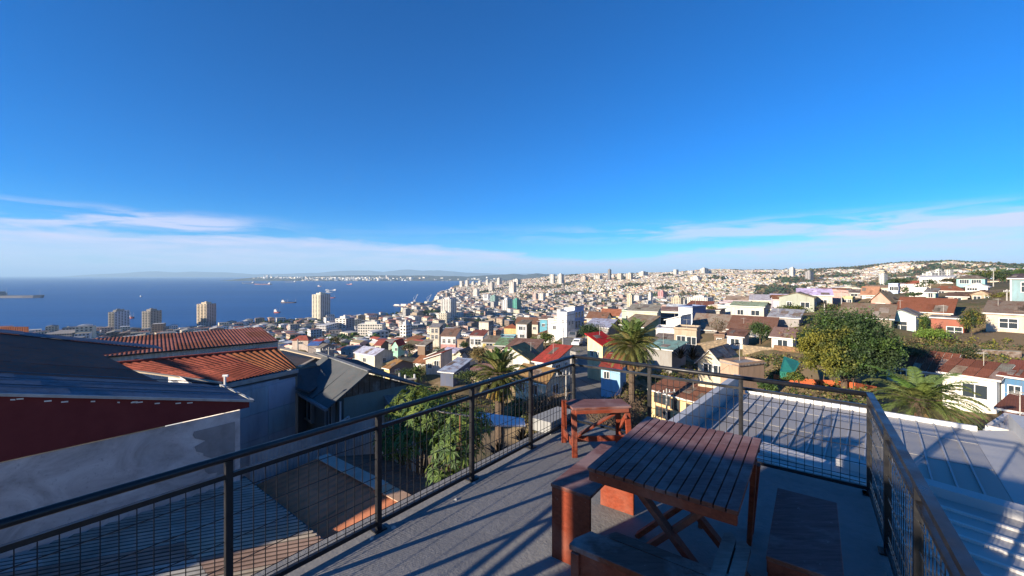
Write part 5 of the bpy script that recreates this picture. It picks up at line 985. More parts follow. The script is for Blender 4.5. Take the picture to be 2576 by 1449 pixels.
wallrun('retaining_wall', 'rough stone and block retaining wall right of the tan block house', W(1752, 905, 68), W(1828, 893, 66), 2.6, .4, STONE, (.40, .31, .21)); wallrun('retaining_wall', 'sunlit cream stone retaining wall under the little white house', W(1868, 895, 65), W(1946, 905, 60), 1.7, .4, STONE, (.46, .36, .24))
wallrun('retaining_wall', 'ochre brick retaining wall under the pale pink white house', W(1946, 903, 60), W(2010, 912, 57), 2.0, .4, STONE, (.34, .19, .10))
wallrun('retaining_wall', 'low dark hollow wall beside the street bend', W(1402, 895, 84), W(1448, 908, 76), 1.6, .3, PAINT, (.32, .30, .27)); wallrun('garden_wall', 'long tan garden wall below the green roofed house', W(1214, 887, 98), W(1322, 898, 90), 1.0, .3, PAINT, (.42, .29, .19))
root, Ld, Nn = wallrun('plank_wall', 'weathered grey plank terrace wall at the right below the cream house', W(2428, 898, 49), W(2570, 906, 47), 1.0, .2, simple('old_planks', (.20, .19, .17), .95, 0, .5, 3), (.3, .3, .3), .6)
for i in range(4):
    q = MB(); p = W(2428, 898, 49)+Vector((0, 0, .02+i*.26)); q.bar(p-Nn*.03, W(2570, 906, 47)+Vector((0, 0, .02+i*.26))-Nn*.03, .05, .22, (0, 0, 1)); q.build('plank', WRAW, root)
def picket(label, pts, h, col):
    root = empty('picket_fence', pts[0], label, 'fence'); m = MB(); rl = MB(); ps = MB()
    for a, b in zip(pts[:-1], pts[1:]):
        L = (b-a).length; d = (b-a)/L; n = int(L/.16); nn = Vector((-d.y, d.x, 0)).normalized()
        for i in range(n): p = a+d*(i+.5)*L/n; m.bar(p, p+Vector((0, 0, h)), .09, .025, nn)
        for z in (.25, .75): rl.bar(a+Vector((0, 0, h*z))+nn*.04, b+Vector((0, 0, h*z))+nn*.04, .04, .07, (0, 0, 1))
        for i in range(int(L/2.2)+1): p = a+d*min(L, i*2.2)+nn*.1; ps.tube(p-Vector((0, 0, .3)), p+Vector((0, 0, h*1.7)), .05, 5)
    m.build('pickets', TRIMO, root, col)['kind'] = 'stuff'; rl.build('rail', TRIMO, root, tuple(c*.9 for c in col)); ps.build('stakes', BARK, root)
def onT(x, y, dz=0): p = TG(x, y); p.z = tz(p.x, p.y)+dz; return p
ORG = (.56, .13, .045)
picket('orange picket fence round the garden below the big round tree', [onT(1946, 962), onT(2012, 968), onT(2090, 976), onT(2150, 984), onT(2206, 990)], .62, ORG)
m = MB(); p = [W(1962, 934, 40), W(1998, 938, 39), W(2002, 916, 40), (W(1966, 900, 41))]; q_ = simple('shade_netting', (.03, .26, .19), .7); m.slab([p[0], p[1], W(2014, 910, 44), W(1972, 896, 45)], .05); m.slab([p[0]-Vector((0, 0, .6)), p[1]-Vector((0, 0, .6)), p[1], p[0]], .02); tag(m.build('shade_net', q_), 'teal green shade netting stretched left of the big round tree', 'netting')
def pole(label, x, yt, yb, Y, arms=1, r=.13, group='utility poles', lamp=False):
    p = W(x, yb, Y); t = W(x, yt, Y); root = empty('utility_pole', p, label, 'pole', group); m = MB(); m.tube(p-Vector((0, 0, 1)), t, r, 7, r*.65); m.build('shaft', POLE, root)
    for i in range(arms): z = t.z-.4-i*.9; q = MB(); q.bar(Vector((t.x-.9, t.y-.3, z)), Vector((t.x+.9, t.y+.3, z)), .09, .09, (0, 0, 1)); q.build('crossarm', POLE, root)
    if arms:
        q = MB()
        for s in (-.8, -.3, .3, .8): c = Vector((t.x+s, t.y+s*.33, t.z-.36)); q.tube(c, c+Vector((0, 0, .22)), .05, 5)
        q.build('insulators', TRIM, root)
    if lamp: q = MB(); q.tube(t, t+Vector((-1.1, -.3, .5)), .04, 5); q.bar(t+Vector((-1.0, -.3, .48)), t+Vector((-1.6, -.45, .5)), .2, .1); q.build('lamp_arm', POLE, root)
    return t
PT = [pole('pale utility pole with crossed arms and cables right of the dark gable roof', 1005, 938, 990, 24, 2, .09), pole('utility pole beside the grey gable shed on the left', 827, 873, 902, 62), pole('slender pole above the brown roofs at the left', 749, 853, 886, 62, 0),
      pole('street lamp pole with cables before the pale blue corner building', 1416, 806, 878, 88, 1, .13, lamp=True), pole('pole at the street bend with a tangle of cables', 1421, 868, 902, 72, 1), pole('leaning pale pole at the street edge seen through the fence', 1424, 932, 1003, 36, 1, .10), pole('wooden pole standing before the yellow clapboard house', 1677, 977, 1065, 38, 1, .11),
      pole('tall pole on the right hand skyline with cables', 2499, 678, 712, 120, 2), pole('thin pole rising behind the round tree, left side', 2074, 764, 790, 80, 0), pole('lamp pole beside the olive yellow house', 2117, 734, 776, 92, 0, lamp=True), pole('pole before the pale teal house at the right edge', 2533, 728, 757, 70, 1), pole('pole behind the tan two window ridge house', 2330, 706, 730, 120, 1)]
def cable(a, b, sag=.8, r=.014, label='sagging black cable', g='overhead cables'):
    m = MB(); n = 10; P = [a.lerp(b, i/n)-Vector((0, 0, sag*4*(i/n)*(1-i/n))) for i in range(n+1)]
    for p, q in zip(P[:-1], P[1:]): m.tube(p, q, r*max(1, (p.y+q.y)/2/45), 4, None, False)
    tag(m.build('cable', WIRE), label, 'cable', g)
for i, (a, b, s, lab) in enumerate([(PT[3], PT[4], .5, 'cable from the lamp pole down to the street bend'), (PT[4], PT[5], 1.0, 'cable from the street bend to the leaning pole'), (PT[5], PT[6], 1.2, 'cable from the leaning pole across to the yellow house pole'), (PT[6], W(1990, 1010, 20), 1.0, 'cable from the yellow house pole towards the metal roof'), (PT[0], W(1230, 1000, 30), .6, 'cable from the crossed arm pole to the right'),
    (PT[0], PT[1], 1.2, 'cable between the crossed arm pole and the shed pole'), (PT[1], PT[2], .8, 'cable between the two left hand poles'), (PT[7], W(2576, 690, 100), .5, 'upper cable at the right hand skyline'), (PT[7], PT[11], 1.0, 'cable along the right hand ridge'), (PT[3], W(1500, 800, 118), .5, 'cable from the lamp pole to the blue corner building'), (PT[3], W(1330, 812, 128), .8, 'cable from the lamp pole towards the plank sided house'), (PT[5]-Vector((0, 0, .2)), W(1520, 905, 62), .5, 'service cable from the leaning pole to the yellow street house'), (PT[6]-Vector((0, 0, .3)), W(1560, 925, 56), .6, 'service cable from the wooden pole to the blue shack'), (PT[6], W(1850, 905, 46), .7, 'cable from the wooden pole to the tan cube'), (PT[8], W(1990, 800, 80), .5, 'cable left of the round tree'), (PT[9], W(2260, 745, 100), .6, 'cable right of the olive yellow house'), (PT[10], W(2400, 735, 75), .6, 'cable before the tan gable house'), (PT[5]-Vector((0, 0, .6)), W(1600, 1035, 30), .8, 'lower cable right of the leaning pole'), (PT[5]-Vector((0, 0, .3)), W(1330, 1000, 26), .5, 'lower cable left of the leaning pole')]): cable(a, b, s, label=lab)
def car(label, x, yb, yaw, col, van=False, Y=None):
    p = onT(x, yb) if Y is None else W(x, yb, Y); root = empty('parked_car' if not van else 'van', p, label, 'car' if not van else 'van'); c, s = math.cos(yaw), math.sin(yaw); ex = Vector((c, s, 0)); ey = Vector((-s, c, 0)); Z = Vector((0, 0, 1)); L, w = (4.1, 1.7) if not van else (5.2, 2.0)
    pr = [(-L/2, .35), (L/2, .35), (L/2, .75), (L/2-.15, .85), (L*.22, .95), (L*.08, 1.42), (-L*.28, 1.45), (-L*.44, .98), (-L/2, .9)] if not van else [(-L/2, .35), (L/2, .35), (L/2, 1.0), (L*.36, 1.3), (L*.28, 2.1), (-L/2, 2.2)]
    m = MB(); n = len(pr); ins = lambda z: (.86 if z > 1.2 and not van else 1); A = [p+ex*a+ey*w/2*ins(b)+Z*b for a, b in pr]; B = [p+ex*a-ey*w/2*ins(b)+Z*b for a, b in pr]; m.add(A+B, [tuple(range(n)), tuple(range(2*n-1, n-1, -1))]+[(i, i+n, (i+1) % n+n, (i+1) % n) for i in range(n)]); m.build('body', CARP, root, col)
    def pane(a, b, k=1.006, side=0):
        q = MB(); (xa, za), (xb, zb2) = a, b
        if side: q.add([p+ex*v[0]+ey*side*(w/2*ins(v[1])+.012)+Z*v[1] for v in ((xa, za), (xb, za), (xb*.86, zb2), (xa*.8, zb2))], [(0, 1, 2, 3)])
        else: q.add([p+ex*(xa+.012*(1 if xa > 0 else -1))+ey*w*.42+Z*(za+.02), p+ex*(xa+.012*(1 if xa > 0 else -1))-ey*w*.42+Z*(za+.02), p+ex*(xb+.012*(1 if xb > 0 else -1))-ey*w*.36+Z*zb2, p+ex*(xb+.012*(1 if xb > 0 else -1))+ey*w*.36+Z*zb2], [(0, 1, 2, 3)])
        q.build('window', GLASS, root)
    if van: pane((L*.355, 1.32), (L*.285, 2.05)); pane((.6, 1.2), (L*.27, 1.8), side=1); pane((.6, 1.2), (L*.27, 1.8), side=-1)
    else: pane((L*.215, .97), (L*.085, 1.38)); pane((-L*.43, 1.0), (-L*.29, 1.4)); pane((-L*.36, .98), (L*.16, 1.36), side=1); pane((-L*.36, .98), (L*.16, 1.36), side=-1)
    for a in (-L*.31, L*.31):
        for sd in (-1, 1): q = MB(); o = p+ex*a+ey*sd*(w/2-.1)+Z*.32; q.tube(o-ey*sd*.08, o+ey*sd*.12, .32, 14); wh = q.build('wheel', TYRE, root); q = MB(); q.tube(o+ey*sd*.12, o+ey*sd*.13, .18, 10); q.build('rim', RIM, wh)
    for sd in (-1, 1): q = MB(); q.frame(p, ex, ey, Z, L/2-.02, L/2+.02, sd*w*.33-.15, sd*w*.33+.15, .62, .76); q.build('headlight', RIM, root)
def carp():
    m = Mat('car_paint', .25, 0, .5); m.col(m.objcol()); return m.m
CARP = carp(); TYRE = Mat('tyre', .9).col((.02, .02, .02)).m; RIM = Mat('bright_metal', .35, .6).col((.5, .5, .5)).m
car('white hatchback parked at the top of the street, facing the camera', 1452, 868, -1.95, (.75, .75, .75), Y=96); car('dark car parked in the shade of the street tree', 1476, 866, -1.9, (.03, .035, .05), Y=101); car('grey van standing behind the white car against the blue building', 1443, 853, -1.9, (.16, .16, .17), True, Y=108)

# ---------------------------------------------------------------- neighbours' roofs on the left
def corrm(name, tones, rust=None, rough=.75, worn=False):
    m = Mat(name, rough, 0, .15); n = m.noise(1.3, 6, .65); n2 = m.noise(9, 5, .7); d = m.mix(1, m.objcol() if not worn else m.mix(1, m.objcol(), m.attr(), 'MULTIPLY'), m.ramp(n, tones), 'MULTIPLY')  # worn: face tones mix wear with painted groove shading
    if rust: d = m.mix(m.rng(n2, .48, .68, 0, .8), d, rust)
    m.col(d).bump(n2, .2, .01); return m.m
CORR = corrm('corrugated_sheet', [(.3, (.62, .6, .58)), (.7, (1.1, 1.08, 1.05))]); CORR_TONED = corrm('worn_shaded_corrugated_sheet', [(.3, (.62, .6, .58)), (.7, (1.1, 1.08, 1.05))], None, .9, True); CORR_R = corrm('rusty_corrugated_sheet', [(.3, (.55, .5, .5)), (.7, (1.2, 1.1, 1.05))], (.12, .04, .02), .85)
def clip_line(poly, p, d):                            # keep what lies left of the line
    out = []; side = lambda q: (q[0]-p[0])*d[1]-(q[1]-p[1])*d[0]
    for a, b in zip(poly, poly[1:]+poly[:1]):
        sa, sb = side(a), side(b)
        if sa <= 0: out.append(a)
        if (sa < 0 < sb) or (sb < 0 < sa): t = sa/(sa-sb); out.append((a[0]+(b[0]-a[0])*t, a[1]+(b[1]-a[1])*t))
    return out
import bmesh
def corrugated(parent, corners, along, pitch, amp, mat, col, sheets=(1, 1), vary=.12, name='roof_sheet', jump=.012, alt=None, seed=1, wear_shade=None):
    """a roof plane given by 4 corners (A,B,C,D); `along` = AB or AD is the way the waves run; split in overlapping sheets"""
    A, B, C, D = [Vector(c) for c in corners]; g = random.Random(seed)
    if along == 'AD': A, B, C, D = A, D, C, B
    nrm = (B-A).cross(D-A).normalized(); nrm = nrm if nrm.z > 0 else -nrm
    if abs(nrm.z) < .2: nrm = nrm if nrm.y < 0 else -nrm
    S_ = lambda s, t: (A.lerp(B, s)).lerp(D.lerp(C, s), t)
    wlen = ((D-A).length+(C-B).length)/2; per = wlen/sheets[1]; nw = max(2, int(per/pitch))
    for i in range(sheets[0]):
        for j in range(sheets[1]):
            m = MB(); ov = .02 if sheets[0] > 1 else 0; s0, s1 = i/sheets[0], (i+1)/sheets[0]+ov*(i < sheets[0]-1); t0, t1 = j/sheets[1], (j+1)/sheets[1]; k = nw*4; up = g.uniform(0, jump); sh = g.uniform(-.01, .01)*(sheets[0] > 1); L = []
            for q in range(k+1): t = t0+(t1-t0)*q/k; w = math.sin(q/k*nw*2*math.pi)*amp+up; L += [S_(s0+sh, t)+nrm*w, S_(s1+sh, t)+nrm*(w+jump*.4)]
            
            m.v = [tuple(p) for p in L]                # crests paler, troughs darker: wear plus the grooves' shading put into face colour
            for q in range(k): m.f.append((2*q, 2*q+1, 2*q+3, 2*q+2)); m.c.append((1, 1, 1) if not wear_shade else ((wear_shade[0],)*3 if q % 4 < 2 else (wear_shade[1],)*3))
            v = 1+g.uniform(-vary, vary); c = tuple(x*v for x in col)
            if alt and g.random() < alt[0]: c = tuple(x*v for x in alt[1])
            m.sm = True; m.build(name, mat, parent, c)
NL = Vector((.63, .777, 0)); NP = Vector((-.777, .63, 0))       # along the left hand plots, and away from the terrace
def plasterm():
    m = Mat('patchy_plaster', .92, 0, .15); a = m.noise(1.1, 7, .65, m.pos((1, 1, 1.4)), .8); b = m.noise(14, 4, .7); c = m.noise(.6, 5, .6)
    d = m.ramp(a, [(.35, (.34, .31, .29)), (.48, (.48, .44, .42)), (.64, (.62, .59, .56))]); d = m.mix(m.rng(b, .58, .72, 0, .6), d, (.27, .25, .24)); d = m.mix(m.rng(c, .55, .65, 0, .3), d, (.55, .55, .56)); m.col(d).bump(m.mix(.5, a, b), .5, .02); return m.m
PLAST = plasterm()
def oxide():
    m = Mat('dark_red_wall_paint', .8, 0, .2); m.col(m.ramp(m.noise(3, 5), [(.3, (.125, .022, .022)), (.7, (.16, .032, .03))])).bump(m.noise(30, 3), .2, .01); return m.m
def left_red():
    E = W(604, 1030, 9.0); E.z = -1.06; root = empty('red_gable_house', (E.x, E.y, -2.6), 'neighbour house with a dark red band over patchy white plaster and dark tin roof', 'house')
    q = lambda t, z, o=0: Vector((E.x, E.y, 0))-NL*t+NP*o+Vector((0, 0, z)); T = 9.0
    rake = lambda t: -.84+.262*t
    m = MB(); m.add([q(0, -2.9), q(T, -2.9), q(T, -1.06), q(0, -1.06)], [(0, 1, 2, 3)]); m.add([q(0, -2.9), q(0, -1.06), q(0, -1.06, 6), q(0, -2.9, 6)], [(0, 1, 2, 3)]); m.build('plaster_wall', PLAST, root)
    m = MB(); m.hexa([q(-.16, -1.03, .04), q(T, -1.03, .04), q(T, -1.03, -.05), q(-.16, -1.03, -.05)], [q(-.16, rake(-.16)-.03, .04), q(T, rake(T)-.03, .04), q(T, rake(T)-.03, -.05), q(-.16, rake(-.16)-.03, -.05)]); m.build('red_gable_panel', oxide(), root)
    m = MB(); a = q(-.22, rake(-.22)+.0, -.09); b = q(T, rake(T), -.09); m.bar(a, b, .05, .045, (0, 0, 1)); m.bar(a, q(-.22, rake(-.22), 2.0), .05, .05, (0, 0, 1)); m.build('edge_flashing', simple('pale_flashing', (.42, .42, .40), .6, .3, .3, 6), root)
    m = MB(); gg = random.Random(5); a = [q(.1, -1.28+.0, -.01)]+[q(.78+gg.uniform(-.1, .12)-.02*i, -1.30-.075*i+gg.uniform(-.03, .03), -.01) for i in range(15)]+[q(.1, -2.45, -.01)]; m.add(a, [tuple(range(len(a)))]); m.build('render_patch', simple('grey_render', (.32, .30, .29), .95, 0, .3, 5), root)
    g = random.Random(3)
    for i in range(16): t = g.uniform(.8, 4.5); w = g.uniform(.03, .10); m = MB(); z = rake(t)-.07-g.uniform(0, .04); m.hexa([q(t, z, -.056), q(t+w, z+.01, -.056), q(t+w, z+.01, -.05), q(t, z, -.05)], [q(t, z+.022, -.056), q(t+w, z+.03, -.056), q(t+w, z+.03, -.05), q(t, z+.022, -.05)]); m.build('paint_chip', TRIM, root)
    blue = (.13, .16, .20); brown = (.33, .10, .06)
    # strips of sheet laid one beyond the other, away from the wall
    strips = [(-.1, .62, blue), (.60, 1.30, blue), (1.28, 2.02, (.12, .15, .185)), (2.0, 3.3, brown), (3.25, 4.9, (.27, .085, .055)), (4.85, 6.6, brown), (6.55, 8.3, (.30, .095, .06)), (8.15, 9.2, blue)]
    for i, (o0, o1, c) in enumerate(strips):
        tf = lambda o: -.25 if o < 1.9 else (-.3 if o > 8.1 and o0 > 8 else float(np.interp(o, [2, 3.3, 4.9, 6.6, 8.3], [.1, .5, 1.0, 1.4, .0]))); dzf = lambda o: .003*i if o0 < 1.9 else (.24 if o0 > 8 else float(np.interp(o, [2, 8.3], [-.42, .2]))+.01*(i % 2))
        for (ta, tb, dz) in ((None, 2.6+.3*(i % 3), 0), (2.5+.3*(i % 3), 5.4, .015), (5.3, T, .03)):
            m = MB(); m.slab([q(ta or tf(o0), rake(ta or tf(o0))+dzf(o0)+dz, o0), q(tb, rake(tb)+dzf(o0)+dz, o0), q(tb, rake(tb)+dzf(o1)+dz, o1), q(ta or tf(o1), rake(ta or tf(o1))+dzf(o1)+dz, o1)], .02); m.build('roof_sheet', TINB, root, c)
    for o in (.55, 1.28, 2.0): m = MB(); m.bar(q(-.2, rake(-.2)+.05, o), q(T, rake(T)+.08, o), .03, .015, (0, 0, 1)); m.build('roof_seam', TINB, root, (.10, .12, .15))
TINB = corrm('painted_tin', [(.3, (.75, .75, .75)), (.7, (1.15, 1.15, 1.15))], (.10, .09, .09), .85)
left_red()
def plain_house(name, label, quad, z0, wallcol, cat='house', mat=PAINT):
    root = empty(name, (quad[0].x, quad[0].y, z0), label, cat); m = MB(); b = [Vector((p.x, p.y, z0)) for p in quad]; t = [p-Vector((0, 0, .12)) for p in quad]; m.hexa(b, t); m.build('wall', mat, root, wallcol); return root
# long rust roofed shed
A = Vector((-24.75, 27.6, -3.37)); B = Vector((-18.45, 33, -3.37)); d = (B-A).normalized(); A2 = A-d*9; o = Vector((-.65, .76, 0))*7.5+Vector((0, 0, .40))
ins = Vector((-.65, .76, 0))*.25
r1 = plain_house('long_shed', 'long shed with a rust brown corrugated roof and pale board wall with slot windows', [A2+ins, B-d*.2+ins, B-d*.2+o-ins, A2+o-ins], -8, (.5, .5, .5))
corrugated(r1, (A2, B, B+o, A2+o), 'AD', .20, .018, CORR_R, (.27, .105, .075), (3, 11), .16, alt=(.25, (.20, .075, .04)), seed=2)
cv = MB(); m = MB(); m.bar(A2, B, .06, .10, (0, 0, 1)); m.build('gutter', BLACK, r1); m = MB()
corrugated(r1, (A2+ins-Vector((0, 0, 2.1)), B+ins-Vector((0, 0, 2.1)), B+ins-Vector((0, 0, .1)), A2+ins-Vector((0, 0, .1))), 'AD', .3, .02, CORR, (.42, .43, .43), (1, 3), .05, 'wall_sheet', seed=4)
for t, w, z in ((.42, 1.05, -.8), (.72, 1.05, -.65), (.90, .9, -.58), (.60, .3, -.6), (.52, .2, -.5)):
    p = A2.lerp(B, t)+ins-Vector((.65*-.06*-1, .06*.76, 0))*1+Vector((0, 0, z)); m = MB(); m.bar(p-d*w/2, p+d*w/2, .12, .34, (0, 0, 1)); m.build('slot_window', GLASS, r1)
# red orange corrugated roof over a blue grey panel house
a_, b_, c_, d_ = Vector((-8.35, 12.0, -1.27)), Vector((-7.19, 14.0, -1.27)), Vector((-8.33, 14.8, -.76)), Vector((-12.1, 12.0, -.76))
r2 = empty('panel_house', (-7.5, 13.5, -8), 'house with a red orange corrugated roof and blue grey panel wall', 'house')
corrugated(r2, (a_, b_, c_, d_), 'AD', .13, .018, CORR_R, (.33, .095, .06), (2, 3), .14, alt=(.2, (.36, .14, .06)), seed=5)
w0 = Vector((-8.25, 11.95, 0)); w1_ = Vector((-7.27, 13.98, 0)); wl_ = (w1_-w0).normalized(); wn = Vector((wl_.y, -wl_.x, 0)); m = MB(); m.hexa([w0-wl_*.6+Vector((0, 0, -8)), w1_+Vector((0, 0, -8)), w1_-wn*3+Vector((0, 0, -8)), w0-wl_*.6-wn*3+Vector((0, 0, -8))], [w0-wl_*.6+Vector((0, 0, -1.5)), w1_+Vector((0, 0, -1.5)), w1_-wn*1.0+Vector((0, 0, -1.2)), w0-wl_*.6-wn*1.5+Vector((0, 0, -1.2))]); m.build('wall', PAINT, r2, (.33, .37, .44))
Lw = (w1_-w0).length+.6
for i in range(3):
    for j in range(3): p = w0-wl_*.6+wl_*(Lw/3*i)+wn*.03; m = MB(); z1 = -1.62-j*.78; m.hexa([p+wl_*.006+Vector((0, 0, z1-.77)), p+wl_*(Lw/3-.006)+Vector((0, 0, z1-.77)), p+wl_*(Lw/3-.006)-wn*.03+Vector((0, 0, z1-.77)), p+wl_*.006-wn*.03+Vector((0, 0, z1-.77))], [p+wl_*.006+Vector((0, 0, z1)), p+wl_*(Lw/3-.006)+Vector((0, 0, z1)), p+wl_*(Lw/3-.006)-wn*.03+Vector((0, 0, z1)), p+wl_*.006-wn*.03+Vector((0, 0, z1))]); m.build('wall_panel', PAINT, r2, tuple(c*rnd.uniform(.95, 1.05) for c in (.35, .40, .48)))
m = MB(); m.bar(a_-Vector((0, 0, .09))-wl_*.2, b_-Vector((0, 0, .09)), .10, .12, (0, 0, 1)); m.build('gutter', simple('tin_gutter', (.34, .34, .33), .6, .4, .3, 5), r2); m = MB(); m.bar(a_-Vector((0, 0, .20))-wl_*.2-wn*.05, b_-Vector((0, 0, .20))-wn*.05, .06, .14, (0, 0, 1)); m.build('fascia', simple('dark_fascia', (.07, .06, .06)), r2)
m = MB(); m.bar(d_+Vector((0, 0, .02)), a_+Vector((0, 0, .02)), .10, .035, (0, 0, 1)); m.build('verge_strip', simple('cream_verge', (.5, .40, .28)), r2); m = MB(); m.bar(d_+Vector((0, 0, .03)), c_+Vector((0, 0, .03)), .14, .05, (0, 0, 1)); m.build('ridge_cap', CORR_R, r2, (.30, .07, .05))
p = W(566, 966, 11.4); rt = empty('vent_pipe', p, 'white T shaped vent pipe on the roof edge', 'pipe'); m = MB(); m.tube(p-Vector((0, 0, .2)), p+Vector((0, 0, .22)), .028, 8); m.build('pipe', TRIM, rt); m = MB(); m.tube(p+Vector((-.06, 0, .22)), p+Vector((.07, .02, .22)), .036, 8); m.build('cap', TRIM, rt)
p = W(0, 838, 20); m = MB()
q = W(72, 838, 19.5); rw = empty('rusty_sheet_wall', p, 'rusty corrugated sheet wall sticking up at the far left edge', 'wall'); p2 = p+(p-q)*.3; corrugated(rw, (p2-Vector((0, 0, 1)), q-Vector((0, 0, 1)), q+Vector((0, 0, .30)), p2+Vector((0, 0, .32))), 'AD', .16, .03, CORR_R, (.15, .06, .045), (1, 2), .1, 'sheet')
# brown ridge roof and the dark gabled house behind the panel house
r3 = empty('dark_gable_house', W(840, 1085, 13), 'house in shade with a black sheet gable roof and green grey wall', 'house'); dL = Vector((-.707, .707, 0)); dR = Vector((.707, .707, 0)); O = W(840, 999, 13); zr = lambda t: (-1.95+.667*t if t < 1.02 else -1.27-.41*(t-1.02)); P_ = lambda s, t, z: Vector((O.x, O.y, 0))+dL*s+dR*t+Vector((0, 0, z))
Ls = 3.4; m = MB(); prof = [(0, zr(0)), (1.02, zr(1.02)), (3.1, zr(3.1))]
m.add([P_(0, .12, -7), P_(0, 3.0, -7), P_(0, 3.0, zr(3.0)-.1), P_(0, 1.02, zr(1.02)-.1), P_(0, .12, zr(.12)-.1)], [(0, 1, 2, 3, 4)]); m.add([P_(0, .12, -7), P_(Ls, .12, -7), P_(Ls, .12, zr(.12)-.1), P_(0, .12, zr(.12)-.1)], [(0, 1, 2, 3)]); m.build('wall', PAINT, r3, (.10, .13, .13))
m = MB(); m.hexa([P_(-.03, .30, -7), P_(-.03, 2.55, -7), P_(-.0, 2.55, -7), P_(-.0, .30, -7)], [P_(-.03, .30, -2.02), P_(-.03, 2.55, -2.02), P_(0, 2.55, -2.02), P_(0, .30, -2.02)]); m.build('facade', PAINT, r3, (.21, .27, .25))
for i in range(15): t = .2+i*.19; m = MB(); zt_ = min(zr(t), zr(t+.18))-.1; m.hexa([P_(-.05, t+.005, -2.03), P_(-.05, t+.18, -2.03), P_(0, t+.18, -2.03), P_(0, t+.005, -2.03)], [P_(-.05, t+.005, zt_), P_(-.05, t+.18, zt_), P_(0, t+.18, zt_), P_(0, t+.005, zt_)]); (m.build('gable_board', WRAW, r3) if zt_ > -2.0 else None)
for i in range(3):
    s0, s1 = -.3+i*1.25, -.3+(i+1)*1.25; m = MB(); m.slab([P_(s0, -.3, zr(-.3)+.03*(i % 2)), P_(s1, -.3, zr(-.3)+.03*(i % 2)), P_(s1, 1.02, zr(1.02)), P_(s0, 1.02, zr(1.02))], .05); m.build('roof_sheet', TINB, r3, (.085, .095, .10))
m = MB(); m.slab([P_(-.3, 1.02, zr(1.02)), P_(4.6, 1.02, zr(1.02)), P_(4.6, 3.6, zr(3.6)), P_(-.3, 3.6, zr(3.6))], .05); m.build('roof_sheet', TINB, r3, (.07, .075, .08)); m = MB(); m.bar(P_(-.32, 1.02, zr(1.02)+.03), P_(4.2, 1.02, zr(1.02)+.03), .16, .04, (0, 0, 1)); m.build('ridge_cap', TINB, r3, (.16, .17, .18))
m = MB(); m.bar(P_(-.34, -.36, zr(-.3)-.04), P_(3.4, -.36, zr(-.3)-.04), .09, .08, (0, 0, 1)); m.build('gutter', TRIMO, r3, (.16, .17, .18)); m = MB(); m.tube(P_(-.1, .16, -2.1), P_(-.1, .16, -2.75), .03, 6); m.tube(P_(-.1, .16, -2.75), P_(-.12, .42, -2.62), .03, 6); m.tube(P_(-.12, .42, -2.62), P_(-.12, .42, -5), .03, 6); m.build('downpipe', TRIMO, r3, (.5, .52, .54))
put_window(r3, P_(2.4, .06, -2.75), -dL, -dR, .8, .9, (.20, .22, .22)); put_window(r3, P_(.45, .06, -2.7), -dL, -dR, .45, .9, (.20, .22, .22))
r4 = empty('brown_roof_house', W(720, 940, 17), 'house with a brown sheet roof and cream ridge caps behind the panel house', 'house'); q0, q1, q2, q3 = W(712, 880, 19), W(856, 914, 16.6), W(790, 921, 15.2), W(750, 930, 14.6)
m = MB(); m.slab([q0, q1, q2, q3, W(700, 890, 16.5)], .08); m.build('roof', CORR, r4, (.21, .155, .11)); m = MB(); m.bar(q0+Vector((0, 0, .05)), q1+Vector((0, 0, .05)), .28, .05, (0, 0, 1)); m.bar(W(792, 905, 16.6)+Vector((0, 0, .05)), W(752, 927, 14.9)+Vector((0, 0, .05)), .12, .05, (0, 0, 1)); m.build('ridge_cap', TRIMO, r4, (.42, .35, .25))
m = MB(); m.slab([W(750, 930, 14.6), W(790, 920, 15.3), W(857, 915, 16.6), W(850, 940, 15.3), W(779, 985, 13.6), W(748, 975, 13.8)], .05); m.build('lower_roof', TINB, r4, (.09, .085, .085)); m = MB(); m.slab([W(720, 880, 19.1), W(857, 914, 16.7), W(1000, 948, 17.5), W(900, 905, 20)], .08); m.build('back_roof', TINB, r4, (.10, .05, .045)); m = MB(); m.hexa([Vector((p.x, p.y, -9)) for p in (q0, q1, q3, W(700, 890, 16.5))], [p-Vector((0, 0, .2)) for p in (q0, q1, q3, W(700, 890, 16.5))]); m.build('wall', PAINT, r4, (.2, .2, .2))
r5 = empty('lean_to', W(985, 1010, 14.5), 'low grey lean-to right of the dark gable house', 'shed'); m = MB(); m.slab([W(962, 990, 14.2), W(1030, 985, 15.5), W(1062, 1000, 15), W(985, 1027, 13.8)], .06); m.build('roof', TINB, r5, (.20, .22, .23)); m = MB(); m.hexa([Vector((p.x, p.y, -8)) for p in (W(966, 995, 14.2), W(1030, 990, 15.4), W(1055, 1003, 14.9), W(985, 1025, 13.9))], [p-Vector((0, 0, .1)) for p in (W(966, 992, 14.2), W(1030, 988, 15.4), W(1055, 1003, 14.9), W(985, 1027, 13.9))]); m.build('wall', PAINT, r5, (.2, .22, .24))
# pale corrugated fence
rf = empty('corrugated_fence', W(800, 1150, 10.5), 'pale grey corrugated sheet fence running below the dark houses', 'fence'); fa, fb = W(628, 1226, 9.3), W(1000, 1130, 12.9)
corrugated(rf, (Vector((fa.x, fa.y, -3.3)), Vector((fb.x, fb.y, -3.7)), Vector((fb.x, fb.y, -2.28)), Vector((fa.x, fa.y, -2.06))), 'AD', .09, .012, CORR, (.36, .38, .40), (1, 5), .08, 'fence_sheet')
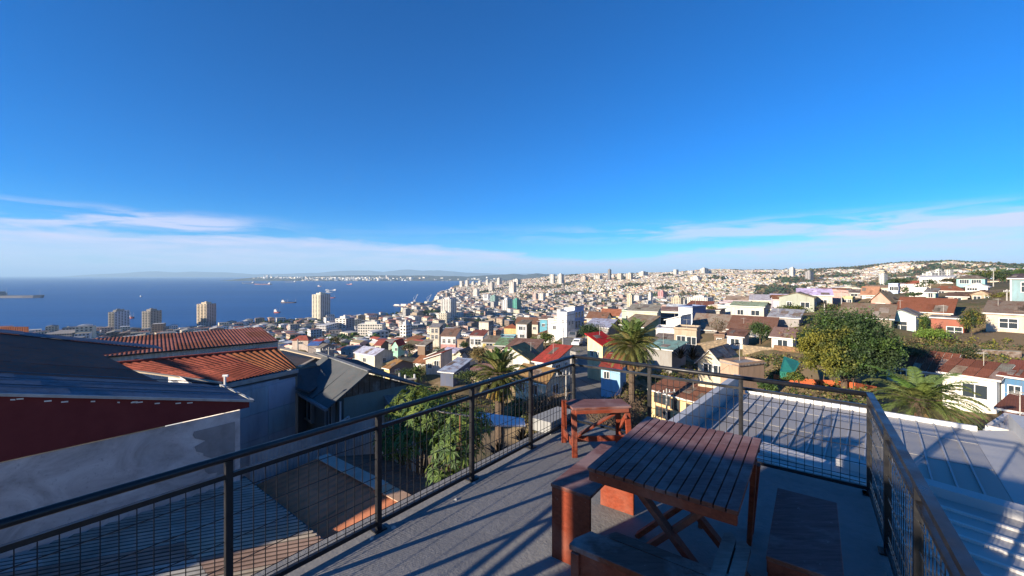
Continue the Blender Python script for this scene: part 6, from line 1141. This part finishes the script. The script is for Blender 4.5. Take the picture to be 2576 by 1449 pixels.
# grey corrugated roof right under the terrace, and the ridged brown roof beside it
r6 = empty('low_corrugated_house', (-5, 6, -4), 'low house with a grey brown corrugated roof directly below the terrace fence', 'house'); E0, E1 = Vector((-5.79, 9.1, -2.6)), Vector((-3.0, 6.87, -2.6)); aw = Vector((-math.cos(math.radians(20)), -math.sin(math.radians(20)), 0))
n_ = 6; ev = (E1-E0)/4.0
Wb = E0-NL*0
for j in range(-1, 9):
    a0 = E0+ev*j*.72; a1 = E0+ev*(j+1)*.72
    for i in range(5):
        s0, s1 = i*1.75, (i+1)*1.75+.08
        if j == -1 and i == 0: continue
        g = random.Random(j*7+i); tint = g.choice([(.30, .26, .21), (.27, .25, .22), (.25, .25, .24), (.33, .28, .22), (.24, .17, .14)]) if i or j > 3 else (.29, .27, .24); z = .015*i
        def pin(v):                                    # stop at the neighbour's wall line
            e = Vector((E0.x, E0.y, 0)); dd = (v-e).dot(NP); return v
        corrugated(r6, (a0+aw*s0+Vector((0, 0, z)), a0+aw*s1+Vector((0, 0, z+.015)), a1+aw*s1+Vector((0, 0, z+.015)), a1+aw*s0+Vector((0, 0, z))), 'AB', .11, .026, CORR_TONED, tint, (1, 1), .08, seed=j*9+i, wear_shade=(1.35, .42))
m = MB(); m.bar(E0+Vector((0, 0, -.02))-ev*.2, E1+ev*1.5+Vector((0, 0, -.02)), .05, .06, (0, 0, 1)); m.build('roof_edge', BLACK, r6); m = MB(); pts = [E0-ev*.3, E1+ev*3, E1+ev*3+aw*8, E0-ev*.3+aw*8]; m.hexa([Vector((p.x, p.y, -8)) for p in pts], [Vector((p.x, p.y, -2.68)) for p in pts]); m.build('wall', PAINT, r6, (.3, .3, .3))
r7 = empty('brown_ridge_roof_house', (-3, 8.5, -4), 'low house with a brown and orange sheet ridge roof below the terrace', 'house'); rg0 = W(811, 1151, 9.72); rg1 = W(1030, 1266, 7.77); dd_ = rg1-rg0; e0 = Vector((-5.70, 9.05, -2.78)); e1 = Vector((-3.0, 6.9, -2.78)); f0 = Vector((-3.57, 11.08, -2.9)); f1 = Vector((-1.6, 9.41, -2.9))
corrugated(r7, (rg0-dd_*.02, rg1+dd_*.4, e1+(e1-e0)*.4, e0), 'AD', .20, .018, CORR, (.50, .20, .11), (2, 2), .10, seed=8); corrugated(r7, (rg0, rg1+dd_*.3, f1+(f1-f0)*.35, f0), 'AD', .20, .014, CORR, (.20, .105, .075), (1, 6), .10, seed=9)
for i in range(3): m = MB(); s = [0, .36, .7, 1.1]; m.bar(rg0+dd_*s[i]+Vector((0, 0, .04+.015*(i % 2))), rg0+dd_*(s[i+1]+.03)+Vector((0, 0, .04+.015*(i % 2))), .30, .02, (0, 0, 1)); m.build('ridge_cap', CORR, r7, (.42, .36, .32) if i < 2 else (.5, .34, .24))
m = MB(); pts = [e0, e1+(e1-e0)*.4, f1+(f1-f0)*.35, f0]; m.hexa([Vector((p.x, p.y, -8)) for p in pts], [Vector((p.x, p.y, -3.0)) for p in pts]); m.build('wall', PAINT, r7, (.25, .2, .16))
m = MB(); m.slab([W(1193, 1034, 14.5), W(1318, 1052, 15.5), W(1322, 1070, 13), W(1256, 1069, 12.8), W(1190, 1066, 12.6)], .05); tag(m.build('tarpaulin', simple('white_tarpaulin', (.52, .55, .62), .7, 0, .15)), 'white tarpaulin sheltering a yard beyond the fence', 'tarpaulin')
m = MB(); mast = W(1157, 1050, 8.3); ra = empty('tv_antenna', mast-Vector((0, 0, 2.5)), 'rusty television antenna on a thin mast among the leaves', 'antenna'); m.tube(mast-Vector((0, 0, 2.6)), mast+Vector((0, 0, .08)), .012, 6); m.build('mast', simple('rusty_tube', (.20, .08, .04)), ra); m = MB(); b0 = W(1098, 1034, 8.1); b1 = W(1196, 1049, 8.6); m.tube(b0, b1, .008, 5)
for i in range(9): c = b0.lerp(b1, .05+i*.11); d2 = Vector((.55, -.5, .02)).normalized(); m.tube(c-d2*.16, c+d2*.16, .005, 4)
m.build('elements', simple('antenna_alloy', (.35, .30, .24), .5, .3), ra)

# ---------------------------------------------------------------- sheet metal roof beyond the far rail
UB = Vector((.804, -.594, 0)); UL = Vector((.594, .804, 0))     # along the far rail, and away from the eye along the terrace sides
def sheetm():
    m = Mat('galvanised_roofing', .62, .0, .2); a = m.noise(.9, 6, .65); b = m.noise(14, 4, .7); st = m.noise(2, 6, .7, m.pos((6, 1.2, 1), (0, 0, -.93)))
    d = m.mix(1, m.objcol(), m.ramp(a, [(.3, (.82, .82, .83)), (.7, (1.05, 1.05, 1.05))]), 'MULTIPLY'); d = m.mix(m.rng(st, .60, .78, 0, .45), d, (.24, .20, .16)); m.col(d).bump(b, .12, .01); m.L.new(m.rng(a, .3, .7, .4, .62), m.b.inputs['Roughness']); return m.m
GAL = sheetm()
def metal_roof():
    root = empty('sheet_metal_building', (6, 8, -3), 'neighbour building with a pale grey standing seam metal roof beyond the far rail', 'building')
    L0 = G(1885, 991, -1.30); R0 = G(2440, 1083, -1.30); far = (R0-L0); w = far.length; U = far.normalized(); Vv = Vector((-U.y, U.x, 0)); Vv = Vv if Vv.y > 0 else -Vv; Vn = -Vv
    n = 15; D1 = 3.75; D2 = 9; P = lambda s, t, z=0: L0+U*s+Vn*t+Vector((0, 0, z))
    for i in range(n):
        s0, s1 = w*i/n, w*(i+1)/n
        for j, (ta, tb) in enumerate(((0, .95), (.93, 2.3), (2.28, D1))):
            m = MB(); dz = .012-.006*j; m.slab([P(s0+.006, ta, dz), P(s1-.006, ta, dz), P(s1-.006, tb, dz), P(s0+.006, tb, dz)], .015); v = rnd.uniform(.93, 1.06); m.build('roof_panel', GAL, root, tuple(c*v for c in (((.37, .355, .335), (.33, .31, .28), (.30, .28, .25))[j])))
        m = MB(); m.bar(P(s0, 0, .02), P(s0, D1, .02), .022, .026, (0, 0, 1)); m.build('standing_seam', GAL, root, (.36, .36, .36))
    m = MB(); m.bar(P(-.1, -.03, .05), P(w+.1, -.03, .05), .07, .10, (0, 0, 1)); m.build('edge_trim', TRIMO, root, (.62, .62, .60))
    # valley gutter, left parapet
    m = MB(); m.slab([P(-.34, -.1, -.10), P(0, -.1, -.03), P(0, D2, -.03), P(-.34, D2, -.10)], .02); m.build('valley_gutter', GAL, root, (.38, .38, .38))
    m = MB(); m.hexa([P(-.44, -.5, -.6), P(-.34, -.5, -.6), P(-.34, D2, -.6), P(-.44, D2, -.6)], [P(-.48, -.5, .36), P(-.32, -.5, .36), P(-.32, D2, .36), P(-.48, D2, .36)]); m.build('parapet', GAL, root, (.46, .455, .44))
    # right parapet and flashing
    m = MB(); m.slab([P(w, -.0, .0), P(w+.62, -.25, .08), P(w+.62, D2, .08), P(w, D2, .0)], .02); m.build('side_flashing', GAL, root, (.40, .39, .37)); m = MB(); m.hexa([P(w+.62, -.6, -.5), P(w+.80, -.6, -.5), P(w+.80, D2, -.5), P(w+.62, D2, -.5)], [P(w+.60, -.6, .32), P(w+.84, -.6, .32), P(w+.84, D2, .32), P(w+.60, D2, .32)]); m.build('side_parapet', GAL, root, (.44, .44, .43))
    # step with a bright capping, then the nearer roof whose seams run across
    ZN = -.45; E0, E1 = G(2149, 1175, ZN), G(2576, 1300, ZN); UE = (E1-E0).normalized(); VE = Vector((UE.y, -UE.x, 0)); VE = VE if VE.y < 0 else -VE; Q = lambda s_, t_, z=0: E0+UE*s_+VE*t_+Vector((0, 0, z))
    m = MB(); m.slab([Q(-.15, -.02, .10), Q(3.5, -.02, .10), Q(3.5, .13, .09), Q(-.15, .13, .09)], .11); m.build('step_capping', GAL, root, (.42, .41, .40)); m = MB(); m.hexa([Q(-1.1, .01, -1.0), Q(3.5, .01, -1.0), Q(3.5, .30, -1.0), Q(-1.1, .30, -1.0)], [Q(-1.1, .01, -.012), Q(3.5, .01, -.012), Q(3.5, .30, -.022), Q(-1.1, .30, -.022)]); m.build('step_wall', GAL, root, (.45, .44, .43))
    for i in range(12):
        t0 = .13+i*.27; m = MB(); m.slab([Q(-1.6, t0+.004, -.01), Q(3.5, t0+.004, .0), Q(3.5, t0+.266, -.004), Q(-1.6, t0+.266, -.014)], .012); v = rnd.uniform(.93, 1.05); m.build('roof_panel', GAL, root, tuple(c*v for c in (.40, .385, .36))); m = MB(); m.bar(Q(-1.6, t0+.27, .0), Q(3.5, t0+.27, .008), .035, .03, (0, 0, 1)); m.build('standing_seam', GAL, root, (.52, .50, .47))
    m = MB(); m.hexa([Q(-1.0, .32, -3), Q(3.45, .32, -3), Q(3.45, 3.3, -3), Q(-1.0, 3.3, -3)], [Q(-1.0, .32, -.03), Q(3.45, .32, -.03), Q(3.45, 3.3, -.03), Q(-1.0, 3.3, -.03)]); m.build('upper_wall', PAINT, root, (.45, .44, .42))
    m = MB(); pts = [P(-.42, -.45, 0), P(w+.75, -.5, 0), P(w+.75, D2, 0), P(-.42, D2, 0)]; m.hexa([Vector((p.x, p.y, -12)) for p in pts], [Vector((p.x, p.y, -1.62)) for p in pts]); m.build('wall', PAINT, root, (.45, .44, .42))
metal_roof()

# ---------------------------------------------------------------- the terrace
RZ = .86
RA = G(0, 1310, RZ); RB = G(1443, 893, RZ); RC = G(2187, 988, RZ); RD = G(2450, 1449, RZ)
for v in (RA, RB, RC, RD): v.z = 0
dAB = (RB-RA).normalized(); dBC = (RC-RB).normalized(); dCD = (RD-RC).normalized()
nAB = Vector((-dAB.y, dAB.x, 0)); nBC = Vector((-dBC.y, dBC.x, 0)); nCD = Vector((-dCD.y, dCD.x, 0))
def meet(p, d, q, e):
    k = (d.x*e.y-d.y*e.x); t = ((q.x-p.x)*e.y-(q.y-p.y)*e.x)/k; return p+d*t
e1_, e2_, e3_ = .20, .16, .10
c1 = meet(RA+nAB*e1_, dAB, RB+nBC*e2_, dBC); c2 = meet(RB+nBC*e2_, dBC, RC+nCD*e3_, dCD); c0 = c1-dAB*13; c3 = c2+dCD*12
m = MB(); m.slab([c0, c1, c2, c3], .22); tag(m.build('terrace_floor', DECK), kind='structure')
m = MB(); q = [c0-nAB*.1, c1-nAB*.1-nBC*.1, c2-nBC*.1-nCD*.1, c3-nCD*.1]; m.hexa([Vector((p.x, p.y, -14)) for p in q], [Vector((p.x, p.y, -.225)) for p in q]); tb = m.build('terrace_building', PAINT, None, (.40, .38, .36)); tag(tb, 'rendered building that carries the roof terrace', 'building')
kb = empty('kerb_block', G(1387, 1089, 0), 'short pale concrete kerb block outside the far corner of the fence', 'kerb'); m = MB(); k0 = RB-dAB*.46+nAB*.03; m.hexa([k0, RB+dAB*.1+nAB*.03, RB+dAB*.1+nAB*.30, k0+nAB*.30], [p+Vector((0, 0, .14)) for p in (k0, RB+dAB*.1+nAB*.03, RB+dAB*.1+nAB*.30, k0+nAB*.30)]); m.build('block', simple('pale_concrete', (.30, .30, .29), .9, 0, .25, 9), kb)
rail = empty('railing', RB, 'black steel railing with wire mesh panels round three sides of the terrace', 'railing')
def railrun(P, Q, posts, flat=False, first=True):
    d = (Q-P).normalized(); L = (Q-P).length; n = Vector((-d.y, d.x, 0))
    for t in posts:
        p = P+d*t; m = MB(); m.bar(p+Vector((0, 0, .0)), p+Vector((0, 0, RZ-.03)), .035, .035, n); po = m.build('post', BLACK, rail); m = MB(); m.bar(p+Vector((0, 0, .003)), p+Vector((0, 0, .012)), .09, .09, n); m.build('base_plate', BLACK, po)
    m = MB()
    if flat: m.bar(P+Vector((0, 0, RZ-.012)), Q+Vector((0, 0, RZ-.012)), .046, .03, (0, 0, 1))
    else: m.tube(P+Vector((0, 0, RZ-.015)), Q+Vector((0, 0, RZ-.015)), .021, 14); m.sm = True
    m.build('top_rail', BLACK, rail); m = MB(); m.bar(P+Vector((0, 0, .745)), Q+Vector((0, 0, .745)), .026, .026, (0, 0, 1)); m.build('mid_rail', BLACK, rail); m = MB(); m.bar(P+Vector((0, 0, .055)), Q+Vector((0, 0, .055)), .025, .03, (0, 0, 1)); m.build('bottom_rail', BLACK, rail)
    ps = sorted(posts)
    for a, b in zip(ps[:-1], ps[1:]):
        m = MB(); k = max(3, round((b-a)/.064))
        for i in range(1, k): p = P+d*(a+(b-a)*i/k)+n*.004; m.tube(p+Vector((0, 0, .06)), p+Vector((0, 0, .745)), .003, 4, None, False)
        for z in (.095, .13, .25, .385, .52, .655): m.tube(P+d*(a+.02)+Vector((0, 0, z)), P+d*(b-.02)+Vector((0, 0, z)), .003, 4, None, False)
        m.build('wire_mesh', BLACK, rail)['kind'] = 'stuff'
def post_ts(P, d, xs):
    return [((((x-CX)/F)*P.y-P.x)/(d.x-(x-CX)/F*d.y)) for x in xs]
tA = post_ts(RA, dAB, (575, 952, 1187, 1335)); LAB = (RB-RA).length
A0 = RA-dAB*8; tsA = [t+8 for t in tA]+[LAB+8-.0]+[tA[0]+8-.95*i for i in range(1, 8)]; railrun(A0, RB, tsA)
railrun(RB, RC, post_ts(RB, dBC, (1634, 1864))+[(RC-RB).length])
railrun(RC, RC+dCD*6, [.9, 1.8, 2.7, 3.6, 4.5, 5.4, 0.0], True)
# unseen canopy and posts added behind the camera, shaped for shade on deck and table
az2 = Vector((.836, .549, 0)); md = Vector((.549, -.836, 0)); K = lambda a, mm, z: az2*a+md*mm+Vector((0, 0, z))
cp = empty('shade_canopy', K(-4.5, 0, 0), 'unseen flat canopy on posts behind the camera, added to shade the terrace', 'canopy'); ZC = 2.62
m = MB(); m.slab([K(-4.5, -2.03, ZC), K(-4.1, -1.15, ZC), K(-8.2, -1.15, ZC), K(-9.2, -2.03, ZC)], .12); m.slab([K(-4.1, -1.15, ZC), K(-4.0, -.72, ZC), K(-6.6, -.72, ZC), K(-6.7, -1.15, ZC)], .12); m.build('shade_slab', POLE, cp)
for a, mm, w in ((-1.5, -2.115, .095), (-9.0, -2.3, .08), (-6.6, -.84, .07), (-4.1, -.6, .05), (-4.1, -.1, .05)): m = MB(); m.bar(K(a, mm, 0), K(a, mm, ZC-.12 if mm != -2.115 else ZC+.5), w, w, az2); m.build('post', BLACK, cp)
m = MB(); m.bar(K(-4.1, -.6, .2), K(-4.1, .5, 2.2), .05, .05); m.bar(K(-4.1, -.74, 2.45), K(-4.1, .9, 2.45), .05, .05); m.build('brace', BLACK, cp)

# ---------------------------------------------------------------- furniture
sv = Vector((.81, -.586, 0)); lv = Vector((.575, .818, 0)); lv = (lv-sv*lv.dot(sv)).normalized(); ZZ = Vector((0, 0, 1))
def wbox(name, mat, parent, o, a0, a1, b0, b1, z0, z1, bev=.003):
    m = MB(); m.frame(Vector((0, 0, 0)), sv, lv, ZZ, a0, a1, b0, b1, z0, z1); ob = m.build(name, mat, parent, None, o); 
    if bev: q = ob.modifiers.new('bevel', 'BEVEL'); q.width = bev; q.segments = 1
    return ob
def wbar(name, mat, parent, p, q, w, h, up=(0, 0, 1)):
    c = (Vector(p)+Vector(q))/2; m = MB(); m.bar(Vector(p)-c, Vector(q)-c, w, h, up); ob = m.build(name, mat, parent, None, c); b = ob.modifiers.new('bevel', 'BEVEL'); b.width = .003; b.segments = 1; return ob
TO = G(1475, 1175, .75); TO.z = 0; TWd, TL = .775, 1.06                     # near left corner of the table
tb = empty('picnic_table', TO, 'weathered dark red slatted table on crossed legs, centre of the terrace', 'table')
n = 14; g = random.Random(2)
for i in range(n):
    w = TWd/n; wbox('plank', WTOP, tb, TO, i*w+.003, (i+1)*w-.003, -.0+g.uniform(-.006, .006), TL+g.uniform(-.008, .008), .728+g.uniform(0, .002), .750+g.uniform(0, .002), .002)
for b in (.012, TL-.05): wbox('apron', WRED, tb, TO, .01, TWd-.01, b, b+.03, .672, .726)
for b in (.34, .76): wbox('bearer', WRED, tb, TO, .03, TWd-.03, b-.035, b-.005, .655, .727)
for b in (.30, .70):
    q = lambda s, z, bb: TO+sv*s+lv*bb+ZZ*z
    wbar('leg', WRED, tb, q(.04, .72, b), q(.74, .0, b), .032, .062, lv); wbar('leg', WRED, tb, q(.74, .72, b+.036), q(.04, .0, b+.036), .032, .062, lv)
def panel_bench(label, o, W_, L_, h, near=0):
    r = empty('bench', o, label, 'bench', 'red boxed benches'); wbox('seat', WRED if near else WTOP, r, o, 0, W_, 0, L_, h-.022, h); wbox('leg', WRED, r, o, .006, W_-.006, .004, .026, 0, h-.023); wbox('leg', WRED, r, o, .006, W_-.006, L_-.026, L_-.004, 0, h-.023); wbox('side_rail', WRED, r, o, .0, .02, .03, L_-.03, h-.10, h-.023); return r
BO = G(1385, 1215, .485); BO.z = 0; panel_bench('red painted box bench with panel legs at the left side of the table', BO, .285, .80, .485)
BO = G(1927, 1397.5, .485); BO.z = 0; panel_bench('dark painted box bench right of the table in full shade', BO, .30, .80, .485)
# board bench in the foreground
FO = G(1431, 1368, .45); FO.z = 0; fb_ = empty('plank_bench', FO, 'greyed worn plank bench across the near end of the table', 'bench')
m = MB(); P2 = lambda s, l, z: sv*s+lv*l+ZZ*z; t_ = [P2(0, 0, .45), P2(0, .06, .45), P2(.045, .17, .45), P2(1.15, .17, .45), P2(1.15, 0, .45)]; m.slab(t_, .03); ob = m.build('plank', WOLD, fb_, None, FO); bq = ob.modifiers.new('bevel', 'BEVEL'); bq.width = .005; bq.segments = 2
m = MB(); t_ = [P2(.12, .175, .448), P2(1.15, .175, .448), P2(1.15, .245, .448), P2(.16, .245, .448)]; m.slab(t_, .03); ob = m.build('plank', WOLD, fb_, None, FO)
wbox('front_board', WRED, fb_, FO, .03, 1.12, .012, .03, .08, .418); wbox('leg', WRED, fb_, FO, .03, .055, .032, .2, 0, .418); wbox('leg', WRED, fb_, FO, 1.09, 1.115, .032, .2, 0, .418); wbox('corner_post', WRED, fb_, FO, .015, .06, -.01, .011, 0, .418)
# slatted folding stool
SO = G(1783, 1449, .45); SO.z = 0; st = empty('slatted_stool', SO, 'small stool with two bare grey slats in the near foreground', 'stool')
for i in range(2):
    m = MB(); o_ = i*.072; en = .40-i*.04; m.slab([P2(o_, -.3, .45), P2(o_, en, .45), P2(o_+.03, en+.035, .45), P2(o_+.062, en-.02, .45), P2(o_+.062, -.3, .45)], .024); m.build('slat', WRAW, st, None, SO)
wbar('leg', WRED, st, SO+P2(.03, .35, .42), SO+P2(.20, .42, 0), .03, .05, lv); wbar('leg', WRED, st, SO+P2(.10, -.2, .42), SO+P2(-.03, -.25, 0), .03, .05, lv); wbar('rail', WRED, st, SO+P2(.065, -.25, .405), SO+P2(.065, .35, .405), .05, .03)
# red stool in the far corner
def redstool():
    A, B, C_, D_, E_ = G(1440.5, 1026.6, .50), G(1588.7, 1021.5, .50), G(1561.7, 1003, .50), G(1437, 1004, .50), G(1423, 1012, .50); o = Vector((A.x, A.y, 0)); r = empty('open_stool', o, 'bright red open frame stool with diagonal braces at the far corner of the terrace', 'stool')
    m = MB(); m.slab([p-o for p in (A, B, C_, D_, E_)], .022); ob = m.build('seat', WTOP, r, None, o); bq = ob.modifiers.new('bevel', 'BEVEL'); bq.width = .003
    fl = lambda p, z=0: Vector((p.x, p.y, z)); s = (B-A).normalized(); bk = (C_-B); bk.z = 0; A1, B1 = A+s*.02, B-s*.03; Bk = (D_-A); Bk.z = 0; Bk = Vector((-.06, .36, 0)); 
    legs = [(fl(A1, .475)+Bk*.05, G(1446, 1151, 0)), (fl(A1+Bk, .475), G(1419, 1113, 0)), (fl(B1, .475)+Vector((-.01, .03, 0)), fl(B1)+Vector((.015, -.005, 0))), (fl(C_, .475)-s*.03, fl(C_)-s*.02+Vector((0, .03, 0)))]
    for p, q in legs: wbar('leg', WRED, r, p, q, .028, .055, s)
    wbar('side_rail', WRED, r, legs[0][1]+ZZ*.12, legs[1][1]+ZZ*.12, .022, .075); wbar('side_rail', WRED, r, legs[2][1]+ZZ*.12, legs[3][1]+ZZ*.12, .022, .06)
    wbar('top_rail', WRED, r, fl(A, .458)+s*.03, fl(B, .458)-s*.03, .025, .04); wbar('stretcher', WRED, r, legs[0][1]+ZZ*.13+Vector((.01, .15, 0)), legs[2][1]+ZZ*.13+Vector((0, .12, 0)), .022, .06)
    wbar('brace', WRED, r, legs[0][1]+ZZ*.16+Vector((.02, .12, 0)), fl(B, .44)-s*.10+Vector((0, .08, 0)), .022, .058, (.3, -1, .2)); wbar('brace', WRED, r, legs[3][1]+ZZ*.16, fl(B, .40)-s*.06, .022, .05); wbar('back_rail', WRED, r, fl(E_, .458)+Vector((.02, -.01, 0)), fl(C_, .458), .022, .04)
redstool()
# stool mostly hidden behind the table
HO = Vector((1.30, 2.98, 0)); hs = empty('open_stool', HO, 'brown open stool almost hidden behind the right side of the table', 'stool'); wbox('seat', WTOP, hs, HO, .0, .36, -.12, .16, .53, .552)
wbar('leg', WRED, hs, W(1897, 1160, 2.62), G(1885, 1366, 0), .03, .06, lv); wbar('leg', WRED, hs, W(1907, 1168, 2.9), G(1893, 1350, 0)+Vector((.02, .05, 0)), .03, .05, lv); wbar('leg', WRED, hs, HO+P2(.03, .1, .52), HO+P2(.02, .12, 0), .03, .05, lv)
# small things on the floor
g = random.Random(8); FLK = simple('pale_mortar', (.42, .42, .40), .9)
for i, (x, y) in enumerate(((1193, 1216), (1335, 1116), (1147, 1257), (990, 1327), (935, 1355))):
    p = G(x, y, 0); m = MB(); n = 6; ring = [Vector((math.cos(k)*g.uniform(.6, 1), math.sin(k)*g.uniform(.6, 1), 0))*.022 for k in [j*6.283/n for j in range(n)]]; m.add([p+v for v in ring]+[p+v*.5+Vector((0, 0, .012)) for v in ring], [(j, (j+1) % n, n+(j+1) % n, n+j) for j in range(n)]+[tuple(range(n, 2*n))]); tag(m.build('mortar_crumb', FLK), ['pale crumb at the foot of the second fence post from the corner', 'pale crumb at the fence post nearest the corner', 'lone pale pebble on the floor below the leafy tree', 'pale crumb right of the nearest fence post foot', 'pale flake left of the nearest fence post foot'][i], 'crumb', 'pale crumbs along the fence')
print('objects', len(bpy.data.objects), 'bytes tris', sum(len(m.polygons)*2*m.users for m in bpy.data.meshes))
